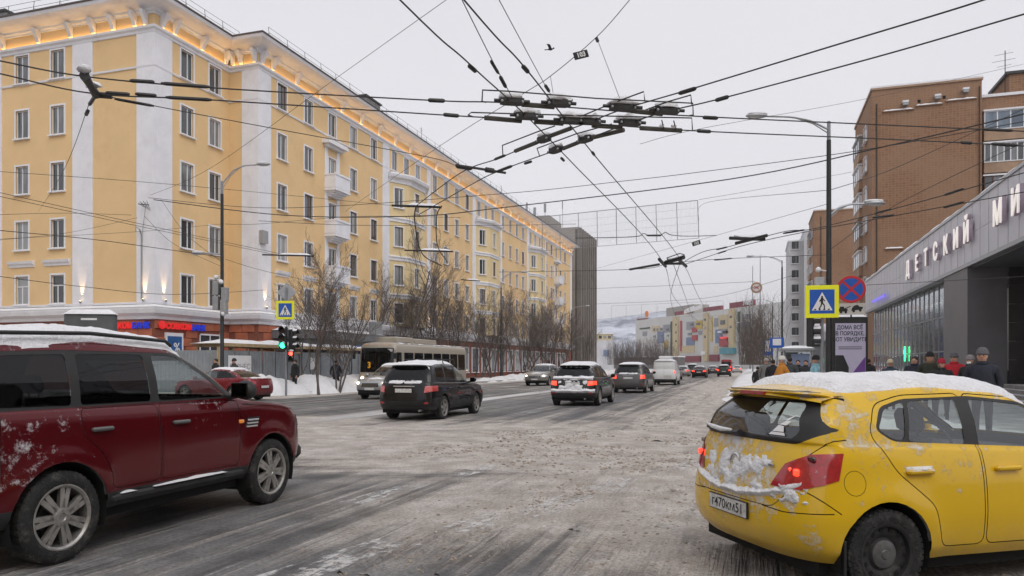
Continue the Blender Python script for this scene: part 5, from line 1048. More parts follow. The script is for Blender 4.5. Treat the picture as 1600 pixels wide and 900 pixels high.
mb = MB(); pts = [on_rear(y, 1.075+.01*math.sin((y+.3)*9)) for y in (.56, .4, .25, .1, -.02)]; pts = [q-Vector((.022, 0, 0)) for q in pts]; mb.tube(pts, [.012, .012, .012, .02, .028], 6); mb.build('wiper', BLACKP, t, 50)
mb = MB(); pts = [q+Vector((-.004, 0, .022)) for q in pts]; mb.tube(pts[:4], [.008, .018, .02, .012], 7); mb.build('wiper_snow', SNOW, t, 60)
mb = MB()
for i in range(2):
    pass
# roof spoiler over the tailgate glass
prof = [(-1.50, 1.425), (-1.62, 1.418), (-1.735, 1.392), (-1.745, 1.378), (-1.70, 1.366), (-1.58, 1.36)]
mb.grid(lambda a, b: ((lambda q, y: (q[0]+.16*(y/.6)**2*(1 if q[0] < -1.55 else .4), y, q[1]-.045*(y/.6)**2))((np.interp(b*5, range(6), [k[0] for k in prof]), np.interp(b*5, range(6), [k[1] for k in prof])), -.60+1.2*a)), 24, 20)
mb.build('spoiler', YEL, t, 60)
mb = MB(); mb.grid(lambda a, b: (-1.742+.012*b-.004, -.16+.32*a, 1.376+.026*b), 8, 2); mb.grid(lambda a, b: (-1.75+.0*b, -.16+.32*a, 1.374+.024*b), 8, 2); mb.box(-1.752, -.16, 1.374, -1.735, .16, 1.398); mb.build('high_brake_lamp', RED_OFF, t)
# white figure sticker inside the tailgate glass
mb = MB(); c = on_rear(-.42, 1.14); nrm = Vector((-1, 0, .62)).normalized()
def stk(y, z): q = on_rear(y, z); return q-Vector((.006, 0, -.003))
for poly in ([(-.50, 1.095), (-.34, 1.095), (-.36, 1.115), (-.48, 1.115)], [(-.475, 1.12), (-.365, 1.12), (-.40, 1.165), (-.455, 1.16)], [(-.47, 1.165), (-.41, 1.17), (-.455, 1.20), (-.50, 1.195)], [(-.47, 1.205), (-.44, 1.205), (-.505, 1.245)]):
    mb.add([stk(*q) for q in poly], [tuple(range(len(poly)))])
mb.build('window_sticker', WHITEP, t)
# snow on tailgate, bumper ledge and lamp
snow_patch(bv, 'x', -.62, .62, .62, 1.0, patch_h(.014, 3.3, .44, 13, .15), 'tailgate_snow', t, 60, 26)
def ledge(u, v, a, b): zc = .655+.10*abs(u/.62)**2.2; n = noise.fractal(Vector((u*9, 2, v*5)), 1, 2, 3); return .034*(1-abs(v-zc-.02*n)/(.03+.012*n))*min(1, 6*min(a, 1-a)+.25)*(1+.6*n)
snow_patch(bv, 'x', -.70, .66, .58, .84, ledge, 'bumper_snow', t, 70, 40)
snow_patch(bv, 'x', -.80, -.40, .62, .80, patch_h(.016, 8.1, .38, 16, .15), 'lamp_snow', t, 34, 20)
snow_patch(bv, 'y', -1.08, -.86, .865, .90, lambda u, v, a, b: .04*(1-abs(b-.4)*2)*min(1, 5*min(a, 1-a))*(.7+noise.noise(Vector((u*12, 0, 0)))), 'handle_snow', t, 24, 6)
for yy in (-.62,):
    mb = MB(); mb.tube([(.1, 0, 1.48), (-.02, 0, 1.66)], [.005, .003], 5); mb.build('aerial', BLACKP, t)
mb = MB(); mb.bbox(-1.62, -.86, .12, -1.60, -.70, .42, .004); mb.bbox(-1.62, .70, .12, -1.60, .86, .42, .004); mb.build('mud_flap', BLACKP, t, loc=(.02, 0, 0))

# ------------------------------------------------------------------ dark red off-roader, left foreground
RRED = car_paint('paint_dark_red', (.105, .004, .008), .012, .3, .18, .45, zone=[((-1.6, -.95, .92), .45, .095), ((-1.2, -.95, 1.15), .25, .08), ((.3, -.95, 1.18), .4, .08), ((-1.9, -.95, .9), .4, .11)], dcol=(.15, .10, .095))
p = dict(xr=-2.46, xf=2.22, hw=.962, zb=.36, zs=1.25, belt=1.225, beltr=1.23, beltf=1.185, hood=1.06, cowl=1.18, ws=(.36,), rgb=-2.34, rgt=-2.08, rail=(.745, 1.73), railz=(1.70, 1.735, 1.70), roof=1.86, rk=(.02, .05, .08), spoil=.05, tuck=.05,
         wr=.372, axles=(-1.3725, 1.3725), arch=.445, flare=.03, ww=.25, wi=.125, wstyle='twin', hi=2, paint=RRED, corner=(.30, .40), sill=.50,
         dlo=[(.86, 1.245), (.18, 1.69), (.06, 1.715), (-1.2, 1.725), (-2.0, 1.695), (-2.14, 1.46), (-2.10, 1.245)],
         win=[[(.70, 1.262), (.15, 1.65), (.05, 1.685), (-.25, 1.695), (-.27, 1.262)], [(-.37, 1.262), (-.36, 1.695), (-1.09, 1.695), (-1.13, 1.262)], [(-1.22, 1.262), (-1.19, 1.69), (-1.9, 1.67), (-2.03, 1.46), (-1.99, 1.275)]],
         wmat=[GLASS_C, GLASS_D, GLASS_D], wdoor=[0, 1, None], doors=[[(.80, .52), (.84, 1.215), (-.305, 1.235), (-.305, .52)], [(-.32, .52), (-.32, 1.235), (-1.16, 1.235), (-1.16, 1.0), (-1.0, .88), (-.90, .70), (-.88, .52)]],
         handles=[(-.06, 1.045), (-.98, 1.05)], handlemat=mat('handle_grey', (.16, .155, .155), .35, .4, var=.2, obj=True),
         lamps=[('tail_lamp', [(.62, .92), (.62, 1.2), (.99, 1.2), (.99, .92)], -2.25), ('head_lamp', [(.52, .84), (.52, 1.0), (.99, 1.02), (.99, .86)], 1.98)], lampmats={'tail_lamp': RED_OFF, 'head_lamp': CLEARL},
         rglass=[(-.72, 1.27), (.72, 1.27), (.64, 1.66), (-.64, 1.66)], fglass=[(-.80, 1.26), (.80, 1.26), (.66, 1.67), (-.66, 1.67)], mirror=(.72, 1.30), mscale=1.25, mirmat=BLACKP, snowcap=.10, fblack=[(-.5, .78), (.5, .78), (.5, .98), (-.5, .98)], lines=[('y', [(.92, 1.165), (1.5, 1.12), (2.0, 1.045)], 0), ('y', [(-1.9, .62), (-1.85, 1.2)], 0), ('y', [(.80, .72), (-.30, .72), (-.95, .73)], 0)])
t, S, bv = make_car('off_road_car', 'dark red boxy off-road car with snow on its roof, left foreground', 'car', p, (-6.25, 6.0, 0), R(90))
mb = MB(); c = on_side(1.02, .95)
for k in range(3): mb.bbox(.93+.012*k, c.y-.012, .91+.035*k, 1.12+.012*k, c.y+.004, .93+.035*k, .004)
o = mb.build('vent_slat', CHROME, t); mb = MB(); mb.prism([(.90, .885), (1.11, .885), (1.16, 1.02), (.95, 1.02)], -(c.y+.004), -(c.y-.004), RX90); mb.build('side_vent', BLACKP, t)
mb = MB(); c = on_side(.86, .99); mb.bbox(.81, c.y-.014, .965, .89, c.y+.01, 1.005, .008); mb.build('side_repeater', ORANGEL, t, 50)
mb = MB(); c = on_side(-2.1, .82); mb.blob((-2.12, c.y, .98), .025, 1, 0, (1.4, .5, .7)); mb.build('side_marker', RED_ON, t, 60)
for sg in (-1, 1):
    mb = MB(); mb.tube([(-1.95, sg*.70, 1.80), (-1.90, sg*.70, 1.845), (-.9, sg*.72, 1.875), (0, sg*.70, 1.835), (.08, sg*.695, 1.79)], .018, 6); mb.build('roof_rail', BLACKP, t, 50)
    mb = MB()   # door rubbing line and running-board step
    mb.bbox(-.90, sg*.90-.07, .40, .88, sg*.90+.07, .47, .02); mb.build('side_step', BLACKP, t, 40)
mb = MB(); mb.grid(lambda a, b: ((-.42+1.0*a, -.985+.13*b, .475+.035*math.sin(PI*b)*math.sin(PI*a)**.4*(.7+.6*noise.noise(Vector((a*6, b*2, 1)))))), 30, 8); mb.grid(lambda a, b: ((-.80+.18*a, -.975+.1*b, .472+.02*math.sin(PI*b)*math.sin(PI*a))), 10, 6); mb.build('step_snow', SNOW, t, 60)
snow_patch(bv, 'z', 1.0, 2.0, -.85, .85, patch_h(.022, 5.2, .42, 3.0), 'bonnet_snow', t, 40, 40)
mb = MB(); mb.bbox(2.06, -.8, .42, 2.25, .8, .62, .06); mb.build('front_bumper', BLACKP, t, 50)
plate(t, 2.262, 0, .55, 1)

# ------------------------------------------------------------------ generic proportions for the traffic farther off
def crossover(Ln, Wd, Ht, wb, belt, wr, paint, ro=.95, rake=.2, **k):
    hw = Wd/2; xr = -wb/2-ro; xf = xr+Ln; cw = wb/2-.28; wt = cw-.80; rt = xr+.16+rake; rail = hw*.73; rz_ = Ht-.11
    d = dict(xr=xr, xf=xf, hw=hw, zb=.30, zs=1.12, belt=belt, beltr=belt+.04, beltf=belt-.03, hood=belt-.16, cowl=cw, ws=(wt,), rgb=xr+.13, rgt=rt, rail=(rail, rz_), railz=(rz_-.05, rz_, rz_-.03), roof=Ht, wr=wr, axles=(-wb/2, wb/2), ww=.21, wi=.115, hi=1, paint=paint, spoil=.12,
             rk=(.02, .06, .09), corner=(.34, .48), sill=.42)
    bx = cw-1.25; top = rz_-.03
    d.update(dlo=[(cw-.22, belt+.0), (wt-.12, top-.02), (wt-.35, top+.012), (rt+.25, top-.02), (rt+.02, belt+.16), (rt-.02, belt+.045)],
             win=[[(cw-.36, belt+.03), (wt-.16, top-.04), (wt-.35, top-.012), (bx+.03, top-.008), (bx+.0, belt+.03)], [(bx-.09, belt+.035), (bx-.07, top-.01), (bx-.75, top-.02), (bx-.86, belt+.045)], [(bx-.93, belt+.05), (bx-.84, top-.025), (rt+.28, top-.05), (rt+.1, belt+.10)]],
             wmat=[GLASS_C, GLASS_D, GLASS_D], wdoor=[0, 1, None], doors=[[(cw-.3, .44), (cw-.26, belt-.02), (bx-.02, belt), (bx-.02, .44)], [(bx-.04, .44), (bx-.04, belt), (bx-.95, belt+.02), (bx-.88, .85), (bx-.70, .44)]],
             handles=[(bx+.13, belt-.14), (bx-.76, belt-.13)], mirror=(cw-.32, belt+.06), rglass=[(-hw*.74, belt+.08), (hw*.74, belt+.08), (hw*.60, top-.06), (-hw*.60, top-.06)], fglass=[(-hw*.82, belt+.06), (hw*.82, belt+.06), (hw*.64, top-.03), (-hw*.64, top-.03)],
             hatch=[(-hw*.70, .68), (hw*.70, .68), (hw*.76, belt-.05), (hw*.82, belt+.06), (hw*.66, top), (-hw*.66, top), (-hw*.82, belt+.06), (-hw*.76, belt-.05)],
             lamps=[('tail_lamp', [(hw*.70, belt-.24), (hw*.72, belt-.03), (hw*1.05, belt-.01), (hw*1.05, belt-.2)], xr+.42), ('head_lamp', [(hw*.55, belt-.37), (hw*.58, belt-.22), (hw*1.05, belt-.17), (hw*1.05, belt-.32)], xf-.45)],
             lampmats={'tail_lamp': RED_OFF, 'head_lamp': CLEARL}, fblack=[(-hw*.5, belt-.44), (hw*.5, belt-.44), (hw*.45, belt-.26), (-hw*.45, belt-.26)], rblack=[(-hw*1.1, .2), (hw*1.1, .2), (hw*1.1, .50), (-hw*1.1, .50)])
    d.update(k); return d
def rear_bits(t, bv, p, on=True, ptxt='', pz=None, snowhatch=0, seed=1):
    hw = p['hw']; pz = pz or p['belt']-.22
    def rr(y, z): h = bv.ray_cast(Vector((-6, y, z)), Vector((1, 0, 0))); return h[0] or Vector((p['xr'], y, z))
    plate(t, rr(0, pz).x-.012, 0, pz, -1, ptxt)
    for sg in (-1, 1):
        mb = MB(); c = rr(sg*hw*.74, .50); mb.bbox(c.x-.012, c.y-.09, .48, c.x+.02, c.y+.09, .535, .006); mb.build('bumper_reflector', RED_OFF, t)
    mb = MB(); c = rr(0, p['belt']+.11); mb.tube([(rr(y, p['belt']+.10).x-.02, y, p['belt']+.10) for y in (.0, -.15, -.32)], [.02, .012, .008], 5); mb.build('wiper', BLACKP, t)
    mb = MB(); c = rr(0, pz+.13); mb.bbox(c.x-.02, -.34, pz+.10, c.x+.02, .34, pz+.135, .008); mb.build('trim_strip', CHROME if snowhatch == 0 else BLACKP, t)
    if snowhatch:
        snow_patch(bv, 'x', -hw*.85, hw*.85, .45, p['belt']+.12, patch_h(.03, seed, snowhatch, 4.5), 'tailgate_snow', t, 36, 22)
    snow_patch(bv, 'x', -hw*.7, hw*.7, p['belt']+.0, p['belt']+.13, patch_h(.03, seed+4, .25, 5), 'window_ledge_snow', t, 30, 8)
    mb = MB(); mb.tube([(p['xr']+.35, -.5, .30), (p['xr']-.0, -.5, .29)], .03, 8); mb.build('exhaust', GREYM, t)
# black crossover
p = crossover(4.66, 1.80, 1.69, 2.67, 1.04, .345, car_paint('paint_black', (.008, .008, .009), .01, .3, .25, .6, dcol=(.045, .043, .04)), ro=.94, wstyle='five', rake=.26, snowcap=.06, rblack=None, sill=.40, wmat=[GLASS_C, GLASS_D, GLASS_D], rbmat=GLASS_B,
              lamps=[('tail_lamp', [(.62, .80), (.64, .99), (.95, 1.0), (.95, .86)], -1.78), ('head_lamp', [(.5, .7), (.52, .82), (.95, .86), (.95, .74)], 1.9)], lampmats={'tail_lamp': mat('tail_clear_red', (.35, .06, .06), .15, 0, var=.5, scale=12, obj=True, coat=1, emit=(.8, .05, .03), es=.15), 'head_lamp': CLEARL})
t, S, bv = make_car('crossover', 'black crossover with roof bars and snowy tailgate edge, driving away near the middle', 'car', p, (-9.55, 21.7, 0), R(90))
rear_bits(t, bv, p, pz=.86); bvo = bv
for x in (-.9, .0):
    mb = MB(); mb.tube([(x, -.66, 1.62), (x, -.62, 1.76), (x, .62, 1.76), (x, .66, 1.62)], .018, 6); mb.build('roof_bar', BLACKP, t, 40)
# snowy dark suv
p = crossover(4.62, 1.88, 1.68, 2.80, 1.06, .36, car_paint('paint_graphite', (.022, .023, .025), .075, .3, .25, .9), ro=.9, rake=.36, wstyle='ten', snowcap=.07, lampmats={'tail_lamp': RED_ON, 'head_lamp': CLEARL}, rbmat=GLASS_B,
              lamps=[('tail_lamp', [(.60, .80), (.62, .97), (.98, .98), (.98, .84)], -1.9), ('head_lamp', [(.5, .7), (.52, .82), (.95, .86), (.95, .74)], 1.9)])
t, S, bv = make_car('snowy_suv', 'dark SUV with a snow-plastered rear and glowing tail lamps, mid street', 'car', p, (-6.66, 30.4, 0), R(90)); rear_bits(t, bv, p, pz=.87, snowhatch=.36, seed=7)
def led(u, v, a, b): n = noise.fractal(Vector((u*6, 1, v*6)), 1, 2, 3); return .07*(1-abs(v-.60-.02*n)/.07)*(1+.3*n)
snow_patch(bv, 'x', -.88, .88, .5, .72, led, 'bumper_snow', t, 36, 12)
def led2(u, v, a, b): n = noise.fractal(Vector((u*6, 1, v*6)), 1, 2, 3); return .05*(1-abs(v-1.10-.02*n)/.06)*(1+.4*n)
snow_patch(bv, 'x', -.80, .80, 1.02, 1.2, led2, 'tailgate_ledge_snow', t, 36, 12)
# grey people carrier
p = crossover(4.85, 1.90, 1.72, 2.92, 1.05, .335, car_paint('paint_grey', (.10, .095, .095), .03, .5, .3, .7), ro=.98, rake=.22, wstyle='ten', snowcap=.05, sill=.3, lampmats={'tail_lamp': RED_ON, 'head_lamp': CLEARL}, rblack=None, rbmat=GLASS_B)
t, S, bv = make_car('people_carrier', 'grey people carrier with lit red tail lamps behind the snowy SUV', 'car', p, (-6.72, 44.4, 0), R(90)); rear_bits(t, bv, p, pz=.86)
# pale silver crossover facing the camera, half hidden
SILV = car_paint('paint_silver', (.36, .36, .36), .02, .6, .3, .8)
p = crossover(4.3, 1.78, 1.66, 2.6, 1.02, .33, SILV, ro=.72, wstyle='five', snowcap=.06, lampmats={'tail_lamp': RED_OFF, 'head_lamp': CLEARL}, sill=.45)
def front_bits(t, bv, p, lit=True):
    def ff(y, z): h = bv.ray_cast(Vector((6, y, z)), Vector((-1, 0, 0))); return h[0] or Vector((p['xf'], y, z))
    plate(t, ff(0, .5).x+.012, 0, .50, 1); hw = p['hw']; b = p['belt']
    for sg in (-1, 1):
        mb = MB(); c = ff(sg*hw*.72, b-.27); mb.blob((c.x-.005, c.y, c.z), .075, 2, .02, (.5, 1.2, .8)); mb.build('head_lamp_bulb', HEAD_ON if lit else CLEARL, t, 60)
    mb = MB()
    for z in (b-.40, b-.35, b-.30): mb.tube([(ff(y, z).x+.008, y, z) for y in (-hw*.42, -hw*.2, 0, hw*.2, hw*.42)], .01, 5)
    mb.build('grille_bar', CHROME, t)
    mb = MB(); mb.tube([(p['cowl']-.02, .6, b+.1), (p['cowl']+.06, 0, b+.08)], .01, 5); mb.build('wiper', BLACKP, t)
    snow_patch(bv, 'z', p['cowl']+.05, p['xf']-.35, -hw*.8, hw*.8, patch_h(.03, 2.2, .4, 3), 'bonnet_snow', t, 20, 24)
t, S, bv = make_car('silver_crossover', 'silver crossover with lit headlamps, partly hidden by the black crossover', 'car', p, (-16.75, 32.9, 0), R(-90)); front_bits(t, bv, p)
p = crossover(4.5, 1.85, 1.67, 2.62, 1.03, .345, car_paint('paint_champagne', (.27, .255, .235), .03, .6, .3, 1.0), ro=.9, wstyle='five', snowcap=.03)
t, S, bv = make_car('champagne_suv', 'champagne SUV with headlamps on, oncoming in front of the bare trees', 'car', p, (-15.75, 56.6, 0), R(-90)); front_bits(t, bv, p)
# dark red saloon crossing on the left
def saloon(paint, hi=1, **k):
    d = dict(xr=-2.35, xf=2.25, hw=.89, zb=.24, belt=.95, beltr=1.0, beltf=.92, hood=.76, cowl=1.05, ws=(.28,), rgb=-1.75, rgt=-1.05, rail=(.63, 1.36), railz=(1.32, 1.37, 1.345), roof=1.46, rk=(.03, .07, .13), tuck=.06, spoil=0,
             wr=.32, axles=(-1.35, 1.35), ww=.2, wstyle='five', wi=.1, hi=hi, paint=paint, corner=(.4, .55), flare=.02,
             dlo=[(.84, .955), (.24, 1.31), (0, 1.345), (-.8, 1.335), (-1.28, 1.16), (-1.5, 1.03)],
             win=[[(.72, .98), (.20, 1.29), (0, 1.325), (-.33, 1.328), (-.35, .985)], [(-.44, .99), (-.42, 1.328), (-.78, 1.315), (-1.10, 1.2), (-1.22, 1.02)]], wmat=[GLASS_C, GLASS_D], wdoor=[0, 1],
             doors=[[(.74, .34), (.80, .93), (-.40, .96), (-.40, .34)], [(-.415, .34), (-.415, .96), (-1.32, .99), (-1.15, .78), (-.92, .60), (-.90, .34)]], handles=[(-.25, .84), (-1.1, .86)], mirror=(.68, .98),
             rglass=[(-.66, 1.04), (.66, 1.04), (.52, 1.31), (-.52, 1.31)], fglass=[(-.72, 1.0), (.72, 1.0), (.56, 1.33), (-.56, 1.33)],
             lamps=[('tail_lamp', [(.5, .74), (.5, .88), (.95, .93), (.95, .76)], -1.95), ('head_lamp', [(.48, .6), (.5, .7), (.95, .76), (.95, .64)], 1.8)], lampmats={'tail_lamp': RED_OFF, 'head_lamp': CLEARL}, snowcap=.04)
    d.update(k); return d
p = saloon(car_paint('paint_wine', (.20, .012, .02), .05, .4, .25, .6), handles=None)
t, S, bv = make_car('red_saloon', 'dark red saloon crossing behind the boxy off-road car on the left', 'car', p, (-23.2, 28.6, 0), R(178)); plate(t, -2.37, 0, .62, -1)
snow_patch(bv, 'z', -2.2, -1.75, -.7, .7, patch_h(.04, 1.2, .3, 4), 'boot_snow', t, 12, 20)
# white panel van
VANW = car_paint('paint_van_white', (.66, .66, .66), .0, 0, .4, .9)
p = crossover(4.6, 1.86, 2.02, 2.75, 1.15, .32, VANW, ro=.75, rake=.02, wstyle='ten', snowcap=.04, sill=.3, lampmats={'tail_lamp': RED_ON, 'head_lamp': CLEARL}, lamps=[('tail_lamp', [(.78, .95), (.78, 1.35), (.99, 1.35), (.99, .95)], -1.9), ('head_lamp', [(.5, .74), (.52, .9), (.95, .94), (.95, .8)], 1.9)], rblack=[(-1, .2), (1, .2), (1, .48), (-1, .48)])
p['rail'] = (.80, 1.90); p['rglass'] = None; p['hatch'] = [(-.72, .55), (-.005, .55), (-.005, 1.86), (-.68, 1.86)]; p['win'] = p['win'][:1]; p['wdoor'] = [0]; p['dlo'] = [(.95, 1.16), (.25, 1.82), (-.20, 1.84), (-.22, 1.17)]; p['win'] = [[(.86, 1.19), (.24, 1.78), (-.15, 1.81), (-.17, 1.19)]]; p['doors'] = p['doors'][:1]; p['handles'] = p['handles'][:1]
t, S, bv = make_car('panel_van', 'white panel van with a roof box, ahead of the grey people carrier', 'van', p, (-6.7, 61.4, 0), R(90)); plate(t, -2.15, -.3, .72, -1)
mb = MB(); mb.bbox(-1.2, -.5, 2.04, .2, .5, 2.3, .06); mb.build('roof_box', VANW, t, 40)
# the queue farther down the street
BLK = MATS['paint_black']; GRA = MATS['paint_graphite']; LIT = {'tail_lamp': RED_ON, 'head_lamp': CLEARL}
def low(pp): pp['hi'] = 0; pp['handles'] = None; pp['lampmats'] = LIT; return pp
far = [(low(saloon(BLK)), -6.45, 97, 'black saloon with snowless boot far down the queue, centre lane', 'saloon_car', 1), (low(crossover(4.4, 1.8, 1.62, 2.6, 1.0, .33, SILV, ro=.85)), -8.3, 82, 'silver estate-like car just past the white van', 'estate_car', 1),
       (low(saloon(SILV)), -9.3, 106, 'silver saloon far down the queue left of the black saloon', 'saloon_car', 1), (low(crossover(4.5, 1.8, 1.6, 2.6, 1.0, .33, car_paint('paint_green_black', (.02, .03, .025), .03, .3, .3, .8), ro=.85)), -3.9, 108, 'dark hatch with red lamps right of the black saloon, far off', 'estate_car', 1),
       (low(saloon(car_paint('paint_white', (.6, .6, .61), .02, 0, .3, .7))), -3.2, 158, 'white saloon parked far off beside the right snowbank', 'saloon_car', 1), (low(crossover(4.7, 1.9, 1.75, 2.8, 1.1, .36, BLK, ro=.9)), -9.6, 128, 'tall dark SUV far off above the silver saloon', 'estate_car', 1),
       (low(saloon(GRA)), -6.6, 132, 'dark grey saloon far off ahead of the black saloon', 'saloon_car', 1), (low(crossover(4.5, 1.8, 1.65, 2.6, 1.0, .33, MATS['paint_white'], ro=.85)), -6.2, 176, 'pale crossover far off in front of the red bus', 'estate_car', 1),
       (low(saloon(SILV)), -13.6, 118, 'silver saloon far off oncoming in the left lanes', 'saloon_car', -1)]
for pp, x, y, lab, nm, d in far:
    if d < 0: pp['lampmats'] = {'tail_lamp': RED_OFF, 'head_lamp': HEAD_ON}
    t, S, bv = make_car(nm, lab, 'car', pp, (x, y, 0), R(90*d), 'cars queuing far down the street'); plate(t, pp['xr']-.01, 0, .7, -1)
# ------------------------------------------------------------------ buses
def make_bus(name, label, loc, rz, Ln, paint, H=2.95, hw=1.25, trolley=True, pass_=0):
    t = thing(name, label, 'bus', loc, rz); x0, x1 = -Ln/2, Ln/2
    RG = [dict(x=(x0+.1, x1-.12), w=hw-.08, z=.32), dict(x=(x0+.02, x1-.02), w=hw-.015, z=.42), dict(x=(x0, x1), w=hw, z=.7), dict(x=(x0, x1), w=hw, z=1.15), dict(x=(x0, x1-.02), w=hw, z=1.3), dict(x=(x0, x1-.06), w=hw-.015, z=2.0), dict(x=(x0+.02, x1-.13), w=hw-.03, z=2.55), dict(x=(x0+.05, x1-.25), w=hw-.09, z=H-.12), dict(x=(x0+.14, x1-.45), w=hw-.3, z=H-.02), dict(x=(x0+.3, x1-.6), w=hw*.5, z=H+.02), dict(x=(x0+.3, x1-.6), w=0, z=H+.03)]
    for r in RG: r['a'] = (.25, .3); r['n'] = (3, 3); r['xc'] = 0
    S = Shell(RG, 6, 40, 6, 3, bar=.0); wr = .47; ax = (x0+3.0, x1-2.6)
    for sg in (-1, 1):
        q = 'R' if sg < 0 else 'L'
        for a_ in ax: S.cut([(a_+.56*math.cos(2*PI*k/24), wr+.56*math.sin(2*PI*k/24)) for k in range(24)], 'y', 'arch', lambda c, n, s_=sg: c.y*s_ > .6)
        n = 7; sp = (Ln-1.6)/n
        for i in range(n):
            a = x0+.45+i*sp; S.cut(roundpoly([(a, 1.22), (a+sp-.14, 1.22), (a+sp-.14, 2.35), (a, 2.35)], .07), 'y', 'win%d%s' % (i, q), side(sg))
        S.cut(roundpoly([(x1-.95, .95), (x1-.22, .95), (x1-.28, 2.35), (x1-.95, 2.35)], .06), 'y', 'winD'+q, side(sg))
    S.cut(roundpoly([(-1.13, 1.15), (1.13, 1.15), (1.08, 2.62), (-1.08, 2.62)], .1), 'x', 'fglass', lambda c, n: c.x > x1-.5 and n.x > .2)
    S.cut(roundpoly([(-1.0, 1.4), (1.0, 1.4), (.98, 2.4), (-.98, 2.4)], .1), 'x', 'rglass', lambda c, n: c.x < x0+.4 and n.x < -.2)
    S.bvh(); S.out('body', 'body', paint, t); S.out('cabin_lining', 'body', mat('bus_lining', (.25, .24, .22), .9, var=.1), t, -.04, lambda c: c.z > .5, True)
    for q in 'RL':
        for i in list(range(7))+['D']: S.out('side_window', 'win%s%s' % (i, q), GLASS_D, t, -.01)
    S.out('windscreen', 'fglass', glass('bus_glass', (.13, .14, .14)), t, -.01); S.out('rear_window', 'rglass', GLASS_D, t, -.01)
    ub = MB(); ub.box(x0+.2, -hw+.1, .28, x1-.25, hw-.1, .42); ub.build('underbody', SEAM, t)
    for a_ in ax:
        for sg in (-1, 1):
            li = MB(); n = 16; pr = [(a_+.56*math.cos(-.3+(PI+.6)*k/n), wr+.56*math.sin(-.3+(PI+.6)*k/n)) for k in range(n+1)]
            li.add([(x, sg*(hw-.02), z) for x, z in pr]+[(x, sg*(hw-.5), z) for x, z in pr], [(k, k+1, n+2+k, n+1+k) for k in range(n)]+[tuple(range(n+1, 2*n+2))]); li.build('arch_liner', SEAM, t); wheel(t, a_, sg*(hw-.16), wr, .28, 'steel', sg)
    mb = MB()
    for i in range(7):
        for y in (-.75, .75): seat(mb, x0+1.2+i*1.25, y, .75, .8, .6, False)
    mb.bbox(x1-.75, -1.0, .8, x1-.35, 1.0, 1.1, .05)
    mb.build('seat', SEAT, t)
    for sg in (-1, 1):
        mb = MB(); mb.lathe([(.0, .03), (.08, .02), (.09, -.03)], 16, Matrix.Translation((x1+.0, sg*.95, .80)) @ Matrix.Rotation(R(90), 4, 'Y')); mb.build('head_lamp', HEAD_ON if name == 'trolleybus' else CLEARL, t)
        mb = MB(); mb.bbox(x0-.02, sg*1.05-.09, .9, x0+.03, sg*1.05+.09, 1.25, .01); mb.build('tail_lamp', RED_ON, t)
        mb = MB(); mb.tube([(x1-.1, sg*1.2, 2.5), (x1+.2, sg*1.36, 2.45), (x1+.2, sg*1.38, 2.2)], .018, 5); mb.bbox(x1+.15, sg*1.38-.1, 1.95, x1+.22, sg*1.38+.1, 2.3, .02); mb.build('wing_mirror', BLACKP, t)
    for i in range(5):
        mb = MB(); mb.blob((x1-.24, -.8+i*.4, H-.13), .04, 1, 0); mb.build('marker_lamp', ORANGEL, t)
    mb = MB(); mb.tube([(x1+.03, -.3, 1.15), (x1+.0, .35, 1.3)], .012, 5); mb.tube([(x1+.03, .3, 1.15), (x1+.0, .9, 1.3)], .012, 5); mb.build('wiper', BLACKP, t)
    plate(t, x1+.02, 0, .52, 1)
    if trolley:
        AM = mat('led_amber', (.3, .12, .01), .5, var=0, emit=(1, .42, .02), es=4)
        text('route_number', '3', .5, AM, Matrix.Translation((x1-.16, -.55, 1.42)) @ Matrix.Rotation(R(90), 4, 'Z') @ RX90, t, .01, bold=.01)
        text('side_number', '73', .4, WHITEP, Matrix.Translation((x1-.62, hw+.012, 1.5)) @ Matrix.Rotation(PI, 4, 'Z') @ RX90, t, .004, bold=.008)
        mb = MB(); mb.bbox(x1-.22, .1, 2.38, x1-.16, 1.0, 2.56, .01); mb.build('route_board', mat('board_grey', (.5, .5, .48), .6, var=.2), t)
        mb = MB(); mb.bbox(x1-3.6, -.75, H, x1-1.2, .75, H+.38, .06); mb.bbox(x1-7.4, -.7, H, x1-3.9, .7, H+.34, .05); mb.build('roof_equipment', paint, t, 40)
        mb = MB(); mb.bbox(x1-2.9, -.3, H+.38, x1-1.9, .3, H+.5, .03)
        for y in (-.3, .3): mb.tube([(x1-4.6, y, H+.45), (x0-.4, y, H+.62)], [.035, .025], 6)
        mb.build('trolley_pole', DARKM, t)
        sm = MB(); sm.grid(lambda a, b: (x0+.4+(Ln-1.2)*a, -hw+.12+(2*hw-.24)*b, H-.06+.10*math.sin(PI*b)**.6+.03*noise.noise(Vector((a*20, b*5, 0)))), 60, 12); sm.build('roof_snow', SNOW, t, 60)
    return t
BUSP = car_paint('paint_bus_cream', (.36, .32, .26), .03, 0, .4, 1.3, dcol=(.26, .22, .18))
make_bus('trolleybus', 'cream trolleybus with a lit amber 3 behind its windscreen', (-21.55, 46.1, 0), R(-90), 11.8, BUSP)
make_bus('red_bus', 'small red bus far down the street below the colourful mall', (-6.6, 200, 0), R(90), 9.5, car_paint('paint_bus_red', (.33, .02, .03), .0, 0, .4, .8), trolley=False)
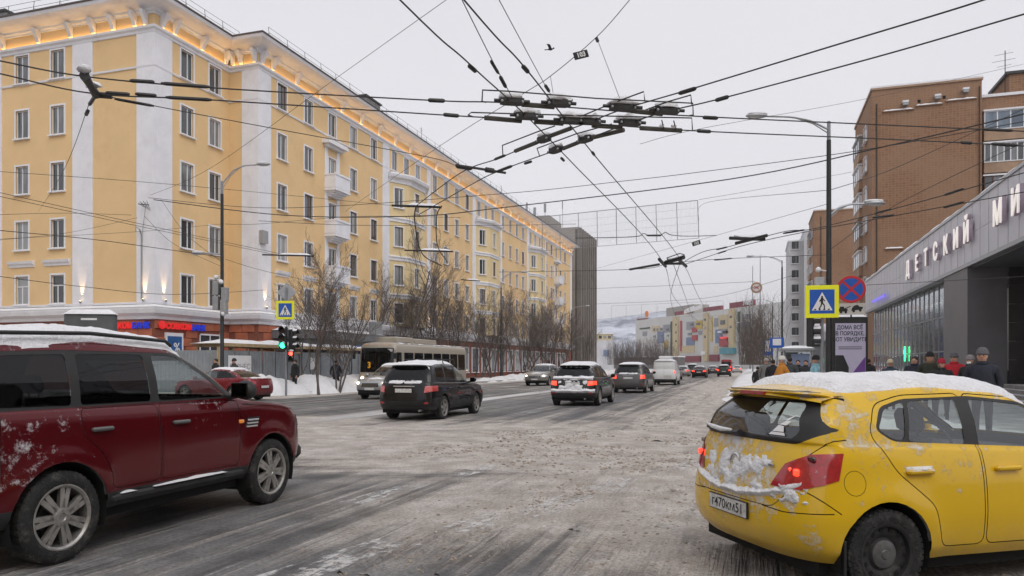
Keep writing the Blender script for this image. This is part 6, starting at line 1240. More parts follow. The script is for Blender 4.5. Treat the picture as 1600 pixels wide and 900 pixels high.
# ================================================================== street furniture
SIGNY = mat('sign_yellow', (.72, .72, .02), .4, var=.04, emit=(.8, .8, 0), es=.10); SIGNB = mat('sign_blue_face', (.01, .09, .42), .4, var=.08); SIGNW = mat('sign_white', (.72, .72, .72), .4, var=.05); SIGNR = mat('sign_red_face', (.50, .02, .03), .4, var=.06); POLEB = mat('pole_black', (.022, .022, .024), .5, .2, var=.2, scale=4, dirt=((.25, .25, .26), 3, .62, .8)); POLEG = mat('pole_grey', (.25, .26, .28), .5, .3, var=.15)
def lamp_post(label, x, y, H, arms, base=None, extras=None, grp='street lamp posts'):
    """arms: (height, direction angle, reach, rise)"""
    t = thing('lamp_post', label, 'lamp post', (x, y, 0), 0, grp)
    mb = MB(); mb.tube([(0, 0, 0), (0, 0, 1.2), (0, 0, 1.25), (0, 0, H-.6)], [.12, .115, .095, .07], 12); mb.build('pole', POLEB, t, 40); mb = MB(); mb.tube([(0, 0, H-.6), (0, 0, H)], [.06, .055], 10); mb.build('pole_top', POLEG, t, 40)
    mb = MB(); mb.lathe([(.2, 0), (.2, .16), (.13, .3), (.12, .5)], 14); mb.build('base', POLEB, t, 40)
    for h, an, reach, rise in arms:
        d = Vector((math.cos(R(an)), math.sin(R(an)), 0)); P = [Vector((0, 0, h-rise*.9))+d*.02, Vector((0, 0, h-.25*rise))+d*reach*.3, Vector((0, 0, h))+d*reach*.62, Vector((0, 0, h+.02))+d*reach]
        mb = MB(); pts = []
        for i in range(3):
            for k in range(5): pts.append(P[i].lerp(P[i+1], k/5))
        pts.append(P[3]); sm2 = [pts[0]]+[(pts[i-1]+pts[i]*2+pts[i+1])/4 for i in range(1, len(pts)-1)]+[pts[-1]]; mb.tube(sm2, .035, 7); mb.tube([Vector((0, 0, h-rise*1.2)), Vector((0, 0, h-.5*rise))+d*reach*.25, Vector((0, 0, h-.03))+d*reach*.55], .02, 5); a = mb.build('arm', GALV, t, 50)
        M = frame(Vector((0, 0, h+.03))+d*(reach+.32), d, Vector((-d.y, d.x, 0))); mb = MB(); b = MB(); b.blob((0, 0, 0), .36, 2, .0, (1, .42, .22)); b.v = [M @ Vector(v) for v in b.v]; b.build('lamp_head', GALV, a, 60)
        b = MB(); b.blob((.03, 0, -.035), .27, 2, 0, (1, .40, .22)); b.v = [M @ Vector(v) for v in b.v]; b.build('lamp_lens', mat('lamp_lens', (.55, .55, .53), .2, var=.1), a, 60)
        b = MB(); b.blob((-.02, 0, .06), .34, 2, .12, (1, .42, .20)); b.v = [M @ Vector(v) for v in b.v]; b.build('lamp_snow', SNOW, a, 60)
    return t
pw = lambda px, D: PD(px, 570, D)
c = pw(347, 35.5); LP1 = lamp_post('black lamp post with cameras at the corner of the ochre block', c.x, c.y, 10.3, [(11.0, 10, 1.75, .9), (6.9, 185, 1.0, .1)])
for z, an in ((5.3, 200), (5.0, -20), (4.6, 200), (4.4, -30)):
    d = Vector((math.cos(R(an)), math.sin(R(an)), 0))*.26; mb = MB(); mb.bbox(d.x-.15, d.y-.12, z-.4, d.x+.15, d.y+.12, z+.25, .02); mb.tube([(0, 0, z), (d.x, d.y, z)], .03, 5); mb.build('control_box', GALV, LP1)
for z, an in ((5.75, 190), (5.5, -60), (4.0, -40)): d = Vector((math.cos(R(an)), math.sin(R(an)), 0))*.3; mb = MB(); mb.blob((d.x, d.y, z), .13, 1, 0); mb.tube([(0, 0, z+.1), (d.x, d.y, z+.05)], .025, 5); mb.build('camera_dome', WHITEP, LP1, 60)
c = pw(1295, 24); LP2 = lamp_post('tall black double-arm lamp post behind the yellow hatchback', c.x, c.y, 9.4, [(9.55, 198, 2.0, .45), (6.75, 18, 1.15, .4)])
for z, an in ((4.2, 200), (3.75, 195)): d = Vector((math.cos(R(an)), math.sin(R(an)), 0))*.3; mb = MB(); mb.bbox(d.x-.15, d.y-.12, z-.25, d.x+.15, d.y+.12, z+.2, .02); mb.tube([(0, 0, z), (d.x, d.y, z)], .03, 5); mb.build('control_box', GALV, LP2)
mb = MB(); mb.blob((-.32, -.08, 4.65), .1, 1, 0); mb.tube([(0, 0, 4.6), (-.32, -.08, 4.65)], .02, 5); mb.build('camera_dome', WHITEP, LP2, 60)
c = pw(783, 75); lamp_post('lamp post among the bare trees with its arm over the road', c.x, c.y, 9.9, [(10.8, 10, 2.0, .7)])
c = pw(1222, 66); lamp_post('lamp post beside the bus stop with its arm over the road', c.x, c.y, 10.8, [(11.2, 190, 2.4, .5)])
c = pw(1207, 118); lamp_post('distant lamp post right of the round mast emblem', c.x, c.y, 11.5, [(11.9, 190, 2.6, .5)])
c = pw(893, 118); lamp_post('distant lamp post at the far end of the ochre block', c.x, c.y, 10.3, [(10.8, 5, 2.2, .5)])
c = pw(1172, 160); lamp_post('thin lamp post in front of the colourful mall', c.x, c.y, 10, [(10.6, 190, 2.2, .5)])
# --- traffic lights and crossing signs
def signal(t, x, y, z, rz, lit, n=3, sc=1):
    """head with n lamps facing local -y, hoods and a little snow; lit: index from top, or None"""
    M = Matrix.Translation((x, y, z)) @ Matrix.Rotation(rz, 4, 'Z') @ Matrix.Scale(sc, 4); h = .3*n
    def tr(b): b.v = [M @ Vector(v) for v in b.v]; return b
    b = MB(); b.bbox(-.15, -.1, 0, .15, .1, h, .03); o = tr(b).build('signal_head', BLACKP, t, 40)
    for k in range(n):
        zc = h-.15-.3*k; cols = ((.35, .01, .01), (.35, .2, .01), (.01, .25, .08)); em = ((1, .05, .03), (1, .6, .05), (.03, 1, .42)); kk = k if n == 3 else k*2
        m = mat('signal_%d_%d' % (kk, lit == k), cols[kk] if lit == k else tuple(q*.08 for q in cols[kk]), .3, var=0, emit=em[kk] if lit == k else None, es=7)
        b = MB(); b.lathe([(.105, 0), (.08, .02), (0, .03)], 16, Matrix.Translation((0, -.1, zc)) @ RX90); tr(b).build('signal_lens', m, o, 60)
        b = MB(); b.add([(.12*math.cos(a), y_, zc+.12*math.sin(a)) for y_ in (-.1, -.3) for a in [R(-20+220*j/10) for j in range(11)]], [(j, j+1, 12+j, 11+j) for j in range(10)]); tr(b).build('hood', BLACKP, o)
        b = MB(); b.grid(lambda u, v: (.125*math.cos(R(35+110*u))*1.0, -.1-.2*v, zc+.12*math.sin(R(35+110*u))+.012+.04*math.sin(PI*u)), 8, 4); tr(b).build('hood_snow', SNOW, o, 60)
    b = MB(); b.blob((0, 0, h+.01), .16, 1, .15, (1, .7, .4)); tr(b).build('snow', SNOW, o, 60)
    return o
def zebra(t, x, y, z, rz, s=.9, child=True):
    M = Matrix.Translation((x, y, z)) @ Matrix.Rotation(rz, 4, 'Z')
    def tr(b): b.v = [M @ Vector(v) for v in b.v]; return b
    h = s/2; b = MB(); b.bbox(-h, 0, -h*1.03, h, .03, h*1.03, .008); o = tr(b).build('sign_board', SIGNY, t)
    b = MB(); b.box(-h*.74, -.006, -h*.76, h*.74, -.001, h*.76); tr(b).build('sign_face', SIGNB, o)
    M2 = M @ Matrix.Translation((0, -.007, 0)) @ RX90
    def pr(poly, m, nm, o0=0, o1=.002): b = MB(); b.prism([(p[0]*h, p[1]*h) for p in poly], o0, o1, M2); b.build(nm, m, o)
    pr([(-.62, -.56), (.62, -.56), (0, .60)], SIGNW, 'sign_triangle')
    # walking figure and crossing bars
    def limb(a, b_, w): a = Vector(a); b_ = Vector(b_); n = (b_-a); n = Vector((-n.y, n.x)).normalized()*w; pr([a+n, a-n, b_-n, b_+n], INK, 'sign_figure', .002, .004)
    pr([(.0+.06*math.cos(k*PI/4), .30+.06*math.sin(k*PI/4)) for k in range(8)], INK, 'sign_figure', .002, .004)
    for a, b_, w in (((0, .25), (-.02, -.06), .075), ((-.02, -.04), (.14, -.26), .04), ((.14, -.26), (.13, -.48), .035), ((-.02, -.04), (-.06, -.27), .04), ((-.06, -.27), (-.2, -.48), .035), ((.02, .2), (.17, .02), .03), ((-.03, .2), (-.16, .0), .03)): limb(a, b_, w)
    for k in range(4): x0 = -.5+.27*k; pr([(x0, -.54), (x0+.13, -.54), (x0+.16, -.46), (x0+.05, -.46)], INK, 'sign_bar', .0021, .0035)
    return o
def facecam(p): return math.atan2(-p.y, -p.x)+PI/2      # local -y looks back down the street to the crossing
c = pw(447, 38.7); TL = thing('traffic_light', 'traffic light showing green under a yellow-edged crossing sign, left kerb', 'traffic light', (c.x, c.y, 0)); mb = MB(); mb.tube([(0, 0, 0), (0, 0, 5.6)], .06, 8); mb.build('pole', POLEG, TL)
rz = R(18); signal(TL, -.08, -.12, 2.4, rz, 2, sc=1.3); signal(TL, .25, .15, 2.35, rz+R(70), None, sc=1.2); signal(TL, .33, -.05, 1.75, rz+R(10), 0, 2, sc=.95)
zebra(TL, .0, -.08, 4.42, rz, .93); mb = MB(); M = Matrix.Translation((0, .06, 5.35)) @ Matrix.Rotation(rz, 4, 'Z') @ Matrix.Rotation(R(45), 4, 'Y'); b = MB(); b.bbox(-.36, 0, -.36, .36, .03, .36, .01); b.v = [M @ Vector(v) for v in b.v]; b.build('priority_sign_back', GALV, TL)
c = pw(1284, 21.4); CS_ = thing('crossing_sign', 'yellow-edged blue crossing sign with traffic light on a grey post, right', 'sign', (c.x, c.y, 0)); mb = MB(); mb.tube([(0, 0, 0), (0, 0, 3.9)], .05, 8); mb.build('pole', POLEG, CS_); rz = R(6)
zebra(CS_, 0, -.1, 3.40, rz, .90); signal(CS_, -.30, .05, 2.12, rz+R(75), None, sc=.95); 
mb = MB(); mb.tube([(0, 0, 2.5), (-.2, .02, 2.5)], .03, 6); mb.tube([(0, 0, 2.15), (-.2, .02, 2.15)], .03, 6); mb.build('bracket', DARKM, CS_)
# round no-stopping sign with tow plate, on the lamp post's bracket
c = pw(1330, 23.6); NS = thing('no_stopping_sign', 'round blue and red no-stopping sign above a tow-away plate, right', 'sign', (c.x, c.y, 0)); rz = R(4); M = Matrix.Translation((0, 0, 3.98)) @ Matrix.Rotation(rz, 4, 'Z') @ RX90
mb = MB(); mb.lathe([(.0, -.01), (.42, -.01), (.43, 0), (.42, .012), (.0, .012)], 36, M); o = mb.build('sign_disc', SIGNR, NS, 40); mb = MB(); mb.lathe([(.35, .013), (.0, .014)], 36, M); mb.build('sign_face', SIGNB, o)
for a in (45, -45): mb = MB(); mb.prism([(-.36, -.035), (.36, -.035), (.36, .035), (-.36, .035)], .014+.0005*(a > 0), .017+.0005*(a > 0), M @ Matrix.Rotation(R(a), 4, 'Z')); mb.build('sign_cross', SIGNR, o)
M = Matrix.Translation((0, 0, 3.36)) @ Matrix.Rotation(rz, 4, 'Z') @ RX90; mb = MB(); mb.prism([(-.41, -.18), (.41, -.18), (.41, .18), (-.41, .18)], -.01, .01, M); o = mb.build('tow_plate', mat('plate_grey', (.50, .47, .44), .5, var=.12), NS)
for poly in ([(-.36, -.08), (-.12, -.08), (-.1, .0), (-.2, .02), (-.22, .08), (-.32, .08), (-.36, .0)], [(.0, -.06), (.32, -.02), (.34, .06), (.24, .07), (.18, .13), (.08, .10), (.02, .02)], [(-.2, .02), (-.02, .10), (-.02, .07), (-.18, .0)]): mb = MB(); mb.prism(poly, .011, .013, M); mb.build('tow_pictogram', INK, o)
for x_, y_ in ((-.3, -.1), (-.16, -.1), (.07, -.07), (.26, -.05)): mb = MB(); mb.lathe([(.04, .0115), (.0, .0135)], 10, M @ Matrix.Translation((x_, y_, 0))); mb.build('tow_pictogram', INK, o)
mb = MB(); l2 = Vector((LP2.location.x-c.x, LP2.location.y-c.y, 0)); mb.tube([(0, .03, 3.1), (0, .03, 4.2)], .025, 6); mb.tube([(0, .03, 3.9), l2+Vector((0, 0, 3.9))], .02, 6); mb.tube([(0, .03, 3.3), l2+Vector((0, 0, 3.3))], .02, 6); mb.build('bracket', DARKM, NS)
# grey sign backs and small blue bus-stop signs
for px, D, z, nm, lab in ((587, 46, 3.85, 'sign_back', 'grey back of a square road sign in front of the shop pavilion'), (836, 95, 4.2, 'sign_back', 'dark back of a road sign beside the far trees')):
    c = pw(px, D); t = thing(nm, lab, 'sign', (c.x, c.y, 0)); mb = MB(); mb.tube([(0, 0, 0), (0, 0, z+.3)], .035, 6); mb.build('pole', POLEG, t); mb = MB(); mb.bbox(-.42, -.02, z-.4, .42, .01, z+.4, .015); mb.build('board', GALV if D < 60 else BLACKP, t, rot=(0, 0, R(15)))
for px, D, z0, z1, w, lab in ((1214, 62, 3.0, 3.85, .55, 'blue and white square sign by the bus stop'), (1200, 80, 2.6, 4.3, .5, 'tall white and blue information sign before the bus stop')):
    c = pw(px, D); t = thing('info_sign', lab, 'sign', (c.x, c.y, 0)); mb = MB(); mb.tube([(0, 0, 0), (0, 0, z1)], .03, 6); mb.build('pole', POLEG, t); mb = MB(); mb.bbox(-w, -.03, z0, w, .0, z1, .01); mb.build('board', SIGNB, t); mb = MB(); mb.box(-w*.6, -.035, z0+.25*(z1-z0), w*.6, -.031, z1-.1); mb.build('panel', SIGNW, t)
# lit advertising case on the right pavement
c = pw(1327, 27.5); AD = thing('advert_case', 'black-framed advertising case with a lilac poster on the right pavement', 'billboard', (c.x, c.y, 0)); POST = mat('poster_lilac', (.42, .39, .52), .5, var=.05, emit=(.8, .75, .95), es=.05)
mb = MB(); mb.bbox(-.62, -.12, .3, .62, .12, 3.35, .03); mb.tube([(0, 0, 0), (0, 0, .4)], .1, 8); o = mb.build('case', BLACKP, AD); AD.rotation_euler = (0, 0, R(12)); mb = MB(); mb.box(-.53, -.128, .6, .53, -.122, 3.12); p_ = mb.build('poster', POST, AD)
PUR = mat('poster_purple', (.16, .06, .28), .5, var=.1); M = Matrix.Translation((0, -.129, 0)) @ RX90
for poly, m in (([(-.15, .62), (.52, .62), (.52, 1.9), (.0, 1.2)], PUR), ([(-.53, .62), (-.1, .62), (-.06, 1.5), (-.25, 1.95), (-.53, 1.95)], BLACKP), ([(-.47, 1.45), (-.2, 1.4), (-.2, 1.75), (-.4, 1.8)], mat('poster_skin', (.45, .27, .18), .6, var=.2)), ([(.02, .62), (.45, .62), (.4, 1.0), (.24, 1.12), (.08, 1.0)], BLACKP)): mb = MB(); mb.prism(poly, 0, .002+.0007*len(poly), M); mb.build('poster_shape', m, p_)
for i, (s_, z, sz) in enumerate((('\u0414\u041e\u041c\u0410 \u0412\u0421\u0401', 2.9, .2), ('\u0412 \u041f\u041e\u0420\u042f\u0414\u041a\u0415,', 2.68, .2), ('\u0412\u041e\u0422 \u0423\u0412\u0418\u0414\u0418\u0422\u0415', 2.46, .2))): text('poster_text', s_, sz, INK, M @ Matrix.Translation((-.02, z, 0)), p_, .003, 'CENTER', .004, sx=.85)
for z in (2.24, 2.17): mb = MB(); mb.box(-.42, -.1315, z, .40, -.1295, z+.025); mb.build('poster_line', INK, p_)
mb = MB(); mb.grid(lambda a, b: (-.62+1.24*a, -.14+.28*b, 3.35+.12*math.sin(PI*b)*min(1, 8*min(a, 1-a))), 14, 5); mb.build('case_snow', SNOW, AD, 60)
# dark screen box beyond the red off-roader
c = pw(142, 30); t = thing('screen_box', 'dark snow-topped street display seen above the red off-road car roof', 'display', (c.x, c.y, 0)); t.rotation_euler = (0, 0, R(25)); mb = MB(); mb.bbox(-.95, -.18, 1.3, .95, .18, 3.62, .04); mb.tube([(-.5, 0, 0), (-.5, 0, 1.4)], .08, 6); mb.tube([(.5, 0, 0), (.5, 0, 1.4)], .08, 6); mb.build('case', GRC, t); mb = MB(); mb.grid(lambda a, b: (-1.0+2.0*a, -.24+.48*b, 3.62+.2*math.sin(PI*b)**.7*min(1, 8*min(a, 1-a))), 20, 7); mb.build('snow', SNOW, t, 60); mb = MB(); mb.box(-.3, -.19, 3.38, .3, -.183, 3.46); mb.build('label_strip', WHITEP, t)
# round emblem on twin masts
c = pw(1182, 105); t = thing('emblem_mast', 'twin thin masts carrying a round emblem above the bare shrubs', 'mast', (c.x, c.y, 0))
for dx in (-.5, .5): mb = MB(); mb.tube([(dx, 0, 0), (dx, 0, 15.5 if dx < 0 else 17)], [.12, .05], 7); mb.build('mast', GALV, t)
M = Matrix.Translation((0, -.2, 12.4)) @ RX90; mb = MB(); mb.lathe([(.0, -.1), (.72, -.1), (.78, 0), (.72, .1), (.55, .1), (.55, .06), (0, .06)], 28, M); mb.build('emblem_ring', mat('emblem_tan', (.42, .26, .16), .5, var=.2), t, 30); mb = MB(); mb.lathe([(.52, .07), (0, .075)], 24, M); mb.build('emblem_face', SIGNW, t)
for a in (20, -35): mb = MB(); mb.prism([(-.38, -.05), (.38, -.05), (.38, .05), (-.38, .05)], .08, .1+.001*a, M @ Matrix.Rotation(R(a), 4, 'Z')); mb.build('emblem_mark', SIGNR, t)
# bus shelter and bollard railing
c = pw(1214, 50); t = thing('bus_shelter', 'glass bus shelter with a snowy flat roof on the right pavement', 'bus shelter', (c.x+1.2, c.y, 0)); mb = MB()
for dx, dy in ((-.8, -2), (.8, -2), (-.8, 2), (.8, 2)): mb.tube([(dx, dy, 0), (dx, dy, 2.5)], .05, 6)
mb.build('frame', GREYM, t); mb = MB(); mb.bbox(-1.0, -2.4, 2.5, 1.0, 2.4, 2.65, .03); mb.build('roof', GREYM, t); mb = MB(); mb.grid(lambda a, b: (-1+2*a, -2.4+4.8*b, 2.65+.22*(math.sin(PI*a)*math.sin(PI*b))**.4), 10, 16); mb.build('roof_snow', SNOW, t, 60)
for dy in (-1.0, 1.0): mb = MB(); mb.box(.78, dy-.95, .3, .8, dy+.95, 2.4); mb.build('pane', SHG, t)
mb = MB(); mb.box(-.75, -2.02, .3, .75, -2.0, 2.4); mb.build('pane', SHG, t); mb = MB(); mb.box(-.4, -2.06, .9, .7, -2.03, 2.3); mb.build('poster', MBLU, t)
t = thing('pedestrian_railing', 'grey pedestrian railing along the right kerb', 'railing', (.75, 30, 0))
for k in range(4):
    y0 = k*2.1; mb = MB(); mb.tube([(0, y0, .1), (0, y0, 1.15)], .03, 6); mb.build('post', GALV, t); mb = MB(); mb.tube([(0, y0, 1.1), (0, y0+2.1, 1.1)], .022, 5); mb.tube([(0, y0, .3), (0, y0+2.1, .3)], .022, 5); mb.build('rail', GALV, t)
    for j in range(1, 14): mb = MB(); mb.tube([(0, y0+.15*j, .3), (0, y0+.15*j, 1.1)], .009, 4); mb.build('baluster', GALV, t)
# --- construction hoarding in front of the ochre block
HO = thing('metal_hoarding', 'corrugated grey metal hoarding in front of the ochre block', 'fence', (-26.6, 32.6, 0)); SHEET = mat('zinc_sheet', (.33, .36, .39), .45, .5, var=.12, scale=1.5, dirt=((.25, .25, .25), 1.2, .5, .75)); TIMB = mat('pale_timber', (.45, .33, .19), .8, var=.2, scale=3)
sh = MB(); n = 22; w = 1.18
sh.add([(w*i/n, (.022 if (i % 4) in (1, 2) else 0), z) for z in (0, 2.25) for i in range(n+1)], [(i, i+1, n+2+i, n+1+i) for i in range(n)]); shm = sh.mesh('sheet', SHEET)
for k in range(14):
    link('sheet', shm, HO, (0, .02+1.2*k, .12), (0, 0, R(90)))
for k in range(4): link('sheet', shm, HO, (-.02-1.2*(k+1), 0, .12), (0, 0, 0))
for k in range(15): mb = MB(); mb.box(-.16, 1.2*k-.04, .1, -.06, 1.2*k+.04, 2.55); mb.build('post', TIMB, HO)
mb = MB(); mb.bbox(.03, .6, .75, .06, 2.5, 2.1, .005); b_ = mb.build('banner', WHITEP, HO); text('banner_text', '\u0411\u0418\u0417\u041d\u0415\u0421', .42, mat('banner_grey', (.25, .25, .26), .6, var=.1), frame((.063, 1.55, 1.35), (0, 1, 0), (0, 0, 1)), b_, .001); mb = MB(); mb.box(.0605, 1.1, 1.08, .062, 2.0, 1.2); mb.build('banner_line', SIGNR, b_)
for y, z in ((8.6, 1.3),): mb = MB(); mb.box(.03, y-.25, z, .04, y+.25, z+.75); mb.build('notice', SIGNW, HO)
CN = thing('timber_canopy', 'snow-covered timber walkway canopy behind the metal hoarding', 'canopy', (-27.6, 33, 0))
for k in range(7): mb = MB(); mb.box(-.9, 2.6*k, 2.55, .85, 2.6*k+.12, 2.7); mb.build('joist', TIMB, CN); mb = MB(); mb.box(-.85, 2.6*k, .1, -.75, 2.6*k+.1, 2.55); mb.build('post', TIMB, CN)
for k in range(6): mb = MB(); mb.box(-1.0+.34*k, -.3, 2.7+.05*k*0, -.68+.34*k, 17, 2.74); mb.build('plank', TIMB, CN)
mb = MB(); mb.box(1.045, -.3, 2.58, 1.085, 17, 2.76); mb.build('edge_board', TIMB, CN); mb = MB(); mb.grid(lambda a, b: (-1+2.0*b, -.35+17.4*a, 2.742+.26*math.sin(PI*b)**.6*min(1, 14*min(a, 1-a))*(1+.5*noise.noise(Vector((a*14, b*2, 3))))), 80, 8); mb.build('snow', SNOW, CN, 60)
mb = MB(); mb.tube([PX(350, 545, -29)+Vector((0, 0, .2)), PX(470, 552, -26.5)], .06, 5); tag(mb.build('timber_beam', TIMB), 'pale timber beam sloping down behind the hoarding', 'beam')
# --- light-curtain garlands across the street
def garland(label, pA, pB, pC, pD, nv, nh, posts):   # A top left, B top right, C bottom right, D bottom left
    t = thing('light_garland', label, 'garland', pA); I = -Vector(pA)
    def L2(u, v): return (Vector(pA).lerp(Vector(pB), u)).lerp(Vector(pD).lerp(Vector(pC), u), v)+I
    mb = MB(); mb.tube([L2(k/20, 0)+Vector((0, 0, .05*noise.noise(Vector((k, 0, 0))))) for k in range(21)], .03, 5); mb.build('top_cable', GREYM, t); mb = MB(); mb.tube([L2(0, 1), L2(1, 1)], .02, 5); mb.build('bottom_cable', GREYM, t)
    for k in range(posts+1): mb = MB(); mb.tube([L2(k/posts, 0), L2(k/posts, 1)], .03, 5); mb.build('frame_bar', GREYM, t)
    mb = MB(); random.seed(1)
    for k in range(nv): u = (k+.5)/nv; mb.tube([L2(u, 0), L2(u+.002*random.uniform(-1, 1), random.uniform(.85, 1))], .006, 3)
    for k in range(1, nh): mb.tube([L2(0, k/nh), L2(1, k/nh)], .008, 3)
    tag(mb.build('light_strings', GALV, t), kind='stuff')
garland('grid of unlit light strings hung across the street past the ochre block', PD(847, 339, 66), PD(1090, 313, 60), PD(1092, 372, 60), PD(847, 392, 66), 130, 5, 8)
garland('distant grid of unlit light strings above the colourful mall', PD(955, 478, 190), PD(1130, 470, 175), PD(1130, 492, 175), PD(955, 500, 190), 40, 4, 7)
# ================================================================== overhead wires
def spl(P, n=8):
    P = [Vector(p) for p in P]
    if len(P) < 3: return P
    out = []
    for i in range(len(P)-1):
        p0, p1, p2, p3 = P[max(i-1, 0)], P[i], P[i+1], P[min(i+2, len(P)-1)]
        for k in range(n):
            t = k/n; out.append(.5*((2*p1)+(p2-p0)*t+(2*p0-5*p1+4*p2-p3)*t*t+(3*p1-p0-3*p2+p3)*t**3))
    return out+[P[-1]]
def wire(label, P, r=.011, ins=(), nm='overhead_wire', mt=None, grp=None):
    """ins: (point, direction point, half length, radius) insulators/clamps along the wire"""
    o = Vector(P[0]); t = thing(nm, label, 'wire', o, 0, grp); mb = MB(); mb.tube([p-o for p in spl(P)], r, 5); mb.build('strand', mt or WIREM, t, 60)
    for a, b, hl, rad in ins:
        a = Vector(a); d = (Vector(b)-a).normalized(); mb = MB(); mb.tube([a-d*hl-o, a-d*hl*.8-o, a+d*hl*.8-o, a+d*hl-o], [rad*.6, rad, rad, rad*.6], 7); mb.build('insulator', DARKM, t, 40)
    return t
Z = 6.0
def pz(*q): return [PZ(x, y, Z) for x, y in q]
def insz(a, b, hl=.18, rad=.03): return (PZ(*a, Z), PZ(*b, Z), hl, rad)
A1 = Vector((-4.15, -1, Z)); wire('left contact wire of the pair running up the main street', [A1]+pz((625, 0), (740, 106), (880, 240), (1035, 408))+[PZ(1062, 476, 6.0), Vector((-5.4, 110, 6)), Vector((-5.6, 190, 6))], .012, [insz((738, 107), (800, 160), .12, .035), insz((879, 249), (920, 290), .12, .03)], 'contact_wire')
wire('right contact wire of the pair running up the main street', [Vector((-3.5, -1, Z))]+pz((725, 0), (822, 108), (925, 238), (1065, 408))+[PZ(1095, 470, 6.0), Vector((-4.6, 110, 6)), Vector((-4.8, 190, 6))], .012, [insz((821, 108), (850, 140), .12, .035), insz((927, 240), (960, 285), .12, .03)], 'contact_wire')
wire('upper contact wire crossing the picture from the left edge to the right', [PZ(-80, 80, Z)]+pz((0, 95), (130, 119), (330, 137), (680, 157), (800, 161), (1060, 180), (1400, 196), (1600, 205), (1800, 214)), .012, [insz((222, 127), (330, 133), .18, .03), insz((290, 133), (330, 136), .36, .03), insz((682, 157), (750, 160), .14, .035), insz((1110, 184), (1150, 186), .14, .035), insz((1560, 203), (1600, 205), .3, .03)], 'contact_wire')
wire('lower contact wire crossing the picture from the left edge to the right', [PZ(-80, 98, Z)]+pz((0, 115), (145, 146), (330, 156), (715, 181), (823, 186), (903, 191), (1079, 204), (1400, 218), (1600, 228), (1800, 238)), .012, [insz((184, 146), (230, 149), .18, .03), insz((228, 148), (290, 153), .16, .03), insz((295, 154), (330, 156), .36, .03), insz((705, 180), (750, 184), .14, .035), insz((1100, 205), (1150, 208), .14, .035), insz((1510, 223), (1550, 226), .12, .035), insz((1570, 226), (1600, 228), .3, .035)], 'contact_wire')
wire('contact wire sweeping from the top right corner down to the left, upper of two', pz((1640, -40), (1530, 2), (1300, 72), (1080, 139), (975, 170), (920, 191), (850, 217), (780, 247), (720, 270), (650, 322)), .012, [insz((1074, 142), (1120, 128), .16, .035), insz((781, 246), (740, 262), .2, .03)], 'contact_wire')
wire('contact wire sweeping from the top right corner down to the left, lower of two', pz((1700, -5), (1600, 22), (1380, 86), (1130, 153), (1042, 174), (984, 192), (915, 218), (868, 235), (775, 269), (730, 292), (655, 335)), .012, [insz((1128, 154), (1180, 139), .12, .035), insz((825, 254), (790, 265), .12, .03), insz((788, 264), (775, 269), .3, .035)], 'contact_wire')
# the big crossing of the contact wires: bars, frogs with snow, guide rods
o = PZ(903, 190, Z); X = thing('wire_crossing', 'snow-capped dark frog assembly where the trolleybus wires cross', 'wire crossing', o)
def xb(pts, r, nm, z=Z, m=None, s=False): mb = MB(); P = [PZ(a, b, z)-o for a, b in pts]; mb.tube(spl(P) if s else P, r, 6); return mb.build(nm, m or DARKM, X, 50)
OLIVE = mat('frog_bar', (.06, .055, .045), .6, var=.3)
for pts in (((815, 163), (866, 167)), ((985, 173), (1035, 178)), ((757, 184), (815, 189)), ((835, 190), (880, 193)), ((925, 196), (972, 199)), ((1000, 200), (1065, 204)), ((805, 236), (840, 222)), ((858, 213), (893, 200)), ((880, 232), (905, 222)), ((925, 215), (975, 203))): xb(pts, 0.042, 'bar', Z-.02, OLIVE)
for k, (a, b, s_, dx) in enumerate(((800, 158, 1, 18), (873, 161, 1, 18), (973, 167, 1.15, 19), (1042, 172, 1.05, 18), (823, 181, 1, 18), (893, 188, 1.1, 18), (921, 189, 1, 16), (984, 191, 1, 18), (850, 217, .8, 14), (915, 217, .85, 14), (868, 234, .8, 13))):
    c = PZ(a, b, Z)-o; d = (PZ(a+20, b+(1 if k < 8 else -7), Z)-PZ(a, b, Z)).normalized(); n_ = Vector((-d.y, d.x, 0)); M = Matrix((d, n_, Vector((0, 0, 1)))).transposed().to_4x4(); M.translation = c
    mb = MB(); mb.prism([(-.20*s_, -.05), (-.12*s_, -.09), (.12*s_, -.09), (.2*s_, -.05), (.2*s_, .05), (.12*s_, .09), (-.12*s_, .09), (-.2*s_, .05)], -.05, .04, M); mb.tube([M @ Vector((-.3*s_, 0, 0)), M @ Vector((-.19*s_, 0, .0))], .03, 5); mb.tube([M @ Vector((.19*s_, 0, 0)), M @ Vector((.3*s_, 0, 0))], .03, 5)
    f_ = mb.build('frog', DARKM, X)
    for k2 in (-1, 1): mb = MB(); mb.blob((0, 0, 0), .028, 1, 0); mb.v = [M @ Vector((v[0]+k2*.17*s_, v[1]-.06, v[2]-.02)) for v in mb.v]; mb.build('bolt', GALV, f_)
    mb = MB(); mb.blob((0, 0, .0), .17*s_, 2, .25, (1.3, .75, .62), k); mb.v = [M @ Vector((v[0], v[1], max(.028, v[2]+.06))) for v in mb.v]; mb.build('snow_cap', SNOW, f_, 60)
Y2 = lambda q: [(620+a/3.2, b/3.2) for a, b in q]
for q in (((445, 512), (426, 506), (429, 450), (560, 456), (1000, 492), (1480, 516), (1482, 575), (1462, 578)), ((385, 585), (357, 575), (372, 562), (700, 572), (1475, 590), (1478, 648)), ((530, 772), (528, 727), (700, 660), (790, 630)), ((930, 578), (1080, 515), (1235, 458), (1240, 505)), ((715, 782), (701, 742), (900, 668), (1075, 620)), ((1230, 555), (1350, 510), (1470, 475), (1474, 520))): xb(Y2(q), .012, 'guide_rod', Z+.05)
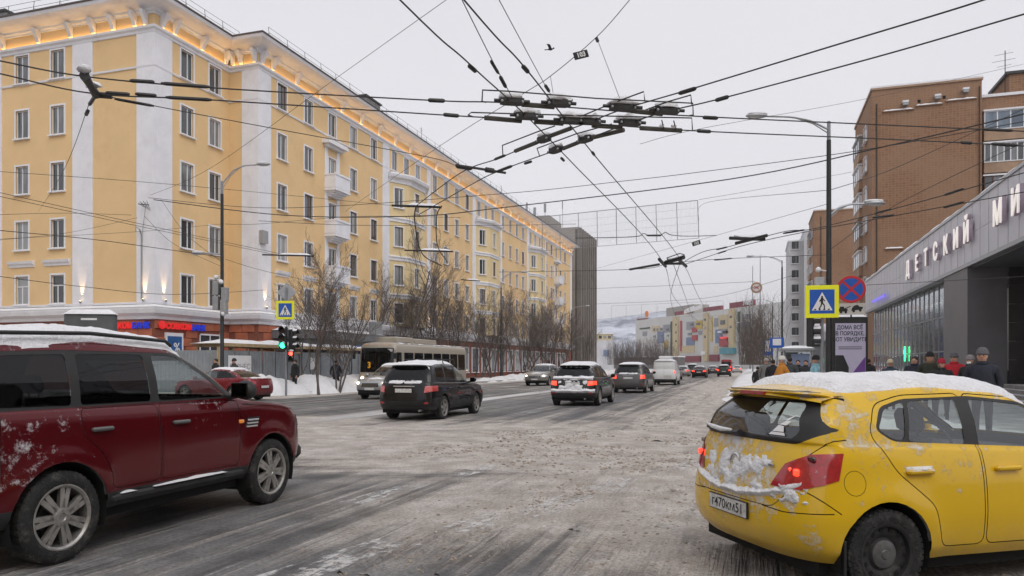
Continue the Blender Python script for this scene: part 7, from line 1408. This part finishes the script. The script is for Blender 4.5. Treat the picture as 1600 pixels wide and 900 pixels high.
for q in ((1325, 602), (1385, 605)): xb(Y2((q, (q[0]+12, q[1]+45))), .012, 'upright'); mb = MB(); c = PZ(620+(q[0])/3.2, (q[1]+25)/3.2, Z)-o; mb.blob(c, .06, 1, .2, (1, 1, .6)); mb.build('snow_cap', SNOW, X, 60)
# spreader on the left
a, b = PZ(132, 118, Z), PZ(150, 148, Z); t = thing('wire_spreader', 'black snow-topped spreader bar joining the two wires at upper left', 'wire fitting', a); mb = MB(); mb.tube([Vector((0, 0, 0)), (b-a)*.5, b-a], [.075, .055, .07], 8); mb.tube([b-a, PZ(175, 150, Z)-a], .05, 6); mb.tube([b-a, PZ(140, 163, Z)-a], .03, 6); mb.build('bar', DARKM, t, 50); mb = MB(); mb.blob((0, 0, .1), .12, 1, .2, (1, 1, .6)); mb.blob((b-a)*.8+Vector((0, 0, .1)), .1, 1, .2, (1.6, 1, .6)); mb.build('snow_cap', SNOW, t, 60)
wire('span wire from the left spreader towards the crossing', pz((160, 149), (265, 170), (440, 203), (667, 245), (710, 258)), .008, [insz((210, 160), (265, 170), .3, .025), insz((725, 262), (760, 268), .2, .04)])
wire('thin stay dropping from the left spreader to the ochre wall', [PZ(140, 160, Z), PD(95, 275, 20), PX(60, 330, -40)], .006, [(PD(136, 176, 12), PD(120, 210, 13), .12, .03)])
t = wire('short dark insulated span left of the crossing', pz((712, 258), (740, 262), (790, 270)), .03, [insz((765, 266), (790, 270), .12, .06)])
# hanging span above the crossing, with number plate
wire('diagonal span wire above the crossing carrying a number plate', [PD(1040, -70, 13), PD(982, 2, 13.2), PD(932, 58, 13.5), PD(860, 119, 14), PD(807, 153, 15), PD(680, 233, 22), PD(540, 330, 40)], .007)
wire('right dropper from the span to the crossing', [PD(932, 58, 13.5), PZ(968, 153, Z+.05)], .005, [(PD(933, 62, 13.5), PD(940, 80, 13.4), .05, .03)]); wire('left dropper from the span to the crossing', [PD(860, 119, 14), PZ(866, 157, Z+.05)], .005)
wire('stay with an insulator chain from the top edge to the crossing', [PD(722, 0, 10), PD(768, 92, 11), PD(800, 152, 12.4)], .007, [(PD(773, 105, 11.3), PD(785, 125, 11.6), .16, .025), (PD(786, 128, 11.8), PD(795, 145, 12), .12, .03)]); wire('thin stay from the top edge to the middle of the crossing', [PD(770, -20, 10), PD(780, 0, 10), PD(850, 130, 12.5), PD(866, 155, 13)], .006, [(PD(855, 138, 12.6), PD(866, 155, 13), .12, .028)])
def nplate(label, p, txt, rz, s=.3):
    t = thing('number_board', label, 'sign', p); t.rotation_euler = (0, R(-18), rz); mb = MB(); mb.bbox(-s*.5, -.01, -.3*s*1.6, s*.5, .01, .0, .004); mb.build('board', INK, t); text('board_text', txt, s*.42, SIGNW, Matrix.Translation((0, -.012, -.3*s*1.25)) @ RX90, t, .001, bold=.004)
nplate('small number board hanging on the span above the crossing', PD(906, 80, 13.6), '103', R(30), .28); nplate('small number board right of the string-light grid', PD(1087, 377, 32), '103', R(15), .36)
# second node farther up the street
o = PZ(1050, 410, Z); X = thing('wire_node', 'small dark wire junction hanging farther up the main street', 'wire crossing', o)
for pts, r in ((((1035, 412), (1065, 412)), .05), (((1030, 405), (1040, 416)), .07), (((1060, 405), (1072, 416)), .07), (((1040, 410), (1068, 402)), .09), (((984, 421), (1030, 413)), .05)): xb(pts, r, 'bar')
for q in (((1044, 408), (1042, 403), (1062, 396), (1069, 398), (1070, 404)),): xb(q, .02, 'guide_rod', Z+.1)
mb = MB(); mb.blob(PZ(1052, 405, Z+.15)-o, .22, 1, .2, (1.4, 1, .4)); mb.build('snow_cap', SNOW, X, 60)
wire('cross span under the string-light grid with dark fittings', [PD(780, 425, 44), PD(985, 421, 33), PD(1050, 411, 32), PD(1140, 404, 33), PD(1300, 398, 36)], .012, [(PD(1130, 405, 33), PD(1140, 404, 33), .4, .03)])
wire('cross span with a long bent fitting in front of the light grid', [PD(900, 372, 29), PD(990, 370, 28.5), PD(1005, 365, 28.5), PD(1015, 368, 28.5), PD(1032, 367, 28.5), PD(1040, 363, 28.5), PD(1048, 367, 28.5), PD(1073, 369, 28.5), PD(1120, 368, 29)], .014, [(PD(1022, 368, 28.5), PD(1030, 368, 28.5), .28, .035)])
for k, (q, lab) in enumerate(((((1070, 408), (1100, 393), (1140, 385), (1225, 362), (1274, 357), (1420, 320), (1600, 270)), 'upper wire of the pair curving right beyond the junction'), (((1070, 413), (1100, 403), (1160, 384), (1255, 363), (1420, 333), (1600, 300)), 'lower wire of the pair curving right beyond the junction'))): wire(lab, pz(*q), .013, [insz((1128, 388-k*-6), (1160, 380-k*-4), .35, .03), insz((1240, 362), (1270, 357), .4, .03), insz((1380, 330+k*8), (1420, 320+k*13), .3, .03), insz((1490, 300+k*20), (1520, 290+k*22), .35, .035)], 'contact_wire')
o = PZ(1175, 372, Z); X = thing('wire_node', 'snowy wire switch hanging left of the tall lamp post', 'wire crossing', o); xb(((1140, 372), (1195, 374)), .06, 'bar'); xb(((1150, 380), (1198, 368)), .06, 'bar'); mb = MB(); mb.blob(PZ(1172, 370, Z+.1)-o, .3, 1, .2, (2.2, 1, .35)); mb.build('snow_cap', SNOW, X, 60)
# snow-laden insulator bars left of centre
for a, b, D, lab in (((612, 321), (690, 324), 20.9, 'snow-laden insulator bar in front of the bay windows, upper'), ((632, 391), (708, 393), 28.9, 'snow-laden insulator bar in front of the bay windows, lower'), ((410, 398), (490, 400), 30, 'dark insulator bar by the white pilaster'), ((720, 437), (750, 439), 45, 'small snowy insulator bar above the trees')):
    p, q = PD(*a, D), PD(*b, D); t = thing('insulator_bar', lab, 'wire fitting', p, 0, 'insulator bars'); mb = MB(); mb.tube([Vector((0, 0, 0)), q-p], .03, 6); mb.build('bar', DARKM, t); mb = MB(); mb.grid(lambda u, v: (q-p)*(.3+.68*u)+Vector((0, -.05+.10*v, .025+.07*math.sin(PI*v)*min(1, 6*min(u, 1-u))*(1+.4*noise.noise(Vector((u*7, D, 0)))))), 24, 6); mb.build('snow', SNOW, t, 60)
wire('loop of wire sagging from the upper insulator bar', [PZ(650, 322, Z), PD(648, 345, 22), PD(655, 385, 27), PD(665, 402, 28.5), PD(690, 415, 30)], .02); wire('second loop of wire sagging past the lower insulator bar', [PZ(690, 322, Z), PD(682, 340, 23), PD(684, 385, 27), PD(700, 410, 30)], .018)
# long cables across the picture
CB = [('dark cable crossing from the ochre corner to the far right, upper', [(232, 309, 41), (440, 325, 40), (780, 303, 36), (982, 282, 34), (1100, 268, 32), (1332, 237, 28), (1600, 190, 24)], .014), ('thick cable crossing from the ochre corner to the far right, lower', [(240, 312, 41), (440, 336, 40), (640, 338, 37), (780, 325, 36), (1140, 280, 32), (1400, 225, 27), (1600, 178, 24)], .024),
      ('thin cable from the left edge past the third windows', [(-20, 266, 30), (0, 268, 30), (220, 284, 34), (440, 304, 40), (640, 324, 46)], .011), ('upper of two thin cables slanting across the lower left windows', [(-20, 296, 22), (0, 301, 22), (220, 350, 27), (440, 397, 34)], .009), ('lower of two thin cables slanting across the lower left windows', [(-20, 303, 22), (0, 307, 22), (220, 354, 27), (440, 400, 34)], .009),
      ('black cable from the left edge to the corner lamp post', [(-20, 357, 26), (0, 360, 26), (145, 374, 29), (270, 391, 32), (350, 402, 35.4)], .014), ('low black cable sagging across the corner block to the pilaster', [(-20, 429, 25), (0, 432, 25), (130, 448, 30), (270, 460, 34), (415, 453, 42)], .012), ('cable from the left edge to the corner bracket', [(-20, 336, 33), (100, 333, 36), (205, 336, 40.5)], .010),
      ('wavy cable rising to the corner bracket', [(0, 375, 34), (110, 363, 38), (215, 340, 41)], .009), ('straight cable from the left edge below the fourth windows', [(-10, 374, 30), (215, 362, 38), (345, 350, 35.5)], .008), ('cable from the corner mast sagging to the lamp post', [(226, 338, 41), (270, 380, 40), (345, 416, 35.5)], .010), ('second cable from the corner mast down to the lamp post', [(252, 312, 41), (290, 365, 39), (345, 408, 35.5)], .010),
      ('thin stay from the top edge down to the corner bracket', [(720, -15, 22), (697, 0, 22), (520, 126, 29), (330, 262, 36), (235, 305, 41)], .009), ('thin cable above the white tower', [(930, 420, 60), (1100, 373, 40), (1295, 318, 24)], .008), ('thin cable from the light grid to the lamp post', [(1092, 345, 60), (1100, 318, 50), (1295, 297, 24)], .010), ('thin cable from the light grid to the brick block', [(1092, 312, 60), (1180, 297, 62), (1335, 268, 70)], .014),
      ('thin cable across the sky to the right lamp', [(1000, 225, 20), (1100, 200, 21), (1355, 154, 26), (1600, 100, 30)], .006), ('cable from the lamp post across the brick gable', [(1297, 297, 24), (1400, 262, 26), (1600, 170, 24)], .011), ('cable across the lower brick gable', [(1297, 390, 24), (1400, 320, 26), (1600, 222, 24)], .011), ('thin cable from the lamp post over the shop letters', [(1297, 448, 24), (1420, 442, 24), (1600, 432, 20)], .008),
      ('cable from the lamp post to the tree tops', [(352, 405, 35.5), (420, 425, 38), (560, 455, 44)], .010), ('cable from the lamp post to the grey junction box', [(352, 350, 35.5), (404, 350, 46), (560, 338, 48), (720, 340, 48)], .012), ('horizontal cable in front of the upper balconies', [(404, 345, 46), (560, 352, 48), (780, 352, 52), (900, 350, 58)], .016), ('thin horizontal line far above the street', [(895, 452, 110), (1050, 446, 95), (1180, 440, 80)], .02), ('second thin horizontal line far above the street', [(930, 475, 120), (1100, 466, 100), (1240, 430, 66)], .02)]
for lab, P, r in CB: wire(lab, [PD(*q) for q in P], r, nm='overhead_cable')
for k, (px, lab) in enumerate(((1075, 'left wire descending beyond the junction'), (1050, 'thin stay falling from the junction into the distance'))): wire(lab, [PZ(1052+k*10, 412, Z), PD(px-2, 470, 60), PD(px+8, 500, 110)], .014)
mb = MB(); # bird
c = PD(860, 77, 45); t = thing('bird', 'small dark bird flying above the wire crossing', 'bird', c); mb = MB(); mb.blob((0, 0, 0), .1, 2, 0, (1.9, .7, .6)); mb.blob((.2, 0, .04), .055, 1, 0); mb.add([(.24, 0, .04), (.3, 0, .03), (.24, .02, .03), (-.15, .05, 0), (-.36, .08, .01), (-.36, -.08, .01), (-.15, -.05, 0)], [(0, 1, 2), (3, 4, 5, 6)]); mb.build('body', BLACKP, t, 60)
for s_ in (-1, 1): mb = MB(); mb.add([(.1, s_*.04, .02), (-.08, s_*.04, .02), (-.12, s_*.26, .16), (.06, s_*.28, .17), (-.12, s_*.5, .12), (-.02, s_*.46, .14)], [(0, 1, 2, 3), (3, 2, 4, 5)]); mb.build('wing', BLACKP, t)
# ================================================================== bare trees
BARK = mat('bark', (.11, .092, .08), .9, var=.35, scale=9, top=.22); TWIG = mat('twigs', (.125, .10, .085), .9, var=.3, scale=5, top=.30)
def tree_meshes(seed, H, stems, spread=.62, depth=4, twig=.007):
    rnd = random.Random(seed); SEG = {0: [], 1: []}
    def grow(p, d, L, r, lv):
        k = 5 if lv < 2 else 3; pts = [p]; q = p; dd = d
        for i in range(k):
            dd = (dd+Vector((rnd.gauss(0, .17), rnd.gauss(0, .17), .06 if lv else .02))).normalized(); q2 = q+dd*(L/k); SEG[0 if lv < 1 else 1].append((*q, *q2, max(twig, r*(1-.62*i/k)), max(twig*.8, r*(1-.62*(i+1)/k)))); q = q2; pts.append(q)
        if lv >= depth: return
        nb = (8, 7, 5, 4)[min(lv, 3)]; s0 = .22 if lv == 0 else .12
        for j in range(nb):
            f = s0+(1-s0)*(j+rnd.random())/nb; i = min(k-1, int(f*k)); b = pts[i].lerp(pts[i+1], f*k-i); az = rnd.random()*2*PI; sp = spread*rnd.uniform(.7, 1.5); u = d.orthogonal().normalized(); v = d.cross(u)
            nd = (d+(u*math.cos(az)+v*math.sin(az))*sp+Vector((0, 0, .12))).normalized(); grow(b, nd, L*rnd.uniform(.40, .62)*(1.12-.45*f), max(twig, r*(1-.62*f)*.52), lv+1)
    for s_ in range(stems):
        a = rnd.random()*6.28+s_*6.28/stems; d = Vector((math.cos(a)*.26*(stems > 1), math.sin(a)*.26*(stems > 1), 1)).normalized(); grow(Vector((.14*math.cos(a), .14*math.sin(a), -.1))*(stems > 1), d, H*rnd.uniform(.70, .85), H*.0125*(1.0 if stems == 1 else .8), 0)
    out = []
    for lv, n, nm, m in ((0, 6, 'trunk', BARK), (1, 3, 'crown', TWIG)):
        S_ = np.array(SEG[lv]); A, B = S_[:, :3], S_[:, 3:6]; d = B-A; d /= np.linalg.norm(d, axis=1)[:, None]+1e-9; ref = np.where(np.abs(d[:, 2:3]) < .9, np.array([[0, 0, 1.0]]), np.array([[1.0, 0, 0]])); u = np.cross(d, ref); u /= np.linalg.norm(u, axis=1)[:, None]; w = np.cross(d, u); V = []
        for P, rr in ((A, S_[:, 6]), (B, S_[:, 7])):
            for k in range(n): a = 2*PI*k/n; V.append(P+(u*math.cos(a)+w*math.sin(a))*rr[:, None])
        V = np.stack(V, 1); N_ = len(S_); idx = np.arange(N_)[:, None]*2*n; F = np.concatenate([idx+np.array([[k, (k+1) % n, n+(k+1) % n, n+k]]) for k in range(n)])
        me = bpy.data.meshes.new(nm); me.from_pydata(V.reshape(-1, 3), [], F.tolist()); me.materials.append(m); smooth(me); out.append(me)
    return out
TV = [tree_meshes(1, 10, 1), tree_meshes(2, 9.5, 2), tree_meshes(3, 9, 3), tree_meshes(5, 10, 2, .5)]
def tree(label, x, y, s_, v, rz): t = thing('bare_tree', label, 'tree', (x, y, 0), rz, 'bare trees along the left pavement'); t.scale = (s_*.9, s_*.9, s_); link('trunk', TV[v][0], t); link('crown', TV[v][1], t)
random.seed(11)
TL_ = [(500, 39.5, .80, 1, 'multi-stemmed bare tree just right of the green traffic light'), (478, 42, .72, 3, 'slender bare tree behind the green traffic light'), (528, 42.5, .70, 2, 'bare tree between the traffic light and the trolleybus front'), (570, 58, .86, 0, 'thin bare tree rising behind the trolleybus windscreen'), (595, 62, .95, 3, 'bare tree before the first white bay pilaster'), (637, 60, 1.22, 0, 'tallest bare tree in front of the first bay windows'), (668, 64, 1.02, 2, 'dense bare tree right of the first bay windows'), (690, 62, .98, 1, 'bare tree above the trolleybus roof middle'), (708, 66, .88, 2, 'spreading bare tree above the trolleybus tail'), (730, 70, 1.0, 3, 'bare tree at the trolleybus tail'),
       (752, 74, .9, 1, 'bare tree left of the lamp post among the trees'), (770, 78, .98, 2, 'bare tree just behind the lamp post among the trees'), (800, 82, .8, 0, 'bare tree left of the champagne SUV'), (818, 88, .92, 2, 'bare tree directly behind the champagne SUV'), (836, 94, 1.1, 1, 'bare tree in front of the third bay windows'), (850, 98, 1.15, 2, 'dense bare tree right of the third bay windows'), (866, 104, 1.1, 3, 'bare tree near the end of the ochre block'), (880, 112, 1.1, 2, 'bare tree at the end of the ochre block'), (900, 122, .95, 1, 'bare tree in front of the ribbed office block'), (915, 130, .9, 2, 'farthest bare tree below the ribbed office block'),
       (612, 68, .7, 2, 'short bare tree behind the trolleybus roof gear'), (545, 47, .62, 3, 'small bare tree leaning beside the trolleybus front'), (786, 90, .75, 2, 'low bare tree between lamp post and champagne SUV'), (742, 84, .85, 2, 'bare tree half hidden behind the trolleybus tail'), (826, 104, .9, 3, 'thin bare tree above the champagne SUV roof'), (858, 114, .95, 2, 'bare tree far off above the snowy SUV')]
for px, D, s_, v, lab in TL_: c = pw(px, D); tree(lab, c.x, c.y, s_, v, random.random()*6)
def shrub_row(name, label, P, H, n, seed, wid):
    rnd = random.Random(seed); T = MB()
    for k in range(n):
        u = rnd.random(); i = min(len(P)-2, int(u*(len(P)-1))); b = Vector(P[i]).lerp(Vector(P[i+1]), u*(len(P)-1)-i)+Vector((rnd.uniform(-wid, wid), rnd.uniform(-wid, wid), 0)); h = H*rnd.uniform(.5, 1.05)
        d = Vector((rnd.gauss(0, .14), rnd.gauss(0, .14), 1)).normalized(); T.tube([b, b+d*h*.5, b+d*h+Vector((rnd.gauss(0, .1), rnd.gauss(0, .1), 0))], [.025, .016, .006], 3, False)
        for j in range(9): f = rnd.uniform(.25, .95); q = b+d*h*f; e = Vector((rnd.gauss(0, .5), rnd.gauss(0, .5), .8)).normalized(); T.tube([q, q+e*h*rnd.uniform(.12, .3)], [.012, .004], 3, False)
    return tag(T.build(name, TWIG), label, 'shrubs')
c0, c1 = pw(1170, 105), pw(1196, 72); shrub_row('bare_shrubs', 'tall dense bare shrubs along the right pavement below the emblem mast', [c0, c1], 6.8, 230, 3, 1.5)
c0, c1 = pw(958, 200), pw(1045, 185); shrub_row('bare_shrubs', 'dark hedge of bare shrubs in the centre distance below the mall', [c0, c1], 6.6, 620, 4, 2.5)
# ================================================================== people
SKIN = mat('skin', (.50, .28, .20), .6, var=.1); HAIR = mat('hair_dark', (.03, .022, .018), .8, var=.2); BOOT = mat('boot', (.02, .018, .017), .6, var=.2)
def person_mesh(stride=.0, armf=.0, bulk=1.0):
    V = []; E = []; Rr = []
    def v(p, r, par=None):
        V.append(p); Rr.append(r if isinstance(r, tuple) else (r, r)); i = len(V)-1
        if par is not None: E.append((par, i))
        return i
    pel = v((0, 0, .95), (.165*bulk, .13*bulk)); sp = v((0, 0, 1.14), (.165*bulk, .125*bulk), pel); ch = v((0, .0, 1.34), (.185*bulk, .13*bulk), sp); nk = v((0, .01, 1.49), (.065, .07), ch); jaw = v((0, .03, 1.57), (.068, .078), nk); hd = v((0, .02, 1.655), (.082, .096), jaw); tp = v((0, .0, 1.735), (.062, .075), hd)
    nose = v((0, .125, 1.625), .014, hd)
    for s_ in (-1, 1):
        v((s_*.094, .01, 1.64), (.014, .02), hd)
        sh = v((s_*.20*bulk, 0, 1.40), .082*bulk, ch); el = v((s_*.27*bulk, -.02+armf*s_*.12, 1.12), .062*bulk, sh); wr = v((s_*.25*bulk, .09+armf*s_*.2, .90), .045, el); pm = v((s_*.25*bulk, .11+armf*s_*.22, .83), (.022, .036), wr)
        for k in range(4): f1 = v((s_*.25*bulk+.0, .085+armf*s_*.22+k*.022, .77), .0095, pm); v((s_*(.25*bulk-.012), .095+armf*s_*.22+k*.02, .725+.008*abs(k-1.5)), .0085, f1)
        th = v((s_*(.25*bulk-.03), .15+armf*s_*.22, .80), .011, pm); v((s_*(.25*bulk-.035), .165+armf*s_*.22, .765), .0095, th)
        hp = v((s_*.095, 0, .88), .10, pel); kn = v((s_*.105, .03+stride*s_*.16, .50), .068, hp); an = v((s_*.105, -.02+stride*s_*.26, .10), .052, kn); toe = v((s_*.115, .13+stride*s_*.26, .045), (.05, .035), an); v((s_*.10, -.07+stride*s_*.26, .045), .036, an)
    me = bpy.data.meshes.new('body'); me.from_pydata(V, E, []); o = bpy.data.objects.new('body', me); COL.objects.link(o); m = o.modifiers.new('s', 'SKIN'); m.use_smooth_shade = True; o.modifiers.new('u', 'SUBSURF').levels = 1
    for i, r in enumerate(Rr): me.skin_vertices[0].data[i].radius = r; me.skin_vertices[0].data[i].use_root = (i == 0)
    dg = bpy.context.evaluated_depsgraph_get(); out = bpy.data.meshes.new_from_object(o.evaluated_get(dg)); bpy.data.objects.remove(o); smooth(out); return out
PM = [person_mesh(0, 0, 1.08), person_mesh(1, 1, 1.1), person_mesh(.6, -.7, 1.15)]
def person(label, x, y, face, coat, legs, hat=None, pose=0, h=1.72, fur=None, hair=HAIR, hood=False, mask=False, bag=None):
    t = thing('person', label, 'person', (x, y, .14 if (x > .5 or x < -23) else 0), face-PI/2); t.scale = (h/1.76,)*3; me = PM[pose].copy(); me.materials.clear()
    cm = mat('cloth_%02d%02d%02d' % tuple(int(q*99) for q in coat), coat, .85, var=.15, scale=9, bump=.4, bscale=14); lm = mat('trousers_%02d%02d%02d' % tuple(int(q*99) for q in legs), legs, .9, var=.15, scale=9)
    for m in (SKIN, cm, lm, BOOT): me.materials.append(m)
    for f in me.polygons:
        c = f.center; f.material_index = 0 if (c.z > 1.52 or (abs(c.x) > .18 and c.z < .885)) else 3 if c.z < .16 else 2 if (c.z < .80 and abs(c.x) < .2) else 1
    link('body', me, t)
    sk = MB(); sk.lathe([(.0, 1.50), (.1, 1.49), (.165, 1.42), (.19, 1.2), (.20, 1.0), (.225, .80), (.215, .795), (.18, 1.0)], 20); sk.v = [(a*1.12, b*.92+.005, z) for a, b, z in sk.v]; sk.build('coat', cm, t, 60)
    if hat is not None:
        hm = mat('hat_%02d%02d%02d' % tuple(int(q*99) for q in hat), hat, .95, var=.15, scale=25, bump=.5, bscale=40); b = MB(); b.lathe([(.108, 1.665), (.118, 1.675), (.12, 1.705), (.113, 1.71), (.108, 1.74), (.085, 1.785), (.05, 1.81), (0, 1.82)], 16); b.v = [(a_*.93, b_*1.05+.0, z-.0*b_) for a_, b_, z in b.v]; b.build('hat', hm, t, 60)
    else:
        b = MB(); b.blob((0, -.015, 1.69), .112, 2, .08, (.92, 1.02, .92)); b.v = [p for p in b.v]; b.v = [(p[0], min(p[1], .075), p[2]) for p in b.v]; b.build('hair', hair, t, 60)
    for s_ in (-1, 1): b = MB(); b.blob((s_*.033, .108, 1.652), .011, 1, 0); b.build('eye', INK, t)
    b = MB(); b.blob((0, .105, 1.578), .018, 1, 0, (1.3, .4, .35)); b.build('mouth', mat('lip', (.30, .10, .09), .6, var=0), t)
    sc = MB(); sc.lathe([(.07, 1.50), (.10, 1.47), (.115, 1.50), (.10, 1.545), (.08, 1.55)], 16); sc.v = [(a_, b_+.012, z) for a_, b_, z in sc.v]; sc.build('collar', mat('fur_brown', (.22, .15, .10), .95, var=.4, scale=40, bump=1, bscale=60) if fur else cm, t, 60)
    if fur: b = MB(); b.lathe([(.115, 0), (.15, .02), (.16, -.03), (.12, -.05)], 18, Matrix.Translation((0, .02, 1.62)) @ Matrix.Rotation(R(-80), 4, 'X')); b.build('fur_hood', MATS['fur_brown'], t, 60)
    if mask: b = MB(); b.blob((0, .092, 1.59), .055, 2, 0, (1.1, .5, .8)); b.build('face_mask', WHITEP, t, 60)
    if bag: b = MB(); b.bbox(.2, -.12, .75, .36, .16, 1.0, .03); b.tube([(.2, 0, 1.0), (.1, 0, 1.43)], .012, 4); b.build('bag', mat('bag_c', bag, .7, var=.2), t)
    return t
W = lambda px, D: pw(px, D)
def pp_(label, px, D, fa, coat, legs, **k): c = pw(px, D); person(label, c.x, c.y, R(fa), coat, legs, **k)
NV = (.018, .022, .035); BK = (.014, .014, .016); TR = (.02, .02, .024)
pp_('person in a navy coat and grey knit hat, nearest beside the yellow hatchback roof', 1535, 14.2, 250, NV, TR, hat=(.12, .12, .13), h=1.74)
pp_('person in a bright red jacket and grey hat on the right pavement', 1491, 21, 240, (.42, .012, .025), TR, hat=(.10, .10, .11), pose=1, h=1.76)
pp_('person with a white face mask and pale hat behind the navy coat', 1516, 20, 235, BK, TR, hat=(.25, .22, .23), mask=True, h=1.68)
pp_('person in a black coat and red knit hat left of the red jacket', 1471, 19, 250, BK, TR, hat=(.36, .015, .04), pose=1, h=1.58)
pp_('person in a dark green fur-hooded parka and black hat', 1453, 21.5, 255, (.022, .026, .016), TR, hat=(.015, .015, .017), fur=True, h=1.79)
pp_('person in a dark blue jacket without a hat before the shop column', 1429, 23, 245, NV, TR, pose=2, h=1.70)
pp_('person in a teal coat and cream hat seen from behind near the glass shop', 1391, 24, 80, (.03, .055, .075), TR, hat=(.55, .47, .33), h=1.6)
pp_('dark figure standing at the glass shop front', 1357, 33, 60, BK, TR, pose=2, h=1.7)
pp_('person in a light blue jacket and dark hat beside the crossing sign post', 1275, 21.8, 170, (.25, .47, .56), TR, hat=(.02, .02, .025), h=1.70, pose=1)
pp_('person in an orange jacket and white knit hat walking by the railing', 1222, 25.5, 200, (.56, .23, .03), (.05, .05, .06), hat=(.72, .70, .66), pose=1, h=1.72)
pp_('dark-clad person just right of the orange jacket', 1234, 29, 80, (.05, .055, .06), TR, h=1.74, pose=2); pp_('dark-clad person just left of the orange jacket', 1208, 31, 85, BK, TR, h=1.66)
pp_('person in a grey coat far left of the orange jacket', 1197, 34, 90, (.16, .155, .15), TR, hat=(.3, .28, .26), h=1.72); pp_('small dark figure at the head of the railing', 1184, 38, 95, BK, TR, h=1.5)
pp_('dark-clad person between orange and light blue jackets, left one', 1247, 33, 260, BK, TR, pose=1, h=1.66); pp_('dark-clad person between orange and light blue jackets, right one', 1259, 31, 255, (.03, .03, .034), TR, h=1.64)
pp_('person in a black coat standing before the metal hoarding on the left', 461, 40.6, 250, BK, TR, h=1.72); pp_('dark person beside the trolleybus front', 525, 43.5, 100, NV, TR, pose=1, h=1.7)
pp_('person seen over the red saloon roof, first', 337, 38, 250, BK, TR, h=1.75); pp_('person with a dark hat seen over the red saloon roof, second', 366, 37, 250, (.05, .04, .04), TR, hat=(.03, .03, .03), h=1.74)
# ================================================================== thin snowy air
mb = MB(); mb.box(-930, -95, -8, 830, 1880, 150); hz = mb.build('haze'); hz['kind'] = 'stuff'; hz['label'] = 'thin even winter haze filling the street air'; hz['category'] = 'haze'
m = bpy.data.materials.new('winter_air'); m.use_nodes = True; m.node_tree.nodes.clear(); ov = m.node_tree.nodes.new('ShaderNodeOutputMaterial'); pv = m.node_tree.nodes.new('ShaderNodeVolumePrincipled'); pv.inputs['Color'].default_value = (.97, .97, 1, 1); pv.inputs['Density'].default_value = .0003; pv.inputs['Anisotropy'].default_value = .2
m.node_tree.links.new(pv.outputs[0], ov.inputs['Volume']); hz.data.materials.append(m); hz.display_type = 'WIRE'
